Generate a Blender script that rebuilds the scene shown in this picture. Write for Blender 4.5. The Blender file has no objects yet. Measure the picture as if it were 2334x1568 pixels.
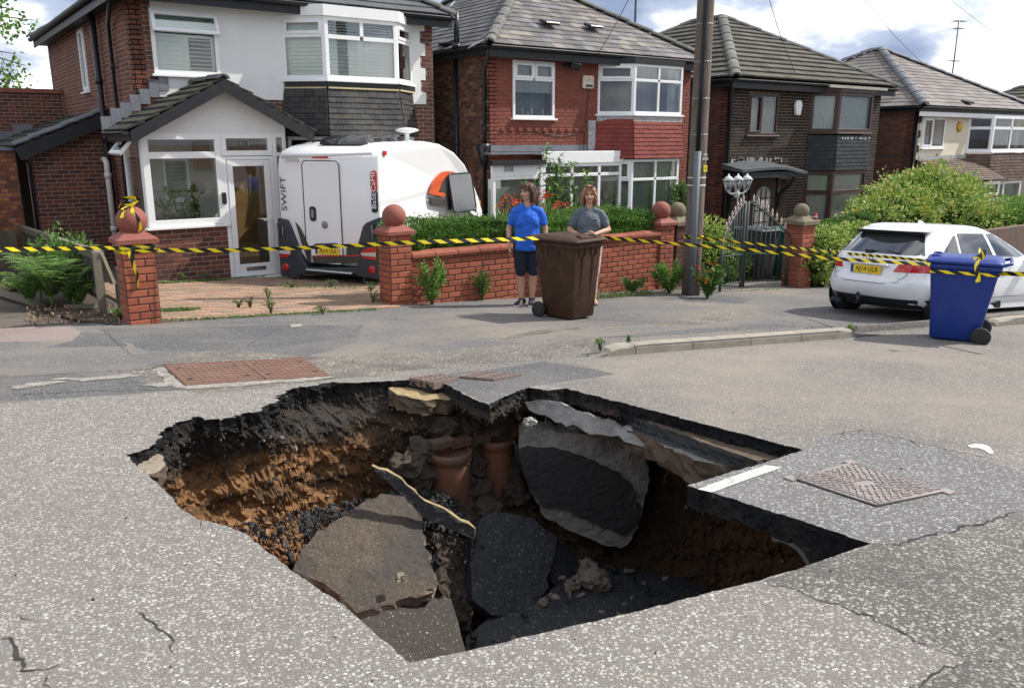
import bpy, bmesh, math, random
from mathutils import Vector, Matrix, noise, Euler
from mathutils.geometry import delaunay_2d_cdt
random.seed(7)
R = math.radians
scene = bpy.context.scene
COL = scene.collection
# ------------------------------------------------------------------ camera
EYE = Vector((0, 0, 1.45))
YAW, FPX, WPX, HPX = R(36), 1888.0, 2334.0, 1568.0
PITCH = math.atan((784 - 321) / FPX)
cam_d = bpy.data.cameras.new('camera'); cam = bpy.data.objects.new('camera', cam_d); COL.objects.link(cam)
cam_d.sensor_width = 36; cam_d.lens = FPX / WPX * 36; cam_d.clip_end = 3000; cam_d.clip_start = .05
cam.location = EYE; cam.rotation_euler = (R(90) - PITCH, 0, -YAW)
scene.camera = cam
# ------------------------------------------------------------------ light
SUN = Vector((.66, -.24, .71)).normalized()
sd = bpy.data.lights.new('sun', 'SUN'); sd.energy = 4.0; sd.angle = R(.6); sd.color = (1, .955, .88)
so = bpy.data.objects.new('sun', sd); COL.objects.link(so)
so.rotation_euler = SUN.to_track_quat('Z', 'Y').to_euler(); so.location = (10, -10, 30)
world = bpy.data.worlds.new('World'); scene.world = world; world.use_nodes = True
def world_nodes():
    nt = world.node_tree; nt.nodes.clear(); N = nt.nodes.new; L = nt.links.new
    out = N('ShaderNodeOutputWorld'); bg = N('ShaderNodeBackground'); bg.inputs[1].default_value = .1
    sky = N('ShaderNodeTexSky'); sky.sky_type = 'NISHITA'; sky.sun_disc = False
    sky.sun_elevation = math.asin(SUN.z); sky.sun_rotation = math.atan2(SUN.x, SUN.y)
    sky.air_density = 1.2; sky.dust_density = 1.0
    tc = N('ShaderNodeTexCoord'); sep = N('ShaderNodeSeparateXYZ'); L(tc.outputs['Generated'], sep.inputs[0])
    ad = N('ShaderNodeMath'); ad.operation = 'MAXIMUM'; ad.inputs[1].default_value = 0; L(sep.outputs[2], ad.inputs[0])
    a2 = N('ShaderNodeMath'); a2.operation = 'ADD'; a2.inputs[1].default_value = .75; L(ad.outputs[0], a2.inputs[0])
    cmb = N('ShaderNodeCombineXYZ')
    for i in (0, 1):
        d = N('ShaderNodeMath'); d.operation = 'DIVIDE'; L(sep.outputs[i], d.inputs[0]); L(a2.outputs[0], d.inputs[1]); L(d.outputs[0], cmb.inputs[i])
    zz = N('ShaderNodeMath'); zz.operation = 'MULTIPLY'; zz.inputs[1].default_value = 2.2; L(sep.outputs[2], zz.inputs[0]); L(zz.outputs[0], cmb.inputs[2])
    def nz(scale, det, off, rough=.55):
        mp = N('ShaderNodeMapping'); mp.inputs['Location'].default_value = off; L(cmb.outputs[0], mp.inputs[0])
        n = N('ShaderNodeTexNoise'); n.inputs['Scale'].default_value = scale; n.inputs['Detail'].default_value = det
        n.inputs['Roughness'].default_value = rough; L(mp.outputs[0], n.inputs['Vector']); return n.outputs[0]
    def ramp(src, stops):
        r = N('ShaderNodeValToRGB'); e = r.color_ramp.elements
        while len(e) < len(stops): e.new(.5)
        for i, (p, c) in enumerate(stops): e[i].position = p; e[i].color = (c[0], c[1], c[2], 1)
        L(src, r.inputs[0]); return r.outputs[0]
    cover = ramp(nz(3.4, 8, (1.3, 2.1, .4)), [(.33, (.25, .25, .25)), (.45, (1, 1, 1))])
    shade = ramp(nz(3.8, 8, (4.2, .7, 1.9), .52), [(.42, (11.5, 11.6, 11.9)), (.475, (8.2, 8.6, 9.3)), (.525, (4.2, 4.8, 6.1)), (.61, (2.3, 2.9, 4.3))])
    mx = N('ShaderNodeMix'); mx.data_type = 'RGBA'
    L(cover, mx.inputs[0]); L(sky.outputs[0], mx.inputs[6]); L(shade, mx.inputs[7]); L(mx.outputs[2], bg.inputs[0]); L(bg.outputs[0], out.inputs[0])
world_nodes()
vs = scene.view_settings; vs.view_transform = 'Standard'; vs.look = 'None'; vs.exposure = 0.54; vs.gamma = 1; vs.use_curve_mapping = False
scene.cycles.max_bounces = 6; scene.cycles.transparent_max_bounces = 12
# ------------------------------------------------------------------ survey: where things stand (x along the house fronts, y into the plots)
GA, GB = .06, .045
def gz(u, v): return -(GA * u + GB * v)
_fw = Vector((math.sin(YAW) * math.cos(PITCH), math.cos(YAW) * math.cos(PITCH), -math.sin(PITCH)))
_rt = Vector((math.cos(YAW), -math.sin(YAW), 0)); _up = _rt.cross(_fw)
def ray(x, y): return _fw + _rt * ((x - WPX / 2) / FPX) - _up * ((y - HPX / 2) / FPX)
def gnd(x, y, dz=0):
    d = ray(x, y); return EYE + d * ((dz - EYE.z) / (d.z + GA * d.x + GB * d.y))
def pv(x, y, v): d = ray(x, y); return EYE + d * ((v - EYE.y) / d.y)
def pu(x, y, u): d = ray(x, y); return EYE + d * ((u - EYE.x) / d.x)
def pz(x, y, z): d = ray(x, y); return EYE + d * ((z - EYE.z) / d.z)
def kk(x, y, k): return EYE + ray(x, y) * k
def pplane(x, y, P, n): d = ray(x, y); return EYE + d * ((P - EYE).dot(n) / d.dot(n))
def rect(x0, y0, x1, y1, v):
    a, b, c, d = pv(x0, y0, v), pv(x1, y0, v), pv(x0, y1, v), pv(x1, y1, v)
    return ((a.x + c.x) / 2, (b.x + d.x) / 2, (c.z + d.z) / 2, (a.z + b.z) / 2)   # u0,u1,z0,z1
def pj(p):
    d = Vector(p) - EYE; k = d.dot(_fw); k = k if abs(k) > 1e-4 else 1e-4
    return WPX / 2 + FPX * d.dot(_rt) / k, HPX / 2 - FPX * d.dot(_up) / k, k
def inframe(p, m=60):
    x, y, k = pj(p); return k > 0 and -m < x < WPX + m and -m < y < HPX + m
def rnd(a, b): return random.uniform(a, b)
def fbm(p, o=4): return noise.fractal(Vector(p), 1.0, 2.0, o)
# ------------------------------------------------------------------ objects
OFF = {}
def tag(o, label=None, cat=None, group=None, kind=None):
    if label: o['label'] = label
    if cat: o['category'] = cat
    if group: o['group'] = group
    if kind: o['kind'] = kind
    return o
def thing(name, label, cat, loc, rotz=0, group=None):
    o = bpy.data.objects.new(name, None); COL.objects.link(o); o.empty_display_size = .2
    o.location = loc; o.rotation_euler = (0, 0, rotz)
    OFF[o] = Matrix.Translation(Vector(loc)) @ Matrix.Rotation(rotz, 4, 'Z')
    return tag(o, label, cat, group)
class MB:
    def __init__(s): s.v = []; s.f = []; s.m = []; s.uv = {}; s.sm = []
    def add(s, vs, fs, mi=0, smooth=False):
        b = len(s.v); s.v += [tuple(p) for p in vs]
        for f in fs: s.f.append(tuple(b + i for i in f)); s.m.append(mi); s.sm.append(smooth)
        return s
    def box(s, c, sz, rot=None, mi=0):
        c = Vector(c); vs = []
        for dz in (-.5, .5):
            for dx, dy in ((-.5, -.5), (.5, -.5), (.5, .5), (-.5, .5)):
                p = Vector((dx * sz[0], dy * sz[1], dz * sz[2]))
                if rot is not None: p = rot @ p
                vs.append(c + p)
        return s.add(vs, [(3, 2, 1, 0), (4, 5, 6, 7), (0, 1, 5, 4), (1, 2, 6, 5), (2, 3, 7, 6), (3, 0, 4, 7)], mi)
    def bx(s, x0, x1, y0, y1, z0, z1, mi=0): return s.box(((x0 + x1) / 2, (y0 + y1) / 2, (z0 + z1) / 2), (abs(x1 - x0), abs(y1 - y0), abs(z1 - z0)), None, mi)
    def prism(s, poly, ext, mi=0, mi_side=None):
        n = len(poly); e = Vector(ext); P = [Vector(p) for p in poly]
        nn = Vector((0, 0, 0))
        for i in range(n): nn += P[i].cross(P[(i + 1) % n])
        if nn.dot(e) > 0: P.reverse()
        s.add(P + [p + e for p in P], [tuple(range(n)), tuple(range(2 * n - 1, n - 1, -1))], mi)
        b = len(s.v) - 2 * n
        for i in range(n):
            j = (i + 1) % n; s.f.append((b + j, b + i, b + n + i, b + n + j)); s.m.append(mi if mi_side is None else mi_side); s.sm.append(False)
        return s
    def tube(s, pts, r, n=8, mi=0, caps=True, smooth=True):
        pts = [Vector(p) for p in pts]; b = len(s.v); m = len(pts); up = Vector((0, 0, 1)); last = None
        for i, p in enumerate(pts):
            t = (pts[min(i + 1, m - 1)] - pts[max(i - 1, 0)]).normalized()
            if last is None: a = t.cross(up if abs(t.z) < .9 else Vector((1, 0, 0))).normalized()
            else: a = (last - t * last.dot(t)).normalized()
            last = a; c = t.cross(a); rr = r[i] if isinstance(r, (list, tuple)) else r
            for k in range(n):
                w = 2 * math.pi * k / n; s.v.append(tuple(p + (a * math.cos(w) + c * math.sin(w)) * rr))
        for i in range(m - 1):
            for k in range(n):
                k2 = (k + 1) % n; s.f.append((b + i * n + k, b + i * n + k2, b + (i + 1) * n + k2, b + (i + 1) * n + k)); s.m.append(mi); s.sm.append(smooth)
        if caps:
            s.f.append(tuple(b + k for k in range(n - 1, -1, -1))); s.m.append(mi); s.sm.append(False)
            s.f.append(tuple(b + (m - 1) * n + k for k in range(n))); s.m.append(mi); s.sm.append(False)
        return s
    def rings(s, rings, mi=0, cap0=True, cap1=True, smooth=True):
        n = len(rings[0]); b = len(s.v)
        for r in rings: s.v += [tuple(p) for p in r]
        for i in range(len(rings) - 1):
            for k in range(n):
                k2 = (k + 1) % n; s.f.append((b + i * n + k, b + i * n + k2, b + (i + 1) * n + k2, b + (i + 1) * n + k)); s.m.append(mi); s.sm.append(smooth)
        if cap0: s.f.append(tuple(b + k for k in range(n - 1, -1, -1))); s.m.append(mi); s.sm.append(False)
        if cap1: s.f.append(tuple(b + (len(rings) - 1) * n + k for k in range(n))); s.m.append(mi); s.sm.append(False)
        return s
    def lathe(s, prof, c=(0, 0, 0), n=18, mi=0, rot=None, cap0=True, cap1=True):
        c = Vector(c); rs = []
        for r, z in prof:
            q = []
            for k in range(n):
                w = 2 * math.pi * k / n; p = Vector((max(r, 1e-4) * math.cos(w), max(r, 1e-4) * math.sin(w), z))
                q.append(c + (rot @ p if rot is not None else p))
            rs.append(q)
        return s.rings(rs, mi, cap0, cap1)
    def ball(s, c, r, n=16, mi=0, sc=(1, 1, 1)):
        m = n // 2; pr = [(r * math.sin(math.pi * i / m), -r * math.cos(math.pi * i / m)) for i in range(m + 1)]
        b = len(s.v); s.lathe(pr, (0, 0, 0), n, mi)
        for i in range(b, len(s.v)):
            p = s.v[i]; s.v[i] = (c[0] + p[0] * sc[0], c[1] + p[1] * sc[1], c[2] + p[2] * sc[2])
        return s
    def leaf(s, p, d, up, l, w, mi=0):
        p = Vector(p); d = Vector(d).normalized(); a = d.cross(up)
        a = a.normalized() if a.length > 1e-4 else Vector((1, 0, 0)); n = a.cross(d)
        s.add([p, p + d * l * .5 + a * w * .5 + n * l * .06, p + d * l, p + d * l * .5 - a * w * .5 + n * l * .06], [(0, 1, 2, 3)], mi)
    def mesh(s, name, mats, inv=None):
        me = bpy.data.meshes.new(name); vs = s.v if inv is None else [tuple(inv @ Vector(p)) for p in s.v]
        me.from_pydata(vs, [], s.f)
        if not isinstance(mats, (list, tuple)): mats = [mats]
        for m in mats: me.materials.append(m)
        me.polygons.foreach_set('material_index', s.m); me.polygons.foreach_set('use_smooth', s.sm); me.update(); return me
    def build(s, name, mats, parent=None, local=False, loc=None, bevel=0, seg=1):
        inv = None
        if parent is not None and not local: inv = OFF[parent].inverted()
        if parent is None and loc is not None and not local: inv = Matrix.Translation(Vector(loc)).inverted()
        o = bpy.data.objects.new(name, s.mesh(name, mats, inv)); COL.objects.link(o)
        if parent is not None: o.parent = parent; OFF[o] = OFF[parent]
        else:
            if loc is not None: o.location = loc
            OFF[o] = Matrix.Translation(Vector(loc)) if loc is not None else Matrix.Identity(4)
        if bevel:
            b = o.modifiers.new('bevel', 'BEVEL'); b.width = bevel; b.segments = seg; b.limit_method = 'ANGLE'; b.angle_limit = R(40)
        return o
def structure(o, kind='structure'): o['kind'] = kind; return o
_cube = {}
def unit_mesh(kind, mat):
    k = (kind, mat.name)
    if k in _cube: return _cube[k]
    if kind == 'cube':
        me = MB().box((0, 0, 0), (1, 1, 1)).mesh('block', mat)
    else:   # chamfered front edges (front is -y)
        c = .035; e = .1; vs = [(-.5, .5, -.5), (.5, .5, -.5), (.5, .5, .5), (-.5, .5, .5), (-.5, -.35, -.5), (.5, -.35, -.5), (.5, -.35, .5), (-.5, -.35, .5),
             (-.5 + c, -.5, -.5 + e), (.5 - c, -.5, -.5 + e), (.5 - c, -.5, .5 - e), (-.5 + c, -.5, .5 - e)]
        me = MB().add(vs, [(4, 0, 3, 7), (1, 5, 6, 2), (0, 4, 5, 1), (3, 2, 6, 7), (8, 9, 10, 11), (4, 8, 11, 7), (5, 6, 10, 9), (4, 5, 9, 8), (7, 11, 10, 6)]).mesh('block', mat)
        for q in me.polygons: pass
    _cube[k] = me; return me
def pieces(name, stuff, parent, items, mat, limit=300, kind='cube'):
    """items: (centre, 3x3 rotation or None, size). The nearest in frame become objects, the rest one mesh."""
    me = unit_mesh(kind, mat); inv = OFF[parent].inverted()
    it = sorted(items, key=lambda t: (0 if inframe(t[0]) else 1e4) + (Vector(t[0]) - EYE).length)
    for c, r, s in it[:limit]:
        o = bpy.data.objects.new(name, me); COL.objects.link(o); o.parent = parent
        M = inv @ (Matrix.Translation(Vector(c)) @ (r.to_4x4() if r is not None else Matrix.Identity(4)) @ Matrix.Diagonal((s[0], s[1], s[2], 1)))
        o.matrix_local = M
    rest = it[limit:]
    if rest:
        b = MB(); bv = [Vector(v.co) for v in me.vertices]; bf = [tuple(p.vertices) for p in me.polygons]
        for c, r, s in rest:
            c = Vector(c); vs_ = []
            for p in bv:
                q = Vector((p.x * s[0], p.y * s[1], p.z * s[2])); vs_.append(c + (r @ q if r is not None else q))
            b.add(vs_, bf)
        o = b.build(stuff, mat, parent); o['kind'] = 'stuff'
# ------------------------------------------------------------------ materials
def NT(name):
    m = bpy.data.materials.new(name); m.use_nodes = True; nt = m.node_tree; b = nt.nodes['Principled BSDF']; return m, nt, b
def node(nt, t, **kw):
    n = nt.nodes.new(t)
    for k, v in kw.items():
        if k.startswith('i_'): n.inputs[int(k[2:])].default_value = v
        else: setattr(n, k, v)
    return n
def rampn(nt, src, stops, const=False):
    r = nt.nodes.new('ShaderNodeValToRGB'); e = r.color_ramp.elements
    if const: r.color_ramp.interpolation = 'CONSTANT'
    while len(e) < len(stops): e.new(.5)
    for i, (p, c) in enumerate(stops):
        e[i].position = p; e[i].color = (c[0], c[1], c[2], 1) if isinstance(c, (tuple, list)) else (c, c, c, 1)
    nt.links.new(src, r.inputs[0]); return r.outputs[0]
def mixc(nt, f, a, b, blend='MIX'):
    m = nt.nodes.new('ShaderNodeMix'); m.data_type = 'RGBA'; m.blend_type = blend
    for i, x in ((0, f), (6, a), (7, b)):
        if hasattr(x, 'default_value') and not isinstance(x, (int, float, tuple)): nt.links.new(x, m.inputs[i])
        elif i == 0: m.inputs[0].default_value = x
        else: m.inputs[i].default_value = (x[0], x[1], x[2], 1)
    return m.outputs[2]
def mathn(nt, op, a, b=0.0, c=None):
    m = nt.nodes.new('ShaderNodeMath'); m.operation = op
    for i, x in enumerate((a, b) if c is None else (a, b, c)):
        if isinstance(x, (int, float)): m.inputs[i].default_value = x
        else: nt.links.new(x, m.inputs[i])
    return m.outputs[0]
def pos(nt, scale=(1, 1, 1), obj=False):
    if obj: g = node(nt, 'ShaderNodeTexCoord').outputs['Object']
    else: g = node(nt, 'ShaderNodeNewGeometry').outputs['Position']
    mp = node(nt, 'ShaderNodeMapping'); mp.inputs['Scale'].default_value = scale; nt.links.new(g, mp.inputs[0]); return mp.outputs[0]
def noisen(nt, vec, scale, det=4, rough=.55):
    n = node(nt, 'ShaderNodeTexNoise'); n.inputs['Scale'].default_value = scale; n.inputs['Detail'].default_value = det; n.inputs['Roughness'].default_value = rough
    nt.links.new(vec, n.inputs['Vector']); return n.outputs[0]
def bumpn(nt, b, h, strength=.3, dist=.01):
    n = node(nt, 'ShaderNodeBump'); n.inputs['Strength'].default_value = strength; n.inputs['Distance'].default_value = dist
    nt.links.new(h, n.inputs['Height']); nt.links.new(n.outputs[0], b.inputs['Normal'])
def pieceval(nt):
    oi = node(nt, 'ShaderNodeObjectInfo').outputs['Random']; g = node(nt, 'ShaderNodeNewGeometry').outputs['Random Per Island']
    return mathn(nt, 'FRACT', mathn(nt, 'ADD', oi, g))
MATS = {}
def mat(name, col, rough=.8, col2=None, scale=6, amt=.5, bump=0, bscale=60, metal=0, spec=.4, obj=False, dirt=None, dscale=1.5, damt=.5, coat=0):
    """a plain surface: two tones mottled by noise, optional dirt patches and fine relief"""
    m, nt, b = NT(name); L = nt.links.new
    b.inputs['Roughness'].default_value = rough; b.inputs['Metallic'].default_value = metal; b.inputs['Specular IOR Level'].default_value = spec
    if coat: b.inputs['Coat Weight'].default_value = coat; b.inputs['Coat Roughness'].default_value = .06
    P = pos(nt, obj=obj); c2 = col2 or tuple(x * .8 for x in col)
    f = rampn(nt, noisen(nt, P, scale, 5), [(.5 - amt * .4, 0.0), (.5 + amt * .4, 1.0)])
    c = mixc(nt, f, col, c2)
    if dirt:
        fd = rampn(nt, noisen(nt, P, dscale, 6, .65), [(.5, 0.0), (.72, damt)]); c = mixc(nt, fd, c, dirt)
    L(c, b.inputs['Base Color'])
    if bump: bumpn(nt, b, noisen(nt, P, bscale, 4, .6), bump, .01)
    MATS[name] = m; return m
def mat_pieces(name, cols, rough=.85, fine=40, bump=.25, dirt=None, spec=.3, grain=.35):
    """bricks, tiles, slates: each piece its own tone from a ramp, plus grain"""
    m, nt, b = NT(name); L = nt.links.new; b.inputs['Roughness'].default_value = rough; b.inputs['Specular IOR Level'].default_value = spec
    n = len(cols); c = rampn(nt, pieceval(nt), [(i / n, cols[i]) for i in range(n)], True)
    P = pos(nt); g = noisen(nt, P, fine, 5, .65)
    c = mixc(nt, grain, c, rampn(nt, g, [(.3, (.25, .25, .25)), (.7, (1, 1, 1))]), 'MULTIPLY')
    if dirt: c = mixc(nt, rampn(nt, noisen(nt, P, 1.1, 6, .65), [(.48, 0.0), (.7, dirt[1])]), c, dirt[0])
    L(c, b.inputs['Base Color']); bumpn(nt, b, g, bump, .006); MATS[name] = m; return m
def mat_chips(name, base, base2, chips, dens=.5, size=.36, scale=55, rough=.9, tint=None, bump=.25):
    """tarmac with chippings rolled in"""
    m, nt, b = NT(name); L = nt.links.new; b.inputs['Roughness'].default_value = rough; b.inputs['Specular IOR Level'].default_value = .25
    P = pos(nt)
    wob = node(nt, 'ShaderNodeTexNoise'); wob.inputs['Scale'].default_value = scale * 1.3; L(P, wob.inputs['Vector'])
    vm = node(nt, 'ShaderNodeVectorMath', operation='MULTIPLY_ADD'); vm.inputs[1].default_value = (.5 / scale,) * 3; L(wob.outputs[1], vm.inputs[0]); L(P, vm.inputs[2])
    def chip(sc, thr, de, palette):
        v = node(nt, 'ShaderNodeTexVoronoi'); v.inputs['Scale'].default_value = sc; L(vm.outputs[0], v.inputs['Vector'])
        s = node(nt, 'ShaderNodeSeparateColor'); L(v.outputs['Color'], s.inputs[0])
        on = rampn(nt, mathn(nt, 'SUBTRACT', de, s.outputs[0]), [(.49, 0.0), (.5, 1.0)]) if False else mathn(nt, 'LESS_THAN', s.outputs[0], de)
        rad = mathn(nt, 'MULTIPLY_ADD', s.outputs[1], thr * .6, thr * .55)
        edge = mathn(nt, 'LESS_THAN', v.outputs['Distance'], rad)
        k = len(palette); cc = rampn(nt, s.outputs[2], [(i / k, palette[i]) for i in range(k)], True)
        return mathn(nt, 'MULTIPLY', on, edge), cc
    big = noisen(nt, P, .55, 5, .6)
    c = mixc(nt, rampn(nt, big, [(.35, 0.0), (.68, 1.0)]), base, base2)
    c = mixc(nt, rampn(nt, noisen(nt, P, scale * 3, 3, .6), [(.38, .85), (.58, 0.0)]), c, tuple(x * .4 for x in base))
    f2, c2 = chip(scale * 1.7, size * .9, dens * .55, chips + [tuple(x * .25 for x in base)] * 3); c = mixc(nt, mathn(nt, 'MULTIPLY', f2, .5), c, c2)
    f1, c1 = chip(scale, size, dens, chips); c = mixc(nt, mathn(nt, 'MULTIPLY', f1, .78), c, c1)
    if tint: c = mixc(nt, rampn(nt, noisen(nt, P, tint[1], 6, .65), [(.46, 0.0), (.68, tint[2])]), c, tint[0])
    L(c, b.inputs['Base Color'])
    h = mathn(nt, 'MULTIPLY_ADD', f1, .6, noisen(nt, P, scale * 2.2, 3, .7)); bumpn(nt, b, h, bump, .008)
    MATS[name] = m; return m
def mat_leaf(name, cols, rough=.55, trans=.25):
    m, nt, b = NT(name); L = nt.links.new; b.inputs['Roughness'].default_value = rough; b.inputs['Specular IOR Level'].default_value = .3
    k = len(cols); g = node(nt, 'ShaderNodeNewGeometry').outputs['Random Per Island']
    c = rampn(nt, g, [(i / k, cols[i]) for i in range(k)], True); L(c, b.inputs['Base Color'])
    tr = node(nt, 'ShaderNodeBsdfTranslucent'); L(c, tr.inputs[0]); mx = node(nt, 'ShaderNodeMixShader'); mx.inputs[0].default_value = trans
    L(b.outputs[0], mx.inputs[1]); L(tr.outputs[0], mx.inputs[2]); L(mx.outputs[0], nt.nodes['Material Output'].inputs[0]); MATS[name] = m; return m
def mat_glass(name, tint=(.9, .95, .95), fac=.16):
    m, nt, b = NT(name); L = nt.links.new; nt.nodes.remove(b)
    t = node(nt, 'ShaderNodeBsdfTransparent'); t.inputs[0].default_value = (*tint, 1); g = node(nt, 'ShaderNodeBsdfGlossy'); g.inputs['Roughness'].default_value = .02
    fr = node(nt, 'ShaderNodeFresnel'); fr.inputs[0].default_value = 1.5
    mx = node(nt, 'ShaderNodeMixShader'); f = mathn(nt, 'ADD', fr.outputs[0], fac); L(f, mx.inputs[0]); L(t.outputs[0], mx.inputs[1]); L(g.outputs[0], mx.inputs[2])
    wv = noisen(nt, pos(nt), 1.2, 2); bp = node(nt, 'ShaderNodeBump'); bp.inputs['Strength'].default_value = .06; L(wv, bp.inputs['Height']); L(bp.outputs[0], g.inputs['Normal'])
    L(mx.outputs[0], nt.nodes['Material Output'].inputs[0]); MATS[name] = m; return m
def mat_stripe(name, a, b_, per, slant=1.0, white=False):
    """barrier tape: slanted stripes along the UV"""
    m, nt, b = NT(name); L = nt.links.new; uv = node(nt, 'ShaderNodeUVMap'); s = node(nt, 'ShaderNodeSeparateXYZ'); L(uv.outputs[0], s.inputs[0])
    x = mathn(nt, 'MULTIPLY_ADD', s.outputs[1], slant, mathn(nt, 'DIVIDE', s.outputs[0], per))
    f = mathn(nt, 'LESS_THAN', mathn(nt, 'FRACT', x), .48); c = mixc(nt, f, a, b_)
    L(c, b.inputs['Base Color']); b.inputs['Roughness'].default_value = .35; MATS[name] = m; return m
white_chips = [(.43, .42, .36), (.35, .345, .3), (.52, .51, .44), (.27, .275, .25), (.39, .365, .31)]
mat_chips('road_tarmac', (.197, .179, .166), (.234, .212, .195), white_chips, .75, .45, 72, tint=((.155, .138, .13), .7, .35))
mat_chips('road_fine', (.175, .16, .15), (.21, .19, .172), white_chips, .5, .40, 75, tint=((.27, .235, .19), .6, .6))
mat_chips('road_coarse', (.13, .123, .113), (.18, .167, .15), white_chips, .85, .46, 62, tint=((.07, .068, .062), 1.6, .7), bump=.5)
mat_chips('road_dark_chip', (.145, .139, .137), (.185, .176, .172), [(.34, .35, .35), (.27, .275, .28), (.42, .43, .41), (.22, .22, .225)], .8, .44, 60, bump=.4)
grey_chips = [(.3, .3, .3), (.24, .23, .23), (.42, .41, .38), (.18, .18, .18)]
mat_chips('pavement_tarmac', (.14, .136, .135), (.185, .175, .166), grey_chips, .45, .38, 75, tint=((.22, .19, .155), .6, .8))
mat_chips('pavement_dark', (.105, .105, .108), (.138, .137, .138), grey_chips, .45, .38, 75, tint=((.17, .155, .14), 1.1, .6))
mat_chips('pavement_worn', (.17, .155, .138), (.24, .21, .178), [(.45, .42, .36), (.3, .28, .24), (.6, .58, .52)], .6, .36, 45, tint=((.07, .065, .06), 2.0, .7), bump=.5)
mat_chips('path_pink', (.26, .2, .185), (.31, .25, .225), grey_chips, .35, .35, 70)
mat_chips('slab_dark', (.066, .067, .072), (.085, .085, .09), [(.3, .3, .28), (.2, .21, .21), (.13, .13, .13)], .42, .34, 48)
mat_chips('slab_brown', (.066, .053, .042), (.115, .09, .066), [(.21, .165, .12), (.13, .108, .085), (.05, .047, .043)], .7, .42, 85, tint=((.045, .043, .042), 1.7, .8))
mat_chips('slab_mid', (.05, .044, .04), (.075, .065, .058), [(.3, .29, .26), (.17, .16, .15), (.1, .095, .09)], .35, .34, 62)
mat('asphalt_cut', (.018, .018, .019), .75, (.05, .048, .047), 60, .6, .9, 70, spec=.5)
mat('brick_dark_ground', (.12, .1, .08), .95, (.07, .06, .05), 3)
# ------------------------------------------------------------------ ground, road, pavement and the hole
def edge_v(u): return 6.55 - .155 * u
def sstep(a, b, x): t = max(0, min(1, (x - a) / (b - a))); return t * t * (3 - 2 * t)
def lift(u, v):
    e = v - edge_v(u)
    if e < -.001: return 0
    k = max(sstep(5.15, 5.7, u) * (1 - sstep(8.4, 9.0, u)), sstep(11.2, 11.7, u))
    return .09 * k * (1 - sstep(.1, 1.6, e))
def G3(u, v, dz=0): return Vector((u, v, gz(u, v) + dz))
def g2(px): return [gnd(*p).xy for p in px]
RIM = [  # px, py, jaggedness, cavity plan, floor plan
 (288,1036,.015,(.75,4.95),(1.2,4.6)), (342,1021,.02,(.9,5.05),(1.3,4.75)), (378,975,.04,(1.15,5.3),(1.4,4.95)), (440,950,.05,(1.4,5.52),(1.55,5.1)), (500,958,.05,(1.58,5.45),(1.7,5.1)),
 (520,945,.05,(1.7,5.5),(1.75,5.1)), (590,938,.05,(1.85,5.5),(1.9,5.15)), (640,905,.06,(2.1,5.6),(2.1,5.15)), (662,884,.05,(2.25,5.65),(2.2,5.2)), (700,882,.04,(2.4,5.65),(2.4,5.25)), (760,870,.03,(2.6,5.65),(2.6,5.3)),
 (810,873,.03,(2.8,5.6),(2.75,5.3)), (930,866,.02,(3.1,5.5),(3.0,5.25)), (985,877,.01,(3.25,5.45),(3.2,5.2)), (1010,872,.01,(3.38,5.42),(3.3,5.2)), (1060,900,.02,(3.5,5.4),(3.45,5.15)),
 (1115,923,.02,(3.65,5.35),(3.6,5.1)), (1160,900,.02,(3.85,5.3),(3.8,5.0)), (1205,882,.02,(4.1,5.2),(4.0,4.9)), (1250,890,.02,(4.35,5.1),(4.2,4.8)), (1290,884,.02,(4.6,5.0),(4.5,4.7)), (1330,896,.02,(4.8,4.8),(4.7,4.5)),
 (1420,918,.02,(4.95,4.3),(4.85,4.2)), (1620,970,.018,(5.1,3.7),(5.0,3.6)), (1830,1025,.012,(5.15,3.2),(5.0,3.2)), (1765,1047,.012,(5.1,3.0),(5.0,3.05)), (1660,1078,.012,(5.0,2.85),(4.95,2.95)), (1566,1106,.01,(4.85,2.7),(4.85,2.75)),
 (1650,1131,.015,(4.7,2.5),(4.75,2.55)), (1800,1178,.012,(4.45,2.2),(4.5,2.3)), (1985,1238,.01,(4.1,1.7),(4.1,1.8)), (1870,1278,.008,(3.4,1.5),(3.5,1.7)), (1740,1320,.008,(2.7,1.55),(2.9,1.8)),
 (1640,1345,.008,(2.4,1.6),(2.6,1.9)), (1400,1405,.008,(1.85,1.65),(2.1,2.0)), (1210,1448,.008,(1.5,1.7),(1.8,2.1)), (1050,1486,.008,(1.2,1.75),(1.5,2.2)), (935,1509,.006,(1.0,1.9),(1.4,2.3)), (845,1433,.006,(.95,2.2),(1.4,2.5)),
 (790,1386,.006,(.95,2.5),(1.4,2.8)), (640,1280,.008,(.92,3.0),(1.4,3.1)), (560,1215,.01,(.9,3.35),(1.4,3.4)), (535,1206,.008,(.88,3.45),(1.4,3.5)), (490,1191,.006,(.84,3.6),(1.3,3.6)), (452,1184,.006,(.8,3.7),(1.3,3.7)), (420,1164,.01,(.77,3.8),(1.25,3.85)), (342,1086,.01,(.74,4.4),(1.2,4.3))]
def make_rim():
    out = []; n = len(RIM)
    P = [(gnd(a[0], a[1]).xy, a[2], Vector(a[3]), Vector(a[4])) for a in RIM]
    for i in range(n):
        a, b = P[i], P[(i + 1) % n]; L = (b[0] - a[0]).length; k = max(1, int(L / .022))
        d = (b[0] - a[0]).normalized(); nr = Vector((d.y, -d.x))
        for j in range(k):
            t = j / k; jg = a[1] + (b[1] - a[1]) * t; p = a[0].lerp(b[0], t)
            w = 0 if j == 0 else 1
            q = p + nr * jg * w * 1.1 * (fbm((p.x * 9, p.y * 9, 3)) + .6 * fbm((p.x * 31, p.y * 31, 8)))
            out.append((q, a[2].lerp(b[2], t), a[3].lerp(b[3], t)))
    return out
RIMP = make_rim()
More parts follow.
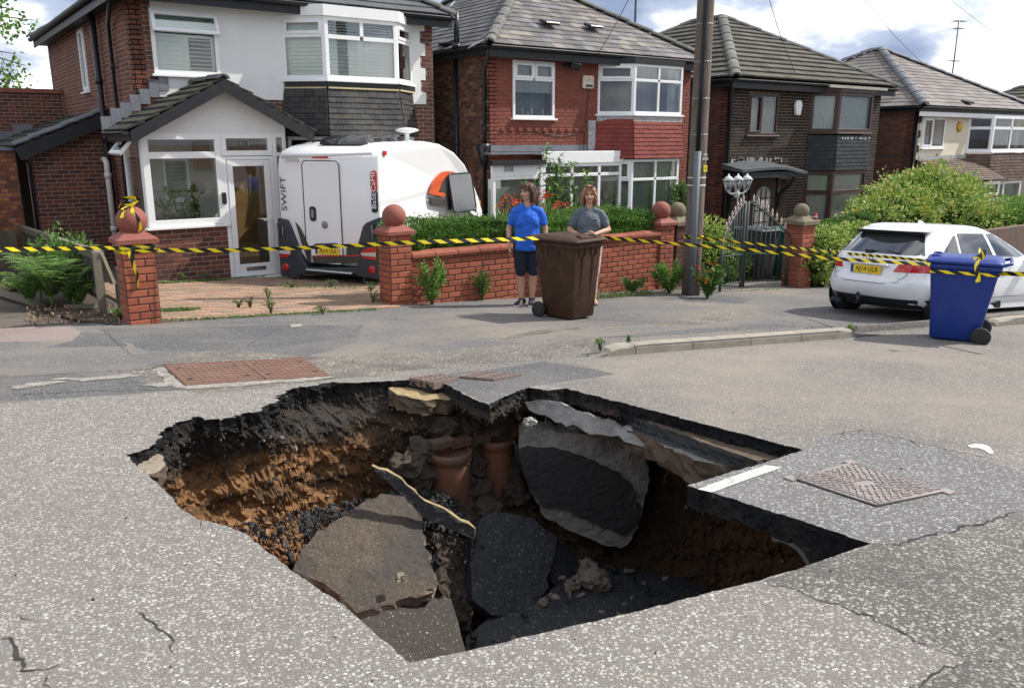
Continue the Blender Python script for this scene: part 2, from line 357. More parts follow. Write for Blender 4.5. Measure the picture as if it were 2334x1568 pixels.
RIMXY = [p[0] for p in RIMP]
def inside(p, poly):
    x, y = p[0], p[1]; c = False; n = len(poly); j = n - 1
    for i in range(n):
        a, b = poly[i], poly[j]
        if (a[1] > y) != (b[1] > y) and x < (b[0] - a[0]) * (y - a[1]) / (b[1] - a[1]) + a[0]: c = not c
        j = i
    return c
def jagline(px, amp=.03, step=.12):
    P = g2(px); out = []
    for i in range(len(P)):
        a, b = P[i], P[(i + 1) % len(P)]; k = max(1, int((b - a).length / step))
        for j in range(k):
            p = a.lerp(b, j / k)
            if j: p = p + Vector((fbm((p.x * 4, p.y * 4, 1)), fbm((p.x * 4, p.y * 4, 7)))) * amp
            out.append(p)
    return out
REG = [
 ('pavement_dark', jagline([(1010,872),(1115,923),(1205,882),(1290,868),(1404,853),(1335,838),(1240,824),(1120,842),(1030,850),(985,866)], .01)),
 ('road_dark_chip', jagline([(1565,1107),(1830,1025),(1885,995),(1960,982),(2050,1000),(2210,1042),(2420,1088),(2420,1150),(2334,1168),(2160,1215),(2050,1241),(1990,1239),(1650,1130)], .03)),
 ('road_coarse', jagline([(1740,1322),(1990,1240),(2050,1241),(2160,1215),(2334,1168),(2600,1110),(2700,1700),(1900,1700),(2060,1568),(2150,1538),(2203,1504),(2120,1468),(2010,1420),(1900,1375),(1815,1348)], .03)),
 ('road_fine', [Vector(q) for q in ((2.6,5.0),(4.0,5.05),(4.06,4.86),(4.12,4.26),(4.25,2.8),(5.0,2.3),(9,.5),(45,-6),(45,1),(3.2,6.1))]),
 ('path_pink', jagline([(-200,700),(0,702),(60,706),(120,722),(184,756),(165,777),(-200,782)], .03)),
 ('pavement_worn', jagline([(300,842),(420,806),(560,800),(700,812),(1000,800),(1160,785),(1345,782),(1350,806),(1240,824),(1120,842),(1000,852),(780,862),(752,866),(600,885),(450,896),(345,880)], .06)),
 ('pavement_worn', jagline([(1085,782),(1300,752),(1560,742),(1700,728),(1760,722),(1690,706),(1640,706),(1500,738),(1250,748)], .05)),
 ('pavement_dark', jagline([(-200,905),(0,915),(200,903),(420,890),(560,878),(420,880),(340,868),(180,852),(-200,862)], .05)),
 ('pavement_dark', jagline([(700,812),(810,782),(830,740),(600,742),(300,748),(215,745),(260,770),(340,800),(560,800)], .04)),
 ('pavement_dark', jagline([(180,758),(262,760),(290,790),(100,792),(165,777)], .03)),
 ('pavement_worn', jagline([(780,862),(1000,852),(1060,838),(900,826),(700,826),(760,856)], .05)),
 ('pavement_dark', jagline([(1345,782),(1600,752),(1900,742),(1925,752),(1437,785)], .04)),
 ('pavement_dark', jagline([(1540,672),(1640,672),(1720,680),(1690,692),(1560,688)], .03)),
]
def make_ground():
    pts, edges = [], []
    def loop(ps, closed=True):
        b = len(pts); pts.extend([Vector((p[0], p[1])) for p in ps]); n = len(ps)
        for i in range(n if closed else n - 1): edges.append((b + i, b + (i + 1) % n))
    loop([(-16, -8), (46, -8), (46, 10.2), (-16, 10.2)])
    loop(RIMXY)
    for _, p in REG: loop(p)
    us = [-16] + [-4 + .4 * i for i in range(48)] + [46]
    loop([(u, edge_v(u)) for u in us], False)
    for i in range(32):
        for j in range(1, 10):
            u = 4.9 + i * .22; pts.append(Vector((u, edge_v(u) + j * .19)))
    vo, eo, fo, *_ = delaunay_2d_cdt(pts, edges, [], 0, 1e-5)
    names = ['road_tarmac', 'road_fine', 'road_coarse', 'road_dark_chip', 'pavement_dark', 'pavement_worn', 'pavement_tarmac', 'path_pink']
    A = {'road': MB(), 'pavement': MB()}
    bb = [(min(p[0] for p in q), max(p[0] for p in q), min(p[1] for p in q), max(p[1] for p in q)) for _, q in REG]
    for f in fo:
        P = [vo[i] for i in f]; c = sum(P, Vector((0, 0))) / len(P)
        if inside(c, RIMXY) or not (-16 < c.x < 46 and -8 < c.y < 10.2): continue
        road = c.y < edge_v(c.x); nm = 'road_tarmac' if road else 'pavement_tarmac'
        for (k, q), b in zip(REG, bb):
            if b[0] <= c.x <= b[1] and b[2] <= c.y <= b[3] and inside(c, q): nm = k; break
        a = P[1] - P[0]; d = P[2] - P[0]
        if a.x * d.y - a.y * d.x < 0: P.reverse()
        A['road' if road else 'pavement'].add([(p.x, p.y, gz(p.x, p.y) + (0 if road else lift(p.x, p.y + 1e-4))) for p in P], [tuple(range(len(P)))], names.index(nm))
    for k in A: structure(A[k].build(k, [MATS[n] for n in names]))
make_ground()
def sheet(px, mats, dz, name, amp=.02, step=.1):
    P = jagline(px, amp, step); b = MB(); b.add([G3(p.x, p.y, dz + lift(p.x, p.y)) for p in P], [tuple(range(len(P)))])
    a = b.build(name, mats); n = a.data.polygons[0].normal
    if n.z < 0: a.data.flip_normals()
    return structure(a)
# far ground under everything
def far_ground():
    b = MB(); m = MATS['brick_dark_ground']
    def zz(u, v): return gz(max(-20, min(60, u)), max(-12, min(40, v))) - .03
    xs = [-900, -60, -20, -3, 6.5, 20, 46, 60, 120, 900]; ys = [-900, -60, -12, -.5, 8, 10.2, 20, 40, 100, 1200]
    for i in range(len(xs) - 1):
        for j in range(len(ys) - 1):
            if xs[i] == -3 and ys[j] == -.5: continue
            q = [(xs[i], ys[j]), (xs[i + 1], ys[j]), (xs[i + 1], ys[j + 1]), (xs[i], ys[j + 1])]
            b.add([(x, y, zz(x, y)) for x, y in q], [(0, 1, 2, 3)])
    structure(b.build('ground', m))
far_ground()
# --- earth materials of the hole: layer value painted per vertex by depth (asphalt, rubble, brown earth, clay)
def mat_earth():
    m, nt, b = NT('earth_layers'); L = nt.links.new; b.inputs['Roughness'].default_value = .9; b.inputs['Specular IOR Level'].default_value = .2
    at = node(nt, 'ShaderNodeAttribute', attribute_name='layer'); P = pos(nt)
    n1 = noisen(nt, P, 9, 6, .65); n2 = noisen(nt, P, 45, 4, .7)
    f = mathn(nt, 'ADD', at.outputs['Fac'], mathn(nt, 'MULTIPLY_ADD', n1, .24, -.12)); f = mathn(nt, 'ADD', f, mathn(nt, 'MULTIPLY_ADD', n2, .12, -.06))
    c = rampn(nt, f, [(0, (.016, .016, .017)), (.2, (.03, .029, .028)), (.33, (.06, .05, .042)), (.5, (.085, .06, .04)), (.66, (.13, .082, .045)), (.82, (.22, .115, .053)), (1, (.31, .165, .074))])
    c = mixc(nt, .75, c, rampn(nt, n2, [(.3, (.3, .3, .3)), (.7, (1.15, 1.15, 1.15))]), 'MULTIPLY')
    c = mixc(nt, rampn(nt, noisen(nt, P, 3.2, 5, .6), [(.52, 0.0), (.66, .55)]), c, (.05, .042, .036))
    L(c, b.inputs['Base Color']); h = mathn(nt, 'MULTIPLY_ADD', n1, .6, mathn(nt, 'MULTIPLY', n2, .5)); bumpn(nt, b, h, 1.0, .05); MATS['earth_layers'] = m
mat_earth()
FLOORZ = -2.3
def edge_skirt():
    b = MB()
    for i in range(60):
        u = 4.9 + i * .15; b.add([(u, edge_v(u), gz(u, edge_v(u)) - .1), (u + .15, edge_v(u + .15), gz(u + .15, edge_v(u + .15)) - .1), (u + .15, edge_v(u + .15), gz(u + .15, edge_v(u + .15)) + lift(u + .15, edge_v(u + .15) + 1e-4)), (u, edge_v(u), gz(u, edge_v(u)) + lift(u, edge_v(u) + 1e-4))], [(0, 1, 2, 3)])
    structure(b.build('pavement_edge', MATS['pavement_dark']))
edge_skirt()
def make_hole():
    n = len(RIMP); D = [0, .025, .05, .075, .1, .12, .14] + [.14 + .034 * i for i in range(1, 56)]
    b = MB(); lay = []; pts = []
    for p, c, f in RIMP:
        z0 = gz(p.x, p.y); H = z0 - FLOORZ; near = 1 if p.y < 3.6 and p.x < 3.3 else 0
        for k, d in enumerate(D):
            d = .9 + (d - .9) * (H - .9) / (D[-1] - .9) if d > .9 else d
            if d <= .12: q = p.copy()
            else:
                t = sstep(.10, .34, d); q = p.lerp(c, t)
                if d > .55: q = c.lerp(f, sstep(.55, H, d) ** 1.2)
            out = (c - f); out = out.normalized() if out.length > .01 else Vector((0, 1))
            amp = 0 if k == 0 else (.026 if d <= .12 else .055)
            e = fbm((q.x * 5, q.y * 5, d * 7), 5) + .6 * abs(fbm((q.x * 14 + 5, q.y * 14, d * 22), 4)) + (.9 * fbm((q.x * 24, q.y * 24, d * 60)) if d <= .13 else .35 * fbm((q.x * 26, q.y * 26, d * 34)))
            q = q + out * e * amp * (1 if d <= .12 else 1.4); z = z0 - d + (0 if k == 0 else .02 * fbm((q.x * 8, q.y * 8, d * 9 + 4)))
            pts.append((q.x, q.y, z))
            clay = sstep(3.0, 2.1, q.x) if q.y > 4 else .35
            w = d + .10 * fbm((q.x * 2.2, q.y * 2.2, 9.1)) + (.22 * sstep(2.5, 3.4, q.x) if q.y > 4.3 else 0)
            if d <= .06: l = .02
            else: l = .02 + .28 * sstep(.06, .17, w) + (.3 + .4 * clay) * sstep(.26, .46, w)
            if clay > .6 and .62 < w < .72: l -= .3
            lay.append(l)
    m = len(D); fs = []
    for i in range(n):
        j = (i + 1) % n
        for k in range(m - 1): fs.append((i * m + k, i * m + k + 1, j * m + k + 1, j * m + k))
    # floor: cdt of the lower outline with inner points
    low = [Vector(pts[i * m + m - 1][:2]) for i in range(n)]
    b.add(pts, fs, 0, False); o = b.build('sinkhole_wall', MATS['earth_layers']); o.data.flip_normals()
    at = o.data.attributes.new('layer', 'FLOAT', 'POINT'); at.data.foreach_set('value', lay); structure(o)
    P = [(u * .07, v * .07) for u in range(8, 82) for v in range(18, 86)]; b = MB(); idx = {}; vs = []; lay = []
    for (u, v) in P:
        h = .1 * fbm((u * 2, v * 2, 1), 5) + .06 * abs(fbm((u * 7, v * 7, 5), 4)) + .35 * sstep(4.6, 5.5, v) * sstep(3.4, 2.4, u) + .3 * sstep(4.2, 5.2, u)
        idx[(round(u / .07), round(v / .07))] = len(vs); vs.append((u, v, FLOORZ + h - .05)); lay.append(.48 + .3 * fbm((u * 3, v * 3, 2)) + (.25 if u < 2.6 and v > 4.6 else 0))
    fs = []
    for (i, j), a in idx.items():
        k = [idx.get(q) for q in ((i + 1, j), (i + 1, j + 1), (i, j + 1))]
        if None not in k: fs.append((a, *k))
    b.add(vs, fs); o = b.build('sinkhole_floor', MATS['earth_layers']); at = o.data.attributes.new('layer', 'FLOAT', 'POINT'); at.data.foreach_set('value', lay); structure(o)
make_hole()
mat('concrete', (.31, .3, .275), .95, (.2, .19, .178), 9, .7, .8, 40, dirt=(.1, .085, .07), dscale=5, damt=.8)
mat('concrete_pink', (.34, .25, .2), .95, (.22, .16, .13), 9, .7, .8, 40, dirt=(.08, .07, .06), dscale=5, damt=.8)
mat('sand', (.4, .29, .13), .95, (.16, .13, .09), 14, .9, .8, 60)
mat('brown_mud', (.12, .085, .055), .9, (.07, .05, .036), 10, .7, .8, 50)
mat('terracotta', (.19, .075, .043), .6, (.12, .058, .038), 5, .8, .3, 40, dirt=(.1, .072, .05), dscale=5, damt=.95)
mat('rock', (.3, .25, .19), .95, (.2, .165, .125), 18, .8, .9, 40)
mat('earth_mud', (.07, .052, .037), .95, (.045, .036, .029), 9, .8, .9, 40)
mat('root', (.16, .12, .085), .9)
def slab(name, label, cat, px, three, th, top, side, jag=.012, step=.05, loc=True, kind=None, rough_top=.006):
    p = [Vector(q) for q in three]; nrm = (p[1] - p[0]).cross(p[2] - p[0]).normalized()
    if nrm.dot(EYE - p[0]) < 0: nrm.negate()
    Q = [pplane(x, y, p[0], nrm) for x, y in px]; out = []
    for i in range(len(Q)):
        a, b = Q[i], Q[(i + 1) % len(Q)]; k = max(1, int((b - a).length / step)); t = (b - a).normalized(); s = t.cross(nrm)
        for j in range(k):
            c = a.lerp(b, j / k); out.append(c + s * jag * (fbm((c.x * 13, c.y * 13, c.z * 13)) + .5 * fbm((c.x * 40, c.y * 40, c.z * 40))) * (1.6 if j else .5))
    n = len(out); b = MB(); lay = 4; V = []
    for l in range(lay + 1):
        for i, q in enumerate(out):
            s = q - nrm * th * l / lay
            if l: s = s + Vector((fbm((s * 17)), fbm((s * 17 + Vector((9, 0, 0)))), 0)) * jag * 1.4
            V.append(s)
    F = [tuple(range(n))] + [tuple(range((lay + 1) * n - 1, lay * n - 1, -1))]; e1 = (p[1] - p[0]).normalized(); e2 = nrm.cross(e1); o2 = [Vector(((q - p[0]).dot(e1), (q - p[0]).dot(e2))) for q in out]
    cc = sum((Q[(i + 1) % len(Q)] - Q[0]).cross(Q[i] - Q[0]).dot(nrm) for i in range(len(Q)))
    S = [(l * n + i, (l + 1) * n + i, (l + 1) * n + (i + 1) % n, l * n + (i + 1) % n) for l in range(lay) for i in range(n)]
    if cc > 0: F = [tuple(reversed(f)) for f in F]; S = [tuple(reversed(f)) for f in S]
    gx = [v.x for v in o2]; gy = [v.y for v in o2]; st = max(.022, (max(gx) - min(gx)) / 60); ins = []
    for i in range(int((max(gx) - min(gx)) / st)):
        for j in range(int((max(gy) - min(gy)) / st)):
            c = Vector((min(gx) + (i + rnd(.2, .8)) * st, min(gy) + (j + rnd(.2, .8)) * st))
            if inside(c, o2): ins.append(c)
    vo, _, fo, *_ = delaunay_2d_cdt(o2 + ins, [(i, (i + 1) % n) for i in range(n)], [], 1, 1e-6); tv = []
    for i, c in enumerate(vo):
        q = p[0] + e1 * c.x + e2 * c.y; tv.append(q + nrm * (0 if i < n else rough_top * (fbm(q * 6, 5) * 1.5 + fbm(q * 22, 3))))
    tf = []
    for f in fo:
        a_, b_, c_ = (vo[i] for i in f[:3]); tf.append(tuple(f) if (b_ - a_).cross(c_ - a_) > 0 else tuple(reversed(f)))
    b.add(V, F[1:], 0); b.add(tv, tf, 0); F = None
    b.f += S; b.m += [1] * len(S); b.sm += [False] * len(S)
    base = min(V, key=lambda q: q.z)
    o = b.build(name, [MATS[top], MATS[side]], None, loc=base)
    if kind: structure(o, kind)
    else: tag(o, label, cat)
    return o
slab('broken_tarmac_slab', 'large brown dusty tarmac slab sloping at the left back of the hole', 'tarmac slab',
     [(868,1126),(925,1132),(950,1165),(985,1290),(1002,1332),(900,1370),(812,1397),(740,1330),(668,1300),(700,1240),(722,1208)], (pv(870,1128,5.0), pv(695,1275,4.65), pv(1000,1330,4.2)), .13, 'slab_brown', 'concrete_pink', .02)
slab('broken_tarmac_slab', 'grey speckled tarmac slab lowest in the hole below the brown sloping slab', 'tarmac slab',
     [(812,1415),(985,1359),(1028,1364),(1046,1430),(1062,1490),(935,1560),(840,1480)], (pv(830,1410,4.1), pv(1010,1365,4.3), pv(940,1505,3.9)), .12, 'slab_mid', 'concrete', .012)
slab('broken_tarmac_slab', 'dark rounded speckled tarmac piece standing in the middle of the hole', 'tarmac slab',
     [(1100,1180),(1148,1166),(1180,1174),(1215,1180),(1243,1206),(1272,1224),(1262,1270),(1246,1318),(1252,1338),(1225,1372),(1190,1404),(1120,1402),(1078,1368),(1072,1290),(1080,1215)], (pv(1150,1170,5.0), pv(1080,1370,4.65), pv(1250,1330,4.7)), .1, 'slab_dark', 'asphalt_cut', .014)
cs = slab('concrete_slab', 'thick grey concrete slab leaning on edge at the back right of the hole', 'concrete slab',
     [(1183,985),(1205,972),(1240,978),(1300,986),(1360,992),(1420,1004),(1458,1030),(1480,1068),(1478,1120),(1462,1175),(1440,1228),(1416,1249),(1370,1240),(1330,1222),(1240,1178),(1215,1130),(1200,1090),(1182,1030)], (pv(1200,1000,4.95), pv(1470,1060,4.4), pv(1410,1245,4.55)), .16, 'concrete', 'concrete', .013, rough_top=.009)
def slab_face():
    p = [pv(1200,1000,4.95), pv(1470,1060,4.4), pv(1410,1245,4.55)]; n = (p[1] - p[0]).cross(p[2] - p[0]).normalized()
    if n.dot(EYE - p[0]) < 0: n.negate()
    o = slab('tarmac_face', '', '', [(1320 + (a - 1320) * 1.1, 1122 + (b - 1122) * 1.12) for a, b in ((1192,1038),(1215,1030),(1268,1032),(1330,1052),(1400,1084),(1432,1118),(1445,1150),(1440,1185),(1415,1212),(1370,1196),(1300,1160),(1240,1148),(1218,1120),(1205,1080))], tuple(q + n * .035 for q in p), .07, 'asphalt_cut', 'asphalt_cut', .018, rough_top=.006)
    for k in ('label', 'category'):
        if k in o: del o[k]
    o.parent = cs; o.matrix_parent_inverse = Matrix.Translation(cs.location).inverted(); o['label'] = 'black tarmac layer on its face'
slab_face()
slab('tarmac_strip', 'long thin bent tarmac strip tipped on edge between brown slab and clay pots', 'tarmac strip',
     [(848,1062),(880,1072),(915,1092),(945,1118),(968,1142),(1012,1160),(1050,1185),(1082,1204),(1082,1228),(1040,1212),(985,1190),(950,1165),(920,1130),(880,1095)], (pv(850,1065,4.85), pv(1080,1215,4.45), pv(985,1190,4.6)), .07, 'asphalt_cut', 'sand', .01)
slab('broken_tarmac_slab', 'wide flat dark tarmac slab on the bottom of the hole under loose rocks', 'tarmac slab',
     [(1075,1440),(1120,1405),(1190,1392),(1262,1338),(1330,1268),(1372,1262),(1480,1295),(1640,1336),(1800,1390),(1500,1600),(1130,1640),(1050,1500)], (pz(1360,1265,-2.1), pz(1640,1336,-2.12), pz(1090,1490,-2.05)), .14, 'slab_dark', 'asphalt_cut', .02)
slab('broken_tarmac_slab', 'small muddy broken piece tucked between brown slab and dark round piece', 'tarmac slab',
     [(985,1215),(1060,1230),(1078,1290),(1080,1370),(1075,1440),(1010,1395),(998,1340),(1002,1290)], (pv(1000,1230,4.9), pv(1070,1300,4.85), pv(1040,1430,4.6)), .1, 'earth_mud', 'asphalt_cut', .04, rough_top=.03)
slab('broken_tarmac_slab', 'black crumbled tarmac piece at the foot of the dark round piece', 'tarmac slab',
     [(1260,1232),(1300,1236),(1365,1262),(1330,1300),(1270,1335),(1250,1300)], (pv(1265,1235,4.95), pv(1360,1262,4.9), pv(1260,1330,4.75)), .1, 'asphalt_cut', 'asphalt_cut', .03)
slab('road_base_ledge', '', '', [(1396,912),(1500,936),(1832,1024),(1775,1046),(1725,1050),(1640,1020),(1540,985),(1440,950)], (G3(4.1,4.3,-.09), G3(4.2,2.9,-.09), G3(3.5,4.0,-.09)), .09, 'brown_mud', 'asphalt_cut', .012, kind='structure')
slab('tarmac_base_layer', '', '', [(1205,884),(1250,892),(1290,886),(1420,925),(1560,985),(1700,1038),(1760,1046),(1700,1066),(1655,1062),(1580,1048),(1500,1010),(1400,965),(1300,930),(1235,912)], (G3(4.1,4.3,-.17), G3(4.2,2.9,-.17), G3(3.5,4.0,-.17)), .16, 'asphalt_cut', 'brown_mud', .035, kind='structure')
slab('concrete_base_layer', '', '', [(1196,915),(1236,912),(1300,928),(1400,962),(1490,998),(1486,1022),(1440,1010),(1360,988),(1280,962),(1205,934)], (pv(1200,920,4.95), pv(1480,1005,3.95), pv(1300,990,4.52)), .2, 'concrete', 'concrete', .02, kind='structure')
slab('sand_bedding', '', '', [(884,884),(930,874),(985,882),(1030,893),(1044,904),(1020,912),(955,910),(905,900)], (G3(3.2,5.4,-.09), G3(3.0,5.3,-.09), G3(3.2,5.0,-.12)), .12, 'sand', 'brown_mud', .03, kind='structure')
slab('tarmac_lip', '', '', [(284,1037),(345,1028),(372,1042),(368,1068),(330,1082)], (G3(.9,4.8,-.07), G3(1.1,4.8,-.07), G3(.9,4.4,-.07)), .1, 'rock', 'brown_mud', .02, kind='structure')
# clay gully pots with brick courses on top
def pot(c, r, h, label):
    b = MB(); pr = [(r * .55, -h), (r * .72, -h * .93), (r * .86, -h * .7), (r * .97, -h * .35), (r * 1.0, -h * .16), (r * .97, -h * .12), (r * 1.08, -h * .1), (r * 1.1, -.01), (r * 1.02, 0), (r * .9, 0), (r * .86, -.02), (.001, -.015)]
    b.lathe([(a, z) for a, z in pr], c, 28); return tag(b.build('drain_pot', MATS['terracotta'], None, loc=(c[0], c[1], c[2] - h)), label, 'drain pot')
q = pv(1025, 1026, 5.27); pot(q, .163, .68, 'larger brown clay drain pot standing exposed at the back of the hole')
q = pv(1132, 996, 5.36); pot(q, .14, .7, 'smaller muddy clay drain pot half buried right of the larger one')
bricks_old = mat_pieces('old_brick', [(.13, .06, .04), (.11, .07, .05), (.1, .08, .06), (.16, .07, .045)], dirt=((.06, .048, .038), 1.0), bump=.7)
def chamber():
    t = thing('brick_chamber', 'few muddy bricks of drain chamber left above the clay pots', 'bricks', tuple(pv(1050, 1024, 4.95)))
    it = []
    for k, (x, y, v) in enumerate([(1006, 1010, 5.27), (1046, 1008, 5.28), (1124, 984, 5.38), (1090, 1000, 5.34)]):
        it.append((pv(x, y, v), Matrix.Rotation(rnd(-.05, .05), 3, 'Z'), (.19, .1, .066)))
    pieces('brick', 'brickwork', t, it, bricks_old, 300, 'chamfer')
chamber()
def lump(c, s, seed, squash=.8):
    bm = bmesh.new(); bmesh.ops.create_icosphere(bm, subdivisions=3, radius=1); c = Vector(c)
    for v in bm.verts:
        d = 1 + .5 * fbm(v.co * 1.3 + Vector((seed, 0, 0)), 3) + .3 * fbm(v.co * 4 + Vector((0, seed, 0)), 2); v.co = v.co * d
        v.co = Vector((v.co.x * s, v.co.y * s * .85, v.co.z * s * squash))
    vs = [c + v.co for v in bm.verts]; fs = [tuple(w.index for w in f.verts) for f in bm.faces]; bm.free(); return vs, fs
for k, (x, y, w, lb) in enumerate([(1362,1322,30,'largest pale lumpy rock on the dark slab at the hole bottom'), (1338,1298,24,'brown lumpy rock behind the largest pale rock in the hole'), (1308,1330,17,'small pale rock left of the largest rock in the hole'),
        (1238,1372,11,'single stone left of the rock heap on the hole floor'), (1206,970,14,'small grey stone on top edge of the leaning concrete slab'), (912,1321,10,'small grey stone on the lower edge of the brown slab')]):
    P = pz(x, y + w * .5, -2.07) if k < 4 else (pv(x, y, 4.68) if k == 4 else pv(x, y, 4.18)); s = w / FPX * (P - EYE).length * 1.05
    b = MB(); b.add(*lump(P + Vector((0, 0, s * .55)), s, k * 3.7)); tag(b.build('rock', MATS['rock'] if k != 4 else MATS['concrete'], None, loc=P), lb, 'rock')
def rubble():
    b = MB(); lump_v, lump_f = [], []
    base = [lump((0, 0, 0), 1, i * 7.7) for i in range(5)]
    lo = []
    for vs, fs in base:
        bm = bmesh.new(); bmesh.ops.create_icosphere(bm, subdivisions=1, radius=1)
        vv = [v.co * (1 + .8 * fbm(v.co * 2 + Vector((len(lo) * 9, 0, 0)))) for v in bm.verts]; ff = [tuple(w.index for w in f.verts) for f in bm.faces]; bm.free(); lo.append((vv, ff))
    def put(p, s, mi):
        vv, ff = random.choice(lo); M = Euler((rnd(0, 6), rnd(0, 6), rnd(0, 6))).to_matrix()
        a_ = Vector((rnd(.7, 1.4), rnd(.6, 1.2), rnd(.4, .9))); b.add([Vector(p) + M @ Vector((v.x * a_.x, v.y * a_.y, v.z * a_.z)) * s for v in vv], ff, mi)
    me = bpy.data.objects['sinkhole_wall'].data; V = me.vertices; n = len(RIMP); m = 62
    for _ in range(4200):
        i = random.randrange(n); k = random.randrange(6, 50); p = V[i * m + k].co
        if p.y < 4.0 and p.x < 4.0: continue
        s = rnd(.004, .013) if random.random() < .93 else rnd(.014, .035)
        z = p.z - gz(p.x, p.y); clay = p.x < 2.7 and z < -.4
        put(p + Vector((rnd(-.02, .02), rnd(-.03, 0), rnd(-.02, .02))), s, 1 if clay and random.random() < .7 else (0 if random.random() < .8 else 2))
    for _ in range(3600):   # talus under the left back wall and along the slabs
        u = rnd(1.4, 3.2); v = 5.25 - abs(random.gauss(0, .22)); z = -1.05 - .22 * (u - 1.4) * .4 - (5.25 - v) * .55 + rnd(-.05, .03); put((u, v, z), rnd(.004, .016) if random.random() < .93 else rnd(.02, .04), 1 if u < 1.9 and random.random() < .5 else 0)
    for _ in range(170):
        u = rnd(2.3, 4.6); v = rnd(3.9, 5.3); put((u, v, -2.14 + rnd(.05, .16)), rnd(.008, .04), random.choice((0, 0, 2)))
    for _ in range(5200):
        i = random.randrange(n); p = V[i * m + int(5 + abs(random.gauss(0, 6))) % 26].co
        if p.y < 4.3: continue
        put(p + Vector((rnd(-.015, .015), rnd(-.035, .005), rnd(-.015, .015))), rnd(.004, .012), random.choice((0, 0, 3)))
    for _ in range(260):   # crumbs along the back lip
        i = random.randrange(n); p = V[i * m + random.randrange(1, 9)].co
        if p.y > 4.4: put(p, rnd(.006, .016), 0)
    for x, y, v, s in ((968, 1085, 5.3, .12), (1082, 1060, 5.4, .13), (1085, 1120, 5.3, .15), (1170, 1060, 5.3, .12), (1180, 1120, 5.2, .14), (1130, 1140, 5.3, .12), (1060, 1165, 5.2, .12), (985, 1150, 5.25, .12), (960, 1030, 5.35, .13), (1065, 1010, 5.4, .1), (930, 1060, 5.25, .14), (1105, 1165, 5.1, .12), (1010, 970, 5.45, .13), (1060, 965, 5.45, .12)):
        vv, ff = lump(pv(x, y, v), s, x * .37); b.add(vv, ff, 3)
    for _ in range(900):
        u = rnd(-2, 13); e = abs(random.gauss(0, .5)) + .05; v = edge_v(u) + e
        if inside((u, v), RIMXY): continue
        put((u, v, gz(u, v) + lift(u, v) + .002), rnd(.003, .011), 2)
    for _ in range(260): u, v = rnd(-1, 5), rnd(.6, 6); inside((u, v), RIMXY) or put((u, v, gz(u, v) + .001), rnd(.003, .008), random.choice((0, 2)))
    structure(b.build('rubble', [MATS['asphalt_cut'], mat('clay_clod', (.3, .16, .075), .95, (.2, .1, .05), 20), MATS['rock'], MATS['earth_mud']]), 'stuff')
rubble()
def roots():
    b = MB()
    for x, y, l in [(1222,945,.2),(1245,950,.14),(1280,962,.12),(1330,985,.13),(1385,1000,.12),(1425,1010,.2),(1440,1030,.32),(1460,1040,.4),(1475,1075,.15),(1520,1055,.12),(1560,1052,.1),(1172,1000,.2)]:
        p = pv(x, y, 4.95 - (x - 1200) / 280 * .95) + Vector((-.03, -.03, 0)); pts = [p]
        for i in range(6): p = p + Vector((rnd(-.02, .02), rnd(-.02, .015), -l / 5)); pts.append(p)
        b.tube(pts, [.0035, .003, .003, .0025, .002, .0015, .001], 5)
    structure(b.build('root', MATS['root']), 'stuff')
roots()
# broken end of an old pipe under the right lip
def shard():
    c = pz(1790, 1300, -1.3); b = MB(); ro = Matrix.Rotation(R(90), 3, 'Y') @ Matrix.Rotation(R(30), 3, 'X'); rs = []
    for i in range(14):
        w = R(60 + 170 * i / 13); e = Vector((0, math.cos(w), math.sin(w)))
        rs.append([c + e * .2 + Vector((-.02, 0, 0)), c + e * .2 + Vector((.35, 0, 0)), c + e * .235 + Vector((.35, 0, 0)), c + e * .235 + Vector((-.02, 0, 0))])
    b.rings(rs, 0, True, True, False); tag(b.build('pipe_shard', MATS['concrete'], None, loc=c), 'curved rim of broken pipe under the right lip of the hole', 'pipe')
shard()
# ------------------------------------------------------------------ building kit
ZV = Vector((0, 0, 1))
class Fr:
    """a wall frame: x along the wall, d outwards, z up"""
    def __init__(s, O, ex): s.O = Vector(O); s.ex = Vector(ex).normalized(); s.n = s.ex.cross(ZV); s.rot = Matrix((s.ex, -s.n, ZV)).transposed()
    def p(s, x, d, z): return s.O + s.ex * x + s.n * d + ZV * (z - s.O.z)
    def box(s, mb, x0, x1, d0, d1, z0, z1, mi=0): mb.box(s.p((x0 + x1) / 2, (d0 + d1) / 2, (z0 + z1) / 2), (abs(x1 - x0), abs(d1 - d0), abs(z1 - z0)), s.rot, mi)
def panel(mb, f, x0, x1, z0, z1, holes, th=.2, d=0, mi=0):
    xs = sorted({x0, x1, *[min(max(h[i], x0), x1) for h in holes for i in (0, 1)]}); zs = sorted({z0, z1, *[min(max(h[i], z0), z1) for h in holes for i in (2, 3)]})
    for i in range(len(xs) - 1):
        for j in range(len(zs) - 1):
            cx, cz = (xs[i] + xs[i + 1]) / 2, (zs[j] + zs[j + 1]) / 2
            if xs[i + 1] - xs[i] < 1e-4 or zs[j + 1] - zs[j] < 1e-4 or any(h[0] < cx < h[1] and h[2] < cz < h[3] for h in holes): continue
            f.box(mb, xs[i], xs[i + 1], d - th, d, zs[j], zs[j + 1], mi)
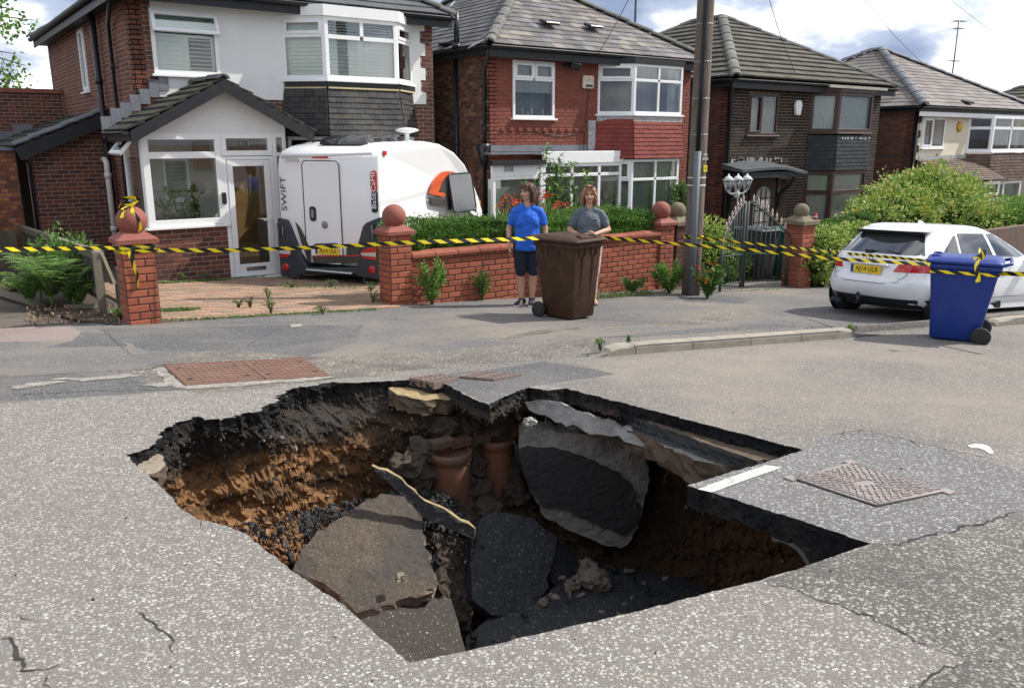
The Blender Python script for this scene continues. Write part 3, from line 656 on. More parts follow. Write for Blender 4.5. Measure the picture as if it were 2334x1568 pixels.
def bricks(parent, f, x0, x1, z0, z1, m, holes=(), limit=0, course=.083, L=.238, proud=.007, joint=.011, stuff='brickwork', head=False, ok=None, z_off=0):
    items = []; r = 0; z = z0
    while z < z1 - .02:
        zc = z + course / 2; iv = [(x0, x1)]
        for h in holes:
            if h[2] < zc < h[3]:
                nv = []
                for a, b in iv:
                    if h[1] <= a or h[0] >= b: nv.append((a, b)); continue
                    if h[0] > a: nv.append((a, h[0]))
                    if h[1] < b: nv.append((h[1], b))
                iv = nv
        LL = L / 2 if head and r % 4 == 3 else L
        x = x0 - (LL / 2 if r % 2 else 0) - LL
        while x < x1:
            for a, b in iv:
                p, q = max(x, a), min(x + LL, b)
                if q - p > .03 and (ok is None or ok((p + q) / 2, zc)):
                    items.append((f.p((p + q) / 2, proud - .03 + rnd(-.0015, .0015), zc), f.rot, (q - p - joint, .06, course - joint)))
            x += LL
        z += course; r += 1
    pieces('brick', stuff, parent, items, m, limit, 'chamfer')
def cap_mesh(mat):
    k = ('cap', mat.name)
    if k not in _cube:
        b = MB(); n = 8; rs = []
        for x in (-.5, .5): rs.append([(x, .5 * math.cos(math.pi * i / n), .5 * math.sin(math.pi * i / n)) for i in range(n + 1)] + [(x, -.38, 0), (x, 0, .36), (x, .38, 0)])
        b.rings(rs, 0, True, True, False); _cube[k] = b.mesh('cap', mat)
    return _cube[k]
def tiles(parent, E0, E1, T0, T1, gauge, wid, th, m, limit, name='roof_tile', stuff='roof_tiling', lap=.09, tilt=None, jit=.004, half=True, skip=None):
    E0, E1, T0, T1 = map(Vector, (E0, E1, T0, T1)); ex = (E1 - E0).normalized(); W = (E1 - E0).length
    u = (T0 - E0); u = u - ex * u.dot(ex); Ls = u.length; u.normalize(); nn = ex.cross(u); a = (T0 - E0).dot(ex) / Ls; c = (T1 - E1).dot(ex) / Ls
    items = []; rows = int(Ls / gauge + .5); tl = math.atan((th * 1.05) / gauge) if tilt is None else tilt
    rot = Matrix((ex, u, nn)).transposed() @ Matrix.Rotation(-tl, 3, 'X')
    for r in range(rows):
        s = r * gauge; sm = s + gauge * .5; x0, x1 = a * sm, W + c * sm
        if x1 - x0 < .05: continue
        x = -wid * 2 + (wid / 2 if r % 2 and half else 0) + math.floor(x0 / wid) * wid
        while x < x1:
            p, q = max(x, x0), min(x + wid, x1)
            if q - p > .025:
                ln = min(gauge + lap, Ls - s + .02); cc = E0 + ex * ((p + q) / 2) + u * (s + ln / 2 + rnd(-jit, jit)) + nn * (th * 1.1 + rnd(-.002, .002))
                if not skip or not skip(cc): items.append((cc, rot @ Matrix.Rotation(rnd(-jit, jit) * 1.5, 3, 'Z'), (q - p - .006, ln, th)))
            x += wid
    pieces(name, stuff, parent, items, m, limit)
def caps(parent, A, B, r, step, m, limit=60, name='ridge_tile', stuff='ridge_tiling'):
    A, B = Vector(A), Vector(B); d = (B - A).normalized(); y = ZV.cross(d).normalized(); z = d.cross(y); L = (B - A).length; n = max(1, int(L / step)); inv = OFF[parent].inverted(); me = cap_mesh(m)
    rot = Matrix((d, y, z)).transposed().to_4x4()
    for i in range(n):
        o = bpy.data.objects.new(name, me); COL.objects.link(o); o.parent = parent
        o.matrix_local = inv @ Matrix.Translation(A + d * (i + .5) * step * (L / n / step) + z * (.01 * (i % 2))) @ rot @ Matrix.Rotation(R(2.2), 4, 'Y') @ Matrix.Diagonal((L / n * 1.04, r * 2, r * 1.5, 1))
def window(parent, f, x0, x1, z0, z1, cells, fm, gm, bar=.05, d=.0, fd=.07, name='window', inside=None, sill=True, sillm=None, back=.0):
    """cells: (fx0,fx1,fz0,fz1,sash) in fractions of the opening"""
    b = MB(); w, h = x1 - x0, z1 - z0
    for q in ((x0, x1, z0, z0 + bar), (x0, x1, z1 - bar, z1), (x0, x0 + bar, z0 + bar, z1 - bar), (x1 - bar, x1, z0 + bar, z1 - bar)): f.box(b, q[0], q[1], d - fd, d, q[2], q[3])
    edges = set(); P = []
    for c in cells:
        a0, a1, b0, b1 = x0 + c[0] * w, x0 + c[1] * w, z0 + c[2] * h, z0 + c[3] * h
        hb = bar * .5
        l, r_, lo, hi = a0 + (hb if c[0] > 0 else bar), a1 - (hb if c[1] < 1 else bar), b0 + (hb if c[2] > 0 else bar), b1 - (hb if c[3] < 1 else bar)
        if c[0] > 0: f.box(b, a0 - hb, a0 + hb, d - fd + .001, d - .001, lo - .0, hi + .0)
        if c[2] > 0: f.box(b, l, r_, d - fd + .002, d - .002, b0 - hb, b0 + hb)
        if c[4]:
            sb = .045; o = .018
            for q in ((l - .012, r_ + .012, lo - .012, lo + sb), (l - .012, r_ + .012, hi - sb, hi + .012), (l - .012, l + sb, lo + sb, hi - sb), (r_ - sb, r_ + .012, lo + sb, hi - sb)): f.box(b, q[0], q[1], d - .045, d + o, q[2], q[3])
            l += sb; r_ -= sb; lo += sb; hi -= sb
        P.append((l, r_, lo, hi))
    o = b.build(name, fm, parent, bevel=.004)
    for l, r_, lo, hi in P:
        g = MB(); g.add([f.p(l - .004, d - .03, lo - .004), f.p(r_ + .004, d - .03, lo - .004), f.p(r_ + .004, d - .03, hi + .004), f.p(l - .004, d - .03, hi + .004)], [(0, 1, 2, 3)]); g.build('pane', gm, o)
    if sill:
        s = MB(); f.box(s, x0 - .05, x1 + .05, -.06, d + .06, z0 - .045, z0 - .002); s.build('sill', sillm or fm, o, bevel=.006)
    return o, P
def curtain(win, f, x0, x1, z0, z1, d, m, folds=14, amp=.03, name='curtain'):
    b = MB(); n = folds * 4; top = []; vs = []; fs = []
    for i in range(n + 1):
        x = x0 + (x1 - x0) * i / n; dd = d + amp * math.sin(i * math.pi / 2 + rnd(-.3, .3)); vs += [f.p(x, dd, z0), f.p(x, dd, z1)]
    for i in range(n): fs.append((2 * i, 2 * i + 2, 2 * i + 3, 2 * i + 1))
    b.add(vs, fs, 0, True); return b.build(name, m, win)
def slats(win, f, x0, x1, z0, z1, d, m, n, ang=65, fr=.05):
    st = (z1 - z0 - 2 * fr) / n; rot = f.rot @ Matrix.Rotation(R(ang), 3, 'X')
    for i in range(n):
        o = bpy.data.objects.new('slat', unit_mesh('cube', m)); COL.objects.link(o); o.parent = win
        o.matrix_local = OFF[win].inverted() @ (Matrix.Translation(f.p((x0 + x1) / 2, d, z0 + fr + (i + .5) * st)) @ rot.to_4x4() @ Matrix.Diagonal((x1 - x0 - 2 * fr, st * 1.12, .01, 1)))
    b = MB()
    for q in ((x0, x1, z0, z0 + fr), (x0, x1, z1 - fr, z1), (x0, x0 + fr, z0 + fr, z1 - fr), (x1 - fr, x1, z0 + fr, z1 - fr)): f.box(b, q[0], q[1], d - .015, d + .015, q[2], q[3])
    b.build('shutter_frame', m, win)
def text(parent, s, f, x, z, d, size, m, name='lettering', rot=0, align='CENTER', sx=1, local=None, ext=.001):
    cu = bpy.data.curves.new('lettering', 'FONT'); cu.body = s; cu.size = size; cu.align_x = align; cu.align_y = 'CENTER'; cu.extrude = ext; cu.resolution_u = 3
    t = bpy.data.objects.new('tmp', cu); COL.objects.link(t); dg = bpy.context.evaluated_depsgraph_get(); me = bpy.data.meshes.new_from_object(t.evaluated_get(dg)); bpy.data.objects.remove(t)
    me.materials.clear(); me.materials.append(m); o = bpy.data.objects.new(name, me); COL.objects.link(o)
    M = (Matrix.Translation(f.p(x, d, z)) @ Matrix((f.ex, ZV, f.n)).transposed().to_4x4() @ Matrix.Rotation(rot, 4, 'Z') @ Matrix.Diagonal((sx, 1, 1, 1)))
    if parent is not None: o.parent = parent; o.matrix_local = (M if local else OFF[parent].inverted() @ M)
    else: o.matrix_world = M
    return o
def pipe(parent, pts, r, m, name='downpipe', n=10, collars=()):
    b = MB(); b.tube(pts, r, n)
    for c in collars: b.lathe([(r * 1.28, -.05), (r * 1.28, .05)], c, n)
    return b.build(name, m, parent)
# ------------------------------------------------------------------ building materials
mat('upvc_white', (.78, .78, .77), .35, (.74, .74, .73), 3, spec=.5)
mat('render_white', (.72, .72, .7), .9, (.66, .66, .64), 2, .6, .15, 50, dirt=(.55, .54, .5), dscale=1.2, damt=.35)
mat('render_cream', (.68, .6, .47), .9, (.62, .55, .43), 2, .6, .15, 50, dirt=(.5, .44, .34), dscale=1.2, damt=.3)
mat('black_paint', (.009, .0095, .011), .5, (.017, .0175, .019), 6, .5, .1, 60)
mat('black_plastic', (.015, .016, .019), .35, (.022, .023, .026), 6)
mat('lead_sheet', (.12, .13, .15), .6, (.19, .2, .22), 5, .8, .15, 30)
mat('mortar_pink', (.3, .23, .19), .95, (.24, .18, .15), 8)
mat('mortar_tan', (.24, .19, .135), .95, (.15, .12, .09), 5)
mat('mortar_red', (.17, .055, .038), .9, (.22, .09, .06), 8)
mat('mortar_dark', (.1, .075, .06), .95, (.16, .1, .075), 8)
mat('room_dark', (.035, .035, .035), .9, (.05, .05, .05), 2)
mat('room_pale', (.55, .54, .5), .9, (.5, .49, .46), 2)
mat('shutter_white', (.8, .82, .77), .5, (.76, .78, .73), 3)
mat('net_curtain', (.6, .6, .56), .9, (.42, .42, .4), 18, .9)
mat('curtain_grey', (.2, .19, .2), .9, (.14, .135, .14), 3)
mat('curtain_green', (.32, .36, .3), .9, (.25, .29, .24), 3)
mat('wood_door', (.3, .16, .07), .5, (.24, .12, .05), 3, .6)
mat('wood_brown', (.055, .024, .018), .4, (.04, .018, .014), 4)
mat('flaked_white', (.6, .6, .58), .9, (.1, .1, .11), 14, 1.0)
mat('white_pvc_old', (.62, .6, .55), .5, (.52, .5, .46), 4)
mat_glass('window_glass', (.92, .97, .94), .06)
mat_glass('window_glass_bright', (.86, .93, .92), .15)
mat_pieces('brick_brown', [(.14, .055, .04), (.17, .062, .043), (.12, .05, .04), (.19, .07, .046), (.1, .045, .04)], dirt=((.05, .035, .03), .5))
mat_pieces('brick_side', [(.2, .075, .048), (.17, .065, .045), (.24, .09, .055), (.14, .058, .042)], dirt=((.07, .045, .035), .5))
mat_pieces('brick_painted', [(.205, .058, .041), (.19, .054, .039), (.22, .064, .045)], bump=.15, grain=.15, rough=.7, dirt=((.13, .04, .03), .45))
mat_pieces('brick_mixed', [(.17, .07, .045), (.1, .05, .038), (.22, .1, .06), (.08, .045, .036), (.26, .14, .085), (.14, .06, .04)], dirt=((.05, .035, .03), .5))
mat_pieces('brick_dark', [(.022, .016, .015), (.018, .015, .014), (.034, .02, .016), (.042, .022, .018), (.016, .014, .014)])
mat_pieces('brick_orange', [(.34, .12, .055), (.26, .085, .045), (.16, .06, .04), (.4, .16, .075), (.22, .075, .04)], dirt=((.08, .045, .03), .6))
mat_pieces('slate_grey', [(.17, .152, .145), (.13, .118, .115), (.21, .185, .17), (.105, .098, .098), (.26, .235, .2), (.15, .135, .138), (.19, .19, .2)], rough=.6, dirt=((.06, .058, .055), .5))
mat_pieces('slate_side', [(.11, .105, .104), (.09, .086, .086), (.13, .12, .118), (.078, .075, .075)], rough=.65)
mat_pieces('tile_moss', [(.095, .088, .07), (.08, .075, .06), (.11, .1, .078), (.07, .066, .055)], rough=.85, dirt=((.16, .155, .125), .45))
mat_pieces('tile_flat_grey', [(.095, .097, .1), (.085, .087, .09), (.105, .107, .11)], rough=.6)
mat_pieces('tile_mossy_brown', [(.052, .049, .042), (.043, .041, .037), (.064, .058, .047), (.035, .034, .032)], rough=.9, dirt=((.075, .078, .04), .45))
mat_pieces('tile_hung', [(.045, .044, .044), (.037, .036, .037), (.055, .051, .048), (.06, .052, .046), (.034, .033, .034)], rough=.6, dirt=((.13, .13, .12), .4))
mat_pieces('tile_red', [(.215, .042, .033), (.19, .038, .03), (.235, .05, .038)], rough=.65, bump=.12, grain=.2)
mat_pieces('tile_black', [(.024, .025, .028), (.03, .031, .034), (.02, .021, .024)], rough=.6, bump=.12)
mat_pieces('tile_brown', [(.13, .085, .062), (.11, .072, .055), (.15, .1, .075), (.09, .062, .05)], rough=.75)
mat_pieces('slate_pink', [(.22, .185, .175), (.19, .165, .155), (.17, .148, .14), (.25, .215, .2), (.145, .128, .122)], rough=.7, dirt=((.1, .09, .08), .5))
mat_pieces('tile_lead', [(.17, .175, .19), (.15, .155, .17)], rough=.6)
mat_pieces('ridge_grey', [(.15, .147, .14), (.12, .118, .113), (.18, .175, .165)], rough=.85, dirt=((.25, .24, .2), .5))
MM = MATS
def gutter(parent, A, B, m, fas=.2, name='gutter', r=.06):
    A, B = Vector(A), Vector(B); ex = (B - A).normalized(); f = Fr(A, ex); L = (B - A).length
    b = MB(); f.box(b, 0, L, -.03, 0, A.z - fas, A.z); n = 6
    rs = []
    for x in (0, L): rs.append([f.p(x, r + r * math.cos(math.pi + math.pi * i / n), A.z + .0 - r * math.sin(math.pi * i / n)) for i in range(n + 1)] + [f.p(x, r * 1.9, A.z + .012), f.p(x, r * .1, A.z + .012)])
    b.rings(rs, 0, True, True, False); return b.build(name, m, parent)
def bay_faces(u0, u1, u2, u3, va, vb): return [Fr((u0, va, 0), (u1 - u0, vb - va, 0)), Fr((u1, vb, 0), (1, 0, 0)), Fr((u2, vb, 0), (u3 - u2, va - vb, 0))], [math.hypot(u1 - u0, va - vb), u2 - u1, math.hypot(u3 - u2, va - vb)]
def skirt(parent, u, va, vb, z0, z1, flare, gauge, wid, m, limit, name='hung_tile', top=None):
    """tile hanging under a bay: three faces, slightly flared at the foot"""
    B = [(u[0] - flare, va), (u[1] - flare * .5, vb - flare), (u[2] + flare * .5, vb - flare), (u[3] + flare, va)]; T = [(u[0], va), (u[1], vb), (u[2], vb), (u[3], va)]
    core = MB()
    for i in range(3):
        q = [Vector((*B[i], z0)), Vector((*B[i + 1], z0)), Vector((*T[i + 1], z1)), Vector((*T[i], z1))]; core.add(q, [(0, 1, 2, 3)])
    core.add([Vector((*B[i], z0)) for i in range(4)], [(3, 2, 1, 0)])
    o = core.build('bay_apron', top or MM['black_paint'], parent)
    for i in range(3): tiles(o, (*B[i], z0), (*B[i + 1], z0), (*T[i], z1), (*T[i + 1], z1), gauge, wid, .014, m, limit[i], name, 'tile_hanging', lap=.06)
    return o
def shell(house, u0, u1, v0, v1, z0, z1, m, name='back_wall'):
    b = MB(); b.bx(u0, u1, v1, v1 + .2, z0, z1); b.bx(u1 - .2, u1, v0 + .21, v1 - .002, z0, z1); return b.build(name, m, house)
def hip_roof(house, u0, u1, v0, v1, z, pitch, tm, tg, tw, tt, lim, lim2, capm, und, m2=None, half=True, left=True, capr=.12, capstep=.33):
    m = (u0 + u1) / 2; t = (u1 - u0) / 2; A = Vector((m, v0 + t, z + t * pitch)); A2 = Vector((m, max(v1 - t, v0 + t + .05), z + t * pitch))
    c = [Vector((u0, v0, z)), Vector((u1, v0, z)), Vector((u1, v1, z)), Vector((u0, v1, z))]
    b = MB(); b.add([c[0], c[1], A], [(0, 1, 2)]); b.add([c[3], c[0], A, A2], [(0, 1, 2, 3)]); b.add([c[1], c[2], A2, A], [(0, 1, 2, 3)]); b.add([c[2], c[3], A2], [(0, 1, 2)]); b.add([p - ZV * .02 for p in c], [(3, 2, 1, 0)])
    r = b.build('roof', und, house); tiles(r, c[0], c[1], A, A, tg, tw, tt, tm, lim, half=half)
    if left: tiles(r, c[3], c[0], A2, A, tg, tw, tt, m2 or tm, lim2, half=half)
    for a, q in ((c[0], A), (c[1], A), (A, A2)): caps(r, a + ZV * .03, q + ZV * .03, capr, capstep, capm)
    caps(r, c[3] + ZV * .03, A2 + ZV * .03, capr, capstep, capm)
    return r, A
# ------------------------------------------------------------------ number 178: white rendered house
V1 = 16.3
h1 = thing('house', 'large white rendered house with porch numbered 178, leftmost in the row', 'house', (3.62, V1, -1.1))
def house_178():
    UL, UR, ZB, ZT = 3.62, 9.72, -1.15, 3.86
    f = Fr((UL, V1, 0), (1, 0, 0)); W = UR - UL; X = lambda u: u - UL
    w1 = rect(345, 25, 497, 172, V1); bu = [pv(641, 100, V1).x, pv(741, 100, V1 - .6).x, pv(905, 100, V1 - .6).x, pv(938, 100, V1).x]
    zs, zt = pv(820, 184, V1 - .6).z, pv(820, 36, V1 - .6).z; zsk = pv(850, 309, V1 - .75).z
    holes = [(X(w1[0]), X(w1[1]), w1[2], w1[3]), (X(bu[0]) + .04, X(bu[3]) - .04, zs, zt), (X(bu[0]) + .1, X(bu[3]) - .1, -.4, zsk - .1)]
    pz1 = pv(326, 220, V1).z
    mb = MB(); panel(mb, f, 0, W, ZB, ZT, holes + [(X(pv(365, 400, V1).x) , X(pv(615, 400, V1).x), ZB, 1.2)], .25); wall = mb.build('front_wall', MM['mortar_pink'], h1)
    # quoins and render
    rd = MB(); k = 0; z = pz1; q = []
    while z < ZT:
        wq = .36 if k % 2 == 0 else .5; q.append((z, min(z + .249, ZT), wq)); z += .249; k += 1
    for z0, z1, wq in q: panel(rd, f, wq, W - (.2 if wq < .4 else .32), z0, z1, holes, .02, .018)
    rd.build('render', MM['render_white'], h1)
    okq = lambda x, z: z < pz1 or any(a <= z <= b and (x < wq or x > W - (.2 if wq < .4 else .32)) for a, b, wq in q)
    bricks(wall, f, 0, W, ZB, ZT, MM['brick_brown'], holes, 110, ok=okq)
    # side wall
    sw = MB(); fs = Fr((UL, 25.4, 0), (0, -1, 0)); LW = 25.4 - V1; wn = [pu(178, 70, UL), pu(206, 208, UL)]
    a, b_ = 25.4 - wn[0].y, 25.4 - wn[1].y; sh = [(a, b_, wn[1].z, wn[0].z)]
    panel(sw, fs, 0, LW, ZB, ZT + .1, sh, .2); sw = sw.build('side_wall', MM['mortar_pink'], h1)
    bricks(sw, fs, 0, LW, ZB, ZT, MM['brick_side'], sh, 60)
    window(h1, fs, a, b_, wn[1].z, wn[0].z, [(0, 1, 0, 1, True)], MM['upvc_white'], MM['window_glass_bright'], .05, .03)
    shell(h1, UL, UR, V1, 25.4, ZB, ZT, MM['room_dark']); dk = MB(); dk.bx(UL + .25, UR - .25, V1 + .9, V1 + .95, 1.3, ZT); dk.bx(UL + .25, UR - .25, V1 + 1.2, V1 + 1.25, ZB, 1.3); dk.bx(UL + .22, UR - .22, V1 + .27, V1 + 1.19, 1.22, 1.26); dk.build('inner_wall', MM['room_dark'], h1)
    # first floor window, shutters behind, tilted top sash
    w, h = w1[1] - w1[0], w1[3] - w1[2]; zsp = w1[2] + h * .64
    win, P = window(h1, f, X(w1[0]), X(w1[1]), w1[2], w1[3], [(0, 1, 0, .64, False)], MM['upvc_white'], MM['window_glass'], .07, .03)
    xm = X(w1[0]) + w * .52
    slats(win, f, X(w1[0]) + .06, xm, w1[2] + .05, zsp, -.1, MM['shutter_white'], 7, 80); slats(win, f, xm, X(w1[1]) - .06, w1[2] + .05, zsp, -.1, MM['shutter_white'], 8, 12)
    slats(win, f, X(w1[0]) + .06, X(w1[1]) - .06, zsp + .03, w1[3] - .05, -.1, MM['shutter_white'], 5, 60)
    sash = MB(); ft = Fr(f.p(X(w1[0]), .04, w1[3] - .04), (1, 0, 0)); rt = Matrix.Rotation(R(-20), 3, 'X'); sh_ = h * .36 - .02
    def sb(x0, x1, z0, z1, mb_, th=.05): mb_.box(ft.O + rt @ Vector(((x0 + x1) / 2, 0, -(z0 + z1) / 2)), (x1 - x0, th, abs(z1 - z0)), rt)
    for q_ in ((0, w, 0, .07), (0, w, sh_ - .07, sh_), (0, .07, .07, sh_ - .07), (w - .07, w, .07, sh_ - .07)): sb(*q_, sash)
    so_ = sash.build('open_sash', MM['upvc_white'], win, bevel=.005); g = MB(); sb(.07, w - .07, .07, sh_ - .07, g, .006); g.build('open_pane', MM['window_glass_bright'], win)
    # bay
    F, Ls = bay_faces(*bu, V1, V1 - .6)
    for i, (ff, L) in enumerate(zip(F, Ls)):
        cells = [[(0, 1, 0, .7, False), (0, 1, .7, 1, True)], [(0, 1, 0, .68, False), (0, .5, .68, 1, False), (.5, 1, .68, 1, False)], [(0, 1, 0, .7, False), (0, 1, .7, 1, True)]][i]
        wi, P = window(h1, ff, 0, L, zs, zt - .06, cells, MM['upvc_white'], MM['window_glass' if i == 0 else 'window_glass_bright'], .075, .0, .09)
        hz = zt - .06 - zs
        if i < 2:
            nn = 1 if i == 0 else 2
            for k in range(nn):
                a0, a1 = .05 + (L - .1) * k / nn, .05 + (L - .1) * (k + 1) / nn
                slats(wi, ff, a0, a1, zs + .05, zs + hz * .68, -.14, MM['shutter_white'], 9, 70); slats(wi, ff, a0, a1, zs + hz * .7, zs + hz - .04, -.14, MM['shutter_white'], 4, 25 if i else 60)
    hd = MB(); vb = V1 - .6
    hd.prism([(bu[0] - .05, V1 - .02, zt - .06), (bu[1] - .03, vb - .05, zt - .06), (bu[2] + .03, vb - .05, zt - .06), (bu[3] + .05, V1 - .02, zt - .06)], (0, 0, .2)); hd.build('bay_head', MM['upvc_white'], h1)
    fl = MB(); fl.prism([(bu[0], V1 - .02, zs - .14), (bu[1], vb - .02, zs - .14), (bu[2], vb - .02, zs - .14), (bu[3] + .05, V1 - .02, zs - .14)], (0, 0, .09)); fl.build('lead_flashing', MM['black_paint'], h1)
    bat = MB()
    for ff, L in zip(F, Ls): ff.box(bat, .01, L - .01, .022, .045, zs - .175, zs - .145)
    bat.build('batten', mat('pale_wood', (.5, .42, .25), .8, (.42, .35, .2), 8), h1)
    skirt(h1, bu, V1, vb, zsk, zs - .17, .1, .105, .2, MM['tile_hung'], (40, 75, 20))
    for i, (ff, L) in enumerate(zip(F, Ls)):
        wi, P = window(h1, ff, 0, L, -.35, zsk - .02, [(0, 1, 0, .7, False), (0, 1, .7, 1, False)], MM['upvc_white'], MM['window_glass'], .07); ff_ = ff
    lb = MB(); lb.prism([(bu[0], V1, ZB), (bu[1], vb, ZB), (bu[2], vb, ZB), (bu[3], V1, ZB)], (0, 0, -.38 - ZB)); lb.build('bay_base', MM['mortar_pink'], h1)
    # eaves and roof
    zE = ZT + .12
    gutter(h1, (UL - .32, V1 - .34, zE), (UR + .3, V1 - .34, zE), MM['black_paint'], .2); gutter(h1, (UL - .32, 25.6, zE), (UL - .32, V1 - .34, zE), MM['black_paint'], .2, 'side_gutter')
    so2 = MB(); so2.bx(UL - .3, UR + .28, V1 - .31, V1, ZT - .02, ZT); so2.bx(UL - .3, UL - .001, V1 + .002, 25.6, ZT - .02, ZT); so2.build('soffit', MM['black_paint'], h1)
    hip_roof(h1, UL - .36, UR + .34, V1 - .4, 25.8, zE + .02, .6, MM['tile_flat_grey'], .27, .36, .022, 90, 10, MM['ridge_grey'], MM['black_paint'])
    # pipes on the side wall
    q1, q2, q3 = pu(208, 40, UL - .12), pu(232, 240, UL - .12), pu(248, 355, UL - .12); y1 = q2.y
    pipe(h1, [(UL - .12, y1, ZT), (UL - .12, y1, 1.3), (UL - .12, y1, -.9)], .06, MM['black_plastic'], 'soil_pipe', 10, [(UL - .12, y1, 2.6), (UL - .12, y1, 1.5), (UL - .12, y1, .4)])
    y2 = pu(255, 150, UL - .1).y; zb = pu(270, 322, UL - .1).z
    pipe(h1, [(UL - .3, V1 - .2, zE - .1), (UL - .09, y2, zE - .45), (UL - .09, y2, zb), (UL - .09, y2, -1.0)], .036, MM['black_plastic'], 'downpipe', 8, [(UL - .09, y2, 2.8), (UL - .09, y2, .2)])
    hp = MB(); hp.lathe([(.05, -.14), (.09, -.05), (.11, .06), (.11, .1)], (UL - .09, y2, zb), 10); hp.tube([(UL - .09, y2 - .08, zb - .2), (UL + .05, y2 - .2, zb - .15), (UL + .12, y2 - .25, zb + .05)], .03, 8); hp.tube([(UL - .09, y2, 1.52), (UL - .12, y1, 1.42)], .05, 8); hp.build('hopper', MM['black_plastic'], h1)
    wp = pu(240, 365, UL - .15); yw = y1 - .25
    pipe(h1, [(UL - .2, yw + .3, wp.z + .02), (UL - .2, yw + .1, wp.z), (UL - .2, yw, wp.z - .06), (UL - .2, yw, wp.z - .2), (UL - .2, yw, -.95)], .055, MM['white_pvc_old'], 'waste_pipe', 10, [(UL - .2, yw, wp.z - .3), (UL - .2, yw, -.3)])
    # lean-to
    vl = 19.1; A = pv(45, 338, vl); B = Vector((UL, vl, pv(262, 262, vl).z)); fl_ = Fr((1.35, vl, 0), (1, 0, 0)); m2 = MB()
    zl = A.z - .1; m2.prism([(A.x + .1, vl, -1.2), (UL - .002, vl, -1.2), (UL - .002, vl, B.z - .1), (A.x + .1, vl, zl)], (0, .2, 0)); lw = m2.build('lean_to_wall', MM['mortar_pink'], h1)
    sl = (B.z - A.z) / (B.x - A.x); bricks(lw, fl_, A.x + .1 - 1.35, UL - 1.35 - .02, -1.2, B.z - .1, MM['brick_brown'], (), 115, ok=lambda x, z: z + .05 < zl + sl * (x + 1.35 - A.x - .1))
    rb = MB(); E0, E1, T0, T1 = Vector((A.x - .12, 24.0, A.z)), Vector((A.x - .12, vl - .25, A.z)), Vector((UL, 24.0, B.z + .06)), Vector((UL, vl - .25, B.z + .06))
    rb.add([E0, E1, T1, T0], [(0, 1, 2, 3)]); rr = rb.build('lean_to_roof', MM['black_paint'], h1); tiles(rr, E0, E1, T0, T1, .27, .33, .025, MM['tile_mossy_brown'], 50)
    bb = MB(); d = (T1 - E1).normalized(); nn = Vector((0, -1, 0)); up = Vector((-d.z, 0, d.x)); 
    bb.prism([E1 + nn * .02 - up * .25, T1 + nn * .02 - up * .25, T1 + nn * .02 + up * .0, E1 + nn * .02 + up * .0], nn * .03); bb.build('barge_board', MM['black_paint'], h1)
    caps(rr, E1 + Vector((0, .06, .05)), T1 + Vector((0, .06, .05)), .09, .3, MM['tile_lead'], name='verge_tile')
    pipe(h1, [(A.x - .05, vl - .2, A.z - .02), (A.x - .02, vl - .15, A.z - .15), (A.x + .12, vl - .06, A.z - .3), (A.x + .12, vl - .06, -1.0)], .034, MM['black_plastic'], 'lean_to_downpipe', 8)
    # brick parapet wall behind the lean-to
    dw = MB(); vd = 24.1; zt2 = pv(60, 212, vd).z; dw.bx(-6, UL - .01, vd, vd + .22, -1.2, zt2); o = dw.build('parapet_wall', MM['mortar_pink'], h1); bricks(o, Fr((-6, vd, 0), (1, 0, 0)), 4.0, 9.6, 1.2, zt2, MM['brick_brown'], (), 0)
    cp = MB()
    for i in range(16): cp.bx(-6 + i * .6, -6 + i * .6 + .592, vd - .06, vd + .28, zt2, zt2 + .1)
    cp.build('coping', mat('coping_red', (.3, .1, .07), .8, (.24, .08, .06), 4), h1)
    st = MB()
    for i in range(5):
        x = .75 + i * .42; st.bx(x, x + .41, vd - .03, vd - .002, A.z + (x - A.x) * sl - .02, A.z + (x + .42 - A.x) * sl + .18)
    st.build('lead_flashing', MM['lead_sheet'], h1)
house_178()
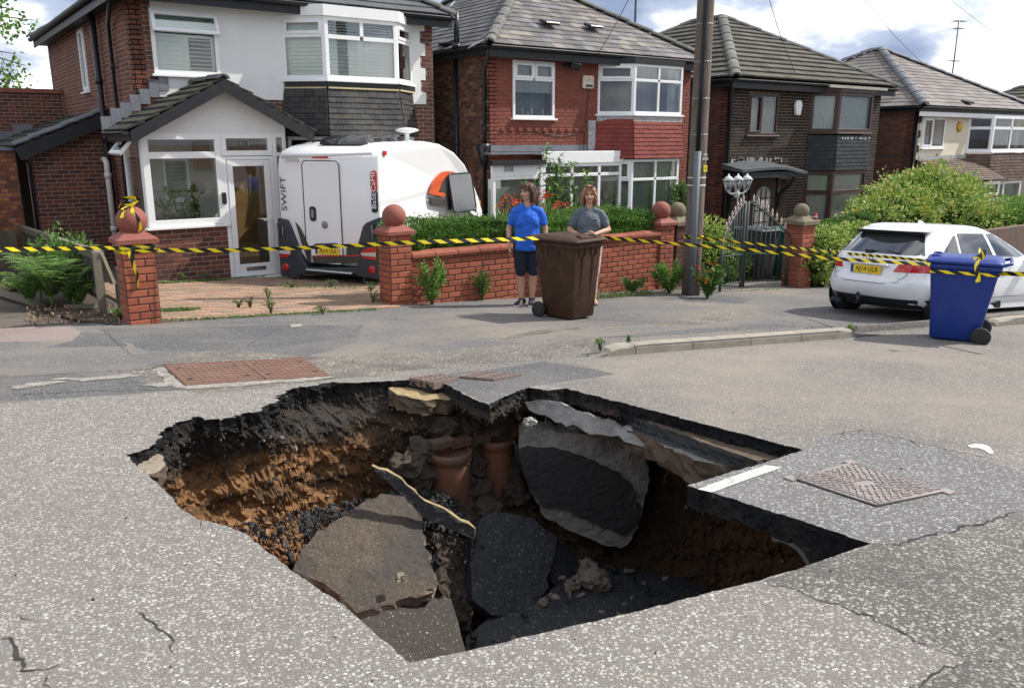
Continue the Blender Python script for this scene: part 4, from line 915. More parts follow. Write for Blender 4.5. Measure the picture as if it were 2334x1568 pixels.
def porch_178():
    vp = 14.9; f = Fr((0, vp, 0), (1, 0, 0)); L = pv(338, 500, vp).x; Rr = pv(655, 400, vp).x; zs = pv(400, 516, vp).z; zb = -1.02; zt = pv(500, 304, vp).z
    door = (pv(513, 400, vp).x, pv(622, 400, vp).x)
    b = MB(); f.box(b, L, door[0], -.2, 0, zb, zs - .05); f.box(b, door[1] + .02, Rr, -.2, 0, zb, zs - .05); b.bx(door[0], door[1] + .02, vp + .06, vp + .199, zb - .1, zb + .02); b.bx(L, L + .2, vp + .201, V1 - .003, zb, zs - .05); b.bx(Rr - .2, Rr, vp + .201, V1 - .003, zb, zs - .05)
    w = b.build('porch_wall', MM['mortar_pink'], h1); bricks(w, f, L, door[0], zb, zs - .05, MM['brick_brown'], (), 45); bricks(w, f, door[1] + .02, Rr, zb, zs - .05, MM['brick_brown'], (), 8)
    fs = Fr((L, V1 - .01, 0), (0, -1, 0)); bricks(w, fs, 0, V1 - .01 - vp, zb, zs - .05, MM['brick_brown'], (), 30)
    x1 = pv(508, 400, vp).x
    tr = pv(430, 354, vp).z; fr = (tr - zs) / (zt - zs)
    window(h1, f, L, x1, zs, zt, [(0, 1, 0, fr, False), (0, 1, fr, 1, False)], MM['upvc_white'], MM['window_glass'], .11, .02, .12, 'porch_window')
    ds, _ = window(h1, f, x1 + .002, door[1] + .02, tr - .02, zt, [(0, 1, 0, 1, False)], MM['upvc_white'], MM['window_glass'], .09, .02, .1, 'fanlight', sill=False)
    text(ds, '178', f, pv(553, 325, vp).x, pv(553, 328, vp).z, -.004, .13, MM['black_plastic'], 'house_number')
    window(h1, f, door[1] + .022, Rr, zs, zt, [(0, 1, 0, fr, False), (0, 1, fr, 1, False)], MM['upvc_white'], MM['window_glass'], .07, .02, .12, 'porch_window')
    # door
    z0 = zb + .08; z1 = tr - .03; dr = MB(); x0, x1_ = door[0] - .04, door[1] + .02
    for q in ((x0, x0 + .07, z0, z1), (x1_ - .07, x1_, z0, z1), (x0 + .07, x1_ - .07, z1 - .06, z1)): f.box(dr, *q[:2], -.08, .02, *q[2:])
    a, c = x0 + .075, x1_ - .075
    for q in ((a, a + .1, z0, z1 - .065), (c - .1, c, z0, z1 - .065), (a + .1, c - .1, z0, z0 + .22), (a + .1, c - .1, z1 - .17, z1 - .065)): f.box(dr, *q[:2], -.05, .028, *q[2:])
    d = dr.build('front_door', MM['upvc_white'], h1, bevel=.006); g = MB(); f.box(g, a + .1, c - .1, -.02, -.01, z0 + .22, z1 - .17); g.build('pane', MM['window_glass'], d)
    hd = MB(); zh = pv(605, 505, vp).z; f.box(hd, c - .075, c - .035, .028, .04, zh - .12, zh + .1); f.box(hd, c - .19, c - .04, .05, .07, zh + .02, zh + .045); hd.build('handle', MM['upvc_white'], d)
    lb = MB(); f.box(lb, (a + c) / 2 - .18, (a + c) / 2 + .18, .03, .04, z0 + .1, z0 + .17); lb.build('letter_plate', mat('chrome', (.6, .6, .6), .25, metal=1), d)
    stp = MB(); f.box(stp, x0 - .06, x1_ + .1, -.1, .14, zb - .02, z0 - .01); stp.build('door_step', MM['upvc_white'], h1, bevel=.01)
    db = MB(); p = pv(510, 452, vp); f.box(db, p.x - .04, p.x + .04, .02, .05, p.z - .1, p.z + .1); db.build('door_bell', MM['black_plastic'], h1, bevel=.012)
    # left side light with its open sash
    sd_, _ = window(h1, fs, .1, V1 - vp - .03, zs, zt, [(0, 1, 0, fr, False)], MM['upvc_white'], MM['window_glass'], .07, .02, .1, 'porch_side_window')
    o = MB(); ro = Matrix.Rotation(R(-90), 3, 'Z') @ Matrix.Rotation(R(-42), 3, 'X'); hc = fs.p((V1 - vp) * .62, .03, zt - .03); wd, hh = .85, zt - tr + .06
    for q in ((-wd / 2, wd / 2, 0, .07), (-wd / 2, wd / 2, hh - .07, hh), (-wd / 2, -wd / 2 + .07, .07, hh - .07), (wd / 2 - .07, wd / 2, .07, hh - .07)):
        o.box(hc + ro @ Vector(((q[0] + q[1]) / 2, 0, -(q[2] + q[3]) / 2)), (q[1] - q[0], .05, q[3] - q[2]), ro)
    o.build('open_sash', MM['upvc_white'], sd_); g = MB(); g.box(hc + ro @ Vector((0, 0, -hh / 2)), (wd - .1, .006, hh - .1), ro); g.build('open_pane', MM['window_glass'], sd_)
    # gable and roof
    ap = pv(508, 182, vp - .3); eL = pv(296, 300, vp - .3); eR = pv(668, 300, vp - .3); um = ap.x; zE = (eL.z + eR.z) / 2
    uE0, uE1 = eL.x, 2 * um - eL.x
    gb = MB(); sl = (ap.z - zE) / (um - uE0); gb.prism([(L, vp - .02, zt), (Rr, vp - .02, zt), (Rr, vp - .02, max(zt + .01, ap.z - .1 - sl * (Rr - um))), (um, vp - .02, ap.z - .12), (L, vp - .02, max(zt + .01, ap.z - .1 - sl * (um - L)))], (0, .08, 0)); gb.build('gable', MM['render_white'], h1)
    rf = MB()
    for uE in (uE0, uE1):
        q = [Vector((uE, vp - .3, zE)), Vector((uE, V1, zE)), Vector((um, V1, ap.z)), Vector((um, vp - .3, ap.z))]
        rf.add(q if uE == uE1 else q[::-1], [(0, 1, 2, 3)]); rf.add([p - ZV * .06 for p in (q[::-1] if uE == uE1 else q)], [(0, 1, 2, 3)])
    r = rf.build('porch_roof', MM['black_paint'], h1)
    tiles(r, (uE0 - .05, V1, zE - .02), (uE0 - .05, vp - .32, zE - .02), (um, V1, ap.z), (um, vp - .32, ap.z), .255, .33, .028, MM['tile_mossy_brown'], 45)
    tiles(r, (uE1 + .05, vp - .32, zE - .02), (uE1 + .05, V1, zE - .02), (um, vp - .32, ap.z), (um, V1, ap.z), .255, .33, .028, MM['tile_mossy_brown'], 20)
    caps(r, (um, V1, ap.z + .02), (um, vp - .34, ap.z + .02), .11, .33, MM['tile_flat_grey'])
    bg = MB()
    for s, uE in ((1, uE0), (-1, uE1)):
        d = Vector((um - uE, 0, ap.z - zE)).normalized(); dn = Vector((0, 0, -.2))
        bg.prism([Vector((uE, vp - .33, zE + .0)), Vector((um, vp - .33, ap.z)), Vector((um, vp - .33, ap.z)) + dn, Vector((uE, vp - .33, zE)) + dn], (0, -.03, 0))
    bg.build('barge_board', MM['black_paint'], h1)
    gutter(h1, (uE0 - .02, V1 - .02, zE - .02), (uE0 - .02, vp - .32, zE - .02), MM['black_plastic'], .14, 'porch_gutter', .05)
    lf = MB(); n = 7
    for i in range(n):
        t0 = i / n; x = uE0 - .1 + (um - .35 - uE0) * t0; z = zE + (ap.z - zE) * t0; w_ = (um - .35 - uE0) / n
        lf.bx(x, x + w_ - .004, V1 - .045 - .002 * (i % 2), V1 - .026, z, z + .26 + .02 * (i % 2))
    lf.build('lead_flashing', MM['lead_sheet'], h1)
    # inside of the porch
    bk = MB(); bk.bx(L + .2, Rr - .2, V1 - .06, V1 - .05, -1.0, zt); bk.bx(L + .02, Rr - .02, vp + .13, V1 - .06, zt + .02, zt + .04); bk.build('porch_back_wall', MM['room_pale'], h1)
    fl = MB(); fl.bx(L + .1, Rr - .1, vp + .1, V1 - .06, -1.0, -.96); fl.build('porch_floor', mat('floor_grey', (.2, .2, .2), .6), h1)
    wd_ = MB(); a, c = pv(525, 400, V1).x, pv(598, 400, V1).x; wd_.bx(a, c, V1 - .14, V1 - .061, -.95, zt - .25); o = wd_.build('inner_door', MM['wood_door'], h1); g = MB(); g.bx(a + .3, c - .3, V1 - .15, V1 - .141, .15, zt - .5); g.build('pane', MM['curtain_grey'], o)
    lm = MB(); p = pv(455, 355, V1); lm.bx(p.x - .14, p.x + .14, V1 - .2, V1 - .062, p.z - .25, p.z + .25); lm.build('wall_lamp', mat('terracotta_lamp', (.36, .19, .12), .8), h1)
    wf = Fr((pv(370, 400, V1).x, V1 - .07, 0), (1, 0, 0)); wo, _ = window(h1, wf, 0, pv(428, 400, V1).x - wf.O.x, pv(400, 455, V1).z, pv(400, 362, V1).z, [(0, 1, 0, 1, False)], MM['upvc_white'], MM['window_glass'], .04, .04, .03, 'inner_window'); slats(wo, wf, .03, pv(428, 400, V1).x - wf.O.x - .03, pv(400, 453, V1).z, pv(400, 364, V1).z, .0, MM['curtain_green'], 9, 40)
    return zs
ZSILL = porch_178()
# ------------------------------------------------------------------ red painted house
V0 = 15.5
h2 = thing('house', 'red painted brick house with white windows and red tiled bay', 'house', (10.65, V0, -1.7))
def house_red():
    UL, UR, ZB, ZT = 10.65, 17.0, -1.75, 3.3
    f = Fr((UL, V0, 0), (1, 0, 0)); W = UR - UL; X = lambda u: u - UL; vb = V0 - .5
    w1 = rect(1168, 140, 1263, 270, V0); bu = [pv(1362, 200, V0).x, pv(1446, 200, vb).x, pv(1556, 200, vb).x, pv(1556, 200, vb).x + .35]
    zs, zt = pv(1500, 262, vb).z, pv(1500, 149, vb).z; zk = pv(1500, 361, vb - .1).z; zg = pv(1490, 480, vb).z - .25
    holes = [(X(w1[0]), X(w1[1]), w1[2], w1[3]), (X(bu[0]) + .05, X(bu[3]) - .05, zs, zt), (X(bu[0]) + .05, X(bu[3]) - .05, zg, zk - .1), (.4, 3.4, ZB, .7)]
    m = MB(); panel(m, f, 0, W, ZB, ZT, holes, .25); wall = m.build('front_wall', MM['mortar_red'], h2)
    zc = pv(1200, 300, V0).z
    bricks(wall, f, 0, W, ZB, ZT, MM['brick_painted'], holes, 190)
    # projecting dentil course under the window
    dn = []
    zd = pv(1200, 292, V0).z
    for i in range(20):
        x = .35 + i * .235
        if x < X(bu[0]) - .3: dn.append((f.p(x, .012, zd - .041 * (1 if i % 1 == 0 else 1)), f.rot, (.105, .06, .075)))
    pieces('brick', 'dentil', wall, dn, MM['brick_painted'], 30, 'chamfer')
    sw = MB(); fs = Fr((UL, 24, 0), (0, -1, 0)); panel(sw, fs, 0, 24 - V0, ZB, ZT, [], .2); sw = sw.build('side_wall', MM['mortar_dark'], h2); bricks(sw, fs, 4.5, 24 - V0, ZB, ZT, MM['brick_mixed'], (), 80, head=True)
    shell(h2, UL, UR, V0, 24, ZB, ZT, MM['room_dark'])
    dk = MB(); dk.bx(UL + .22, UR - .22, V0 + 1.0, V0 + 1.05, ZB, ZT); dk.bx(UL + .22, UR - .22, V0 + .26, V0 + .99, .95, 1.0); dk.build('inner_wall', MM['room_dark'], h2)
    win, P = window(h2, f, X(w1[0]), X(w1[1]), w1[2], w1[3], [(0, 1, 0, .68, False), (0, .5, .68, 1, True), (.5, 1, .68, 1, True)], MM['upvc_white'], MM['window_glass'], .06, .03)
    fz = MB(); h = w1[3] - w1[2]; f.box(fz, X(w1[0]) + .05, X(w1[1]) - .05, -.07, -.06, w1[2] + h * .45, w1[3] - .04); fz.build('frosted_panel', mat('frost', (.4, .42, .42), .6, (.3, .32, .32), 20), win)
    cu = MB(); f.box(cu, X(w1[0]) + .05, X(w1[1]) - .05, -.3, -.29, w1[2], w1[2] + h * .5); cu.build('blind', mat('blind_green', (.1, .14, .12), .9, (.07, .1, .085), 6), win)
    for k, (a, hh, r) in enumerate([(.32, .2, .03), (.44, .1, .045), (.53, .24, .04), (.8, .2, .03)]):
        b = MB(); p = f.p(X(w1[0]) + a * (w1[1] - w1[0]), -.13, w1[2] + .06); b.lathe([(r, 0), (r, hh * .55), (r * .4, hh * .7), (r * .45, hh)], p, 10); b.build('ornament', mat('pale_china', (.5, .55, .56), .4), win)
    F, Ls = bay_faces(*bu, V0, vb)
    for i, (ff, L) in enumerate(zip(F, Ls)):
        cells = [[(0, 1, 0, .68, False), (0, 1, .68, 1, True)], [(0, .5, 0, .68, False), (.5, 1, 0, .68, False), (0, .5, .68, 1, False), (.5, 1, .68, 1, False)], [(0, 1, 0, .68, False)]][i]
        wi, _ = window(h2, ff, 0, L, zs, zt, cells, MM['upvc_white'], MM['window_glass' if i == 0 else 'window_glass_bright'], .065, 0, .08)
        if i < 2: curtain(wi, ff, .05, L - .05 if i == 0 else L * .55, zs + .03, zt - .04, -.2, MM['curtain_grey'], 5)
        if i == 1: curtain(wi, ff, L * .8, L - .05, zs + .03, zt - .04, -.2, MM['net_curtain'], 4)
        wi, _ = window(h2, ff, 0, L, zg, zk - .02, cells, MM['upvc_white'], MM['window_glass'], .065, 0, .08)
        curtain(wi, ff, .05, L - .05, zg + .03, zk - .05, -.2, MM['curtain_green'], 14, .02)
    skirt(h2, bu, V0, vb, zk, zs - .14, .09, .1, .2, MM['tile_red'], (30, 60, 0))
    lf = MB(); lf.prism([(bu[0] - .02, V0 - .02, zs - .17), (bu[1] - .01, vb - .025, zs - .17), (bu[2] + .01, vb - .025, zs - .17), (bu[3] + .02, V0 - .02, zs - .17)], (0, 0, .12)); lf.build('lead_flashing', MM['flaked_white'], h2)
    l2 = MB(); f.box(l2, X(bu[0]) - .28, X(bu[0]) - .06, .008, .03, zk - .1, zs - .15); l2.build('lead_strip', MM['flaked_white'], h2)
    bb = MB(); bb.prism([(bu[0], V0, ZB), (bu[1], vb, ZB), (bu[2], vb, ZB), (bu[3], V0, ZB)], (0, 0, zg - .05 - ZB)); bb.build('bay_base', MM['mortar_red'], h2)
    hd = MB(); hd.prism([(bu[0] - .03, V0 - .01, zt), (bu[1] - .02, vb - .03, zt), (bu[2] + .02, vb - .03, zt), (bu[3] + .03, V0 - .01, zt)], (0, 0, .13)); hd.build('bay_head', MM['black_paint'], h2)
    zE = ZT + .1; gutter(h2, (UL - .2, V0 - .3, zE), (UR + .28, V0 - .3, zE), MM['black_paint'], .22); gutter(h2, (UL - .2, 24.2, zE), (UL - .2, V0 - .3, zE), MM['black_paint'], .18, 'side_gutter')
    s = MB(); s.bx(UL - .18, UR + .2, V0 - .28, V0, ZT - .04, ZT - .02); s.bx(UL - .18, UL - .001, V0 + .001, 24, ZT - .04, ZT - .02); s.build('soffit', MM['black_paint'], h2)
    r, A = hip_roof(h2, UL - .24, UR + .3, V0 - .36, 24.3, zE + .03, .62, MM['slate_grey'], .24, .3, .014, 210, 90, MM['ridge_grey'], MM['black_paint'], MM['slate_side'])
    for x, y in ((1250, 60), (1350, 68)):
        q = pplane(x, y, Vector((UL, V0 - .36, zE + .07)), Vector((0, -.62, 1)).normalized()); b = MB(); b.box(q + Vector((0, -.04, .08)), (.42, .3, .07), Matrix.Rotation(R(18), 3, 'X')); b.build('roof_vent', MM['black_plastic'], h2, bevel=.02)
    q = pplane(1041, 108, Vector((UL - .24, V0, zE + .05)), Vector((-.62, 0, 1)).normalized()); b = MB(); b.tube([q, q + ZV * .78], .06, 10); b.lathe([(.12, -.02), (.07, .08)], q, 10); b.build('vent_pipe', MM['black_plastic'], h2)
    sv = MB(); q = pplane(1022, 103, Vector((UL - .24, V0, zE + .05)), Vector((-.62, 0, 1)).normalized()); sv.box(q + ZV * .06, (.3, .4, .06), Matrix.Rotation(R(-20), 3, 'Y')); sv.build('roof_vent', MM['black_plastic'], h2)
    sd = MB()
    for i, (x0, y0, x1, y1) in enumerate([(1130, 50, 1162, 30), (1098, 85, 1140, 62), (1066, 112, 1112, 88)]):
        pl = (Vector((UL - .24, V0, zE + .1)), Vector((-.62, 0, 1)).normalized()); a, b_ = pplane(x0, y0, *pl), pplane(x1, y1, *pl); e = (a - b_) * .0 + Vector((.12, 0, .075)); sd.prism([a, b_, b_ + e, a + e], Vector((-.62, 0, 1)) * .012)
    sd.build('mended_slates', MM['flaked_white'], h2)
    y = pu(1040, 300, UL - .07).y
    pipe(h2, [(UL - .07, y, ZT), (UL - .07, y, -1.6)], .055, MM['black_plastic'], 'soil_pipe', 10, [(UL - .07, y, 1.4), (UL - .07, y, -.1)])
    pipe(h2, [(UL - .2, V0 - .3, zE - .08), (UL - .06, V0 + .12, ZT - .35), (UL - .06, V0 + .12, -1.6)], .04, MM['black_plastic'], 'downpipe', 8, [(UL - .06, V0 + .12, 1.7)])
    hp = MB(); hp.lathe([(.06, -.3), (.1, -.1), (.16, .08), (.16, .16)], (UL - .1, V0 + .1, pu(1105, 345, UL).z), 10); hp.build('hopper', MM['black_plastic'], h2)
    # alarm box, flood light, cable
    p = pv(1337, 188, V0); b = MB(); f.box(b, X(p.x) - .17, X(p.x) + .17, .01, .1, p.z - .15, p.z + .15); al = b.build('alarm_box', mat('alarm_cream', (.66, .6, .48), .5), h2, bevel=.05, seg=2)
    text(al, 'I·F·S', f, X(p.x), p.z + .04, .103, .15, mat('alarm_red', (.5, .08, .05), .5)); b = MB(); f.box(b, X(p.x) - .11, X(p.x) + .11, .1, .103, p.z - .11, p.z - .06); b.build('print_bar', MM['black_plastic'], al)
    p = pv(1297, 152, V0); b = MB(); b.box(f.p(X(p.x), .22, p.z), (.24, .2, .16), Matrix.Rotation(R(20), 3, 'X') @ Matrix.Rotation(R(-20), 3, 'Z')); b.box(f.p(X(p.x) - .12, .06, p.z), (.12, .14, .05)); b.build('flood_light', MM['black_plastic'], h2, bevel=.02)
    c = MB(); c.tube([pv(1343, 205, V0 - .02), pv(1341, 215, V0 - .02), pv(1333, 300, V0 - .02), pv(1330, 342, V0 - .02)], .008, 5); c.tube([pv(x, y, V0 - .02) for x, y in ((1180, 296), (1215, 298), (1245, 305), (1275, 311), (1300, 308), (1332, 301))], .008, 5); c.build('cable', MM['black_plastic'], h2)
    # flat roofed porch
    vp = 15.12; fp = Fr((0, vp, 0), (1, 0, 0)); x0, x1, x2 = pv(1124, 420, vp).x, pv(1238, 420, vp).x, pv(1416, 420, vp).x; zt_, zf, zb = pv(1330, 372, vp).z, pv(1330, 345, vp).z, -1.6; z0 = -.75
    b = MB(); fp.box(b, x1, x2 + .05, -.05, .03, zt_, zf); fp.box(b, x1 + .01, x2 + .02, -.36, -.06, zf - .08, zf - .02); b.build('porch_fascia', MM['upvc_white'], h2, bevel=.008)
    rr = MB(); fp.box(rr, x0 + .02, x2, -.36, -.1, zf - .06, zf - .012); rr.build('porch_flat_roof', MM['lead_sheet'], h2); lf = MB(); f.box(lf, .02, X(bu[0]) - .3, .008, .02, zf - .0, zf + .14); lf.build('lead_flashing', MM['lead_sheet'], h2)
    gb = MB(); fp.box(gb, x0 - .1, x1 - .003, -.02, .12, zt_ - .02, zt_ + .09); gb.build('porch_gutter', MM['black_plastic'], h2)
    tr = pv(1330, 395, vp).z; H = zt_ - z0; ft = (tr - z0) / H
    d_ = MB(); fp.box(d_, x0 + .06, x1 - .1, -.04, -.01, tr - .02, zt_ - .05)
    wi, _ = window(h2, fp, x0, x1 - .003, -1.5, zt_, [(0, .94, 0, (tr - .06 + 1.5) / (zt_ + 1.5), False), (0, .94, (tr - .06 + 1.5) / (zt_ + 1.5), 1, False)], MM['upvc_white'], MM['window_glass'], .07, 0, .1, 'porch_door', sill=False)
    tp = d_.build('top_panel', MM['upvc_white'], wi); pq = MB(); p = pv(1160, 384, vp); fp.box(pq, p.x - .12, p.x + .12, -.012, .01, p.z - .07, p.z + .07); pq.build('number_plaque', mat('plaque_grey', (.45, .45, .44), .6, (.2, .2, .2), 30), wi)
    cw = MB(); fp.box(cw, x0 + .07, x0 + .4, -.3, -.28, -1.5, tr - .08); cw.build('pale_door', mat('pale_green', (.5, .58, .52), .7), wi)
    ux = [(pv(q, 420, vp).x - x1) / (x2 - x1) for q in (1238, 1304, 1366, 1416)]; ux[0] = 0; ux[-1] = 1
    window(h2, fp, x1, x2, z0, zt_, [(ux[i], ux[i + 1], a, b_, False) for i in range(3) for a, b_ in ((0, ft - .02), (ft - .02, 1))], MM['upvc_white'], MM['window_glass'], .075, 0, .1, 'porch_window')
    bs = MB(); fp.box(bs, x1, x2, -.2, 0, -1.7, z0 - .05); bs.build('porch_wall', MM['mortar_red'], h2)
    sdw = Fr((x2 - .001, vp + .05, 0), (0, 1, 0)); window(h2, sdw, 0, V0 - vp - .06, z0, zt_, [(0, 1, 0, ft, False), (0, 1, ft, 1, False)], MM['upvc_white'], MM['window_glass'], .06, 0, .08, 'porch_side_window', sill=False)
    q = Vector((x0 + 1.6, V0 - .3, .25))
    bk = MB(); bk.bx(UL + .02, x2 - .1, V0 - .04, V0 - .03, -1.7, .9); bk.build('porch_back_wall', mat('porch_back', (.2, .22, .2), .9, (.12, .13, .12), 3), h2)
house_red()
# ------------------------------------------------------------------ dark brick house
h3 = thing('house', 'dark brown brick house with black tiled bay and lace curtains', 'house', (18.55, V0, -2.1))
def house_dark():
    UL, UR, ZB, ZT = 18.5, 25.95, -2.3, 2.98
    f = Fr((UL, V0, 0), (1, 0, 0)); W = UR - UL; X = lambda u: u - UL; vb = V0 - .55
    w1 = rect(1703, 214, 1772, 309, V0); bu = [pv(1846, 250, V0).x, pv(1912, 250, vb).x, pv(1990, 250, vb).x, pv(1990, 250, vb).x + .4]
    zs, zt = pv(1950, 303, vb).z, pv(1950, 212, vb).z; zk = pv(1930, 388, vb - .08).z; zg = -1.3
    dl, dr_ = X(pv(1692, 450, V0).x), X(pv(1792, 450, V0).x)
    holes = [(X(w1[0]), X(w1[1]), w1[2], w1[3]), (X(bu[0]) + .05, X(bu[3]) - .05, zs, zt), (X(bu[0]) + .05, X(bu[3]) - .05, zg, zk - .1), (dl, dr_, ZB, .35)]
    m = MB(); panel(m, f, 0, W, ZB, ZT, holes, .25); wall = m.build('front_wall', MM['mortar_tan'], h3); bricks(wall, f, 0, W, ZB, ZT, MM['brick_dark'], holes, 230)
    sw = MB(); fs = Fr((UL, 24, 0), (0, -1, 0)); panel(sw, fs, 0, 24 - V0, ZB, ZT, [], .2); sw = sw.build('side_wall', MM['mortar_dark'], h3); bricks(sw, fs, 5, 24 - V0, ZB, ZT, MM['brick_brown'], (), 60)
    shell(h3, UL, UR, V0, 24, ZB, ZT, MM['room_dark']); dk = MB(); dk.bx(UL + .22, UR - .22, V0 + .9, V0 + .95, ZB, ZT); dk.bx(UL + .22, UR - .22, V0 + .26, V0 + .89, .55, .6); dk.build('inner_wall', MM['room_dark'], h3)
    bl = mat('blind_grey', (.2, .215, .215), .9, (.165, .18, .18), 8)
    win, P = window(h3, f, X(w1[0]), X(w1[1]), w1[2], w1[3], [(0, .44, 0, 1, True), (.44, 1, 0, 1, False)], MM['wood_brown'], MM['window_glass'], .075, .03, sillm=MM['wood_brown'])
    b = MB(); f.box(b, X(w1[0]) + .05, X(w1[1]) - .05, -.1, -.09, w1[2] + .05, w1[3] - .05); b.build('blind', bl, win)
    F, Ls = bay_faces(*bu, V0, vb)
    for i, (ff, L) in enumerate(zip(F, Ls)):
        wi, _ = window(h3, ff, 0, L, zs, zt, [(0, 1, 0, 1, False)], MM['wood_brown'], MM['window_glass'], .11, 0, .1, sillm=MM['wood_brown']); curtain(wi, ff, .1, L - .1, zs + .06, zt - .1, -.12, MM['net_curtain'], 9, .025)
        wi, _ = window(h3, ff, 0, L, zg, zk - .02, [(0, 1, 0, .66, False), (0, 1, .66, 1, False)], MM['wood_brown'], MM['window_glass'], .11, 0, .1, sillm=MM['wood_brown']); curtain(wi, ff, .1, L - .1, zg + .06, zk - .1, -.12, MM['net_curtain'], 10, .025)
    skirt(h3, bu, V0, vb, zk, zs - .1, .05, .115, .24, MM['tile_black'], (25, 45, 0))
    fk = MB(); 
    for i in range(14):
        x = bu[1] + .2 + rnd(0, 1) * (bu[2] - bu[1] - .3); fk.bx(x, x + rnd(.04, .14), vb - .045, vb - .03, zs - .19 + rnd(-.02, .02), zs - .13)
    structure(fk.build('flaked_paint', MM['flaked_white'], h3), 'stuff')
    hd = MB(); hd.prism([(bu[0] - .05, V0 - .01, zt), (bu[1] - .04, vb - .05, zt), (bu[2] + .04, vb - .05, zt), (bu[3] + .05, V0 - .01, zt)], (0, 0, .1)); hd.build('bay_head', MM['wood_brown'], h3)
    tb = MB(); tb.bx(bu[1] - .7, bu[3] + .1, vb - .12, vb - .06, zt + .1, zt + .18); tb.build('bay_fascia', mat('worn_white', (.42, .4, .36), .8, (.25, .24, .21), 12), h3)
    bb = MB(); bb.prism([(bu[0], V0, ZB), (bu[1], vb, ZB), (bu[2], vb, ZB), (bu[3], V0, ZB)], (0, 0, zg - .05 - ZB)); bb.build('bay_base', MM['mortar_dark'], h3)
    zE = ZT + .06; gutter(h3, (UL - .2, V0 - .3, zE), (UR + .3, V0 - .3, zE), MM['black_paint'], .22); gutter(h3, (UL - .2, 24.2, zE), (UL - .2, V0 - .3, zE), MM['black_paint'], .18, 'side_gutter')
    hip_roof(h3, UL + .0 - .15, UR + .3, V0 - .36, 24.3, zE + .03, .56, MM['tile_moss'], .33, .36, .045, 160, 60, MM['ridge_grey'], MM['black_paint'], half=True, capr=.15, capstep=.42)
    pipe(h3, [(UL - .1, V0 - .25, zE - .1), (UL + .06, V0 - .06, ZT - .3), (UL + .06, V0 - .06, -2.2)], .045, MM['black_plastic'], 'downpipe', 8)
    p = pv(1814, 246, V0); b = MB(); z, x = p.z, p.x; b.prism([(x - .1, V0 - .02, z + .2), (x + .1, V0 - .02, z + .2), (x + .16, V0 - .02, z + .06), (x + .1, V0 - .02, z - .22), (x - .1, V0 - .02, z - .22), (x - .16, V0 - .02, z + .06)], (0, -.1, 0)); b.build('alarm_box', MM['upvc_white'], h3, bevel=.02)
    # canopy on brackets over the door
    ca = MB(); zc = pv(1760, 378, V0).z; xl, xr = X(pv(1676, 380, V0 - .5).x), X(pv(1842, 380, V0 - .75).x); n = 12; top = []
    for i in range(n + 1):
        t = i / n; top.append((xl + (xr - xl) * t, zc + .05 * math.sin(math.pi * t) - .1 * sstep(.62, .95, t)))
    rs = [[f.p(x, .02, z + .1), f.p(x, .75, z - .06), f.p(x, .75, z - .13), f.p(x, .02, z - .05)] for x, z in top]; ca.rings(rs, 0, True, True, False); cn = ca.build('door_canopy', mat('lead_dark', (.05, .056, .065), .6, (.08, .087, .1), 5), h3)
    cf = MB(); f.box(cf, xl + .1, xr - .1, .1, .7, zc - .3, zc - .14); cf.build('canopy_frame', MM['black_paint'], cn)
    for x in (xl + .35, xr - .4):
        b = MB(); b.tube([f.p(x, .66, zc - .25), f.p(x, .45, zc - .55), f.p(x, .15, zc - .8), f.p(x, .06, zc - 1.25)], .05, 6); f.box(b, x - .05, x + .05, .02, .1, zc - 1.4, zc - .2); b.build('bracket', MM['black_paint'], cn)
    fl = MB()
    for i in range(30): x = xl + rnd(.1, xr - xl - .3); fl.bx(f.p(x, 0, 0).x, f.p(x, 0, 0).x + rnd(.03, .1), V0 - .035, V0 - .02, zc + .14 + rnd(-.04, .06), zc + .2 + rnd(0, .05))
    structure(fl.build('flaked_paint', MM['flaked_white'], h3), 'stuff')
    # recessed door and side light
    fd = Fr((UL, V0 + .2, 0), (1, 0, 0)); d0, d1 = X(pv(1722, 450, V0).x), X(pv(1775, 450, V0).x); zd = .1
    b = MB(); fd.box(b, d0, d1, -.06, 0, ZB + .2, zd); d = b.build('front_door', MM['wood_brown'], h3, bevel=.008)
    cx, w_ = (d0 + d1) / 2 + .06, .34; z1, z2 = -1.25, -.2; poly = [fd.p(cx - w_, .006, z1), fd.p(cx + w_, .006, z1)] + [fd.p(cx + w_ * math.cos(R(a)), .006, z2 + w_ * math.sin(R(a))) for a in range(0, 181, 15)]
    g = MB(); g.add(poly, [tuple(range(len(poly)))]); g.build('pane', MM['net_curtain'], d); lt = MB()
    for i in range(1, 3): fd.box(lt, cx - w_ + 2 * w_ * i / 3 - .02, cx - w_ + 2 * w_ * i / 3 + .02, .008, .02, z1, z2 + .28)
    for i in range(0, 4): fd.box(lt, cx - w_, cx + w_, .008, .022, z1 + i * .35 - .015, z1 + i * .35 + .015)
    lt.build('lattice', MM['wood_brown'], d); b = MB(); fd.box(b, d1 - .12, d1 - .06, .005, .02, -.75, -.6); b.build('handle', mat('brass', (.5, .36, .12), .35, metal=1), d)
    wi, _ = window(h3, fd, dl + .02, X(pv(1716, 450, V0).x), -1.25, .25, [(0, 1, 0, 1, False)], MM['wood_brown'], MM['window_glass'], .06, 0, .08, 'side_light', sillm=MM['wood_brown']); curtain(wi, fd, dl + .08, X(pv(1716, 450, V0).x) - .06, -1.2, .2, -.1, MM['net_curtain'], 7, .02)
    rc = MB(); fd.box(rc, dl, dr_, -.1, -.07, ZB, .4); rc.build('recess_wall', MM['mortar_dark'], h3)
house_dark()
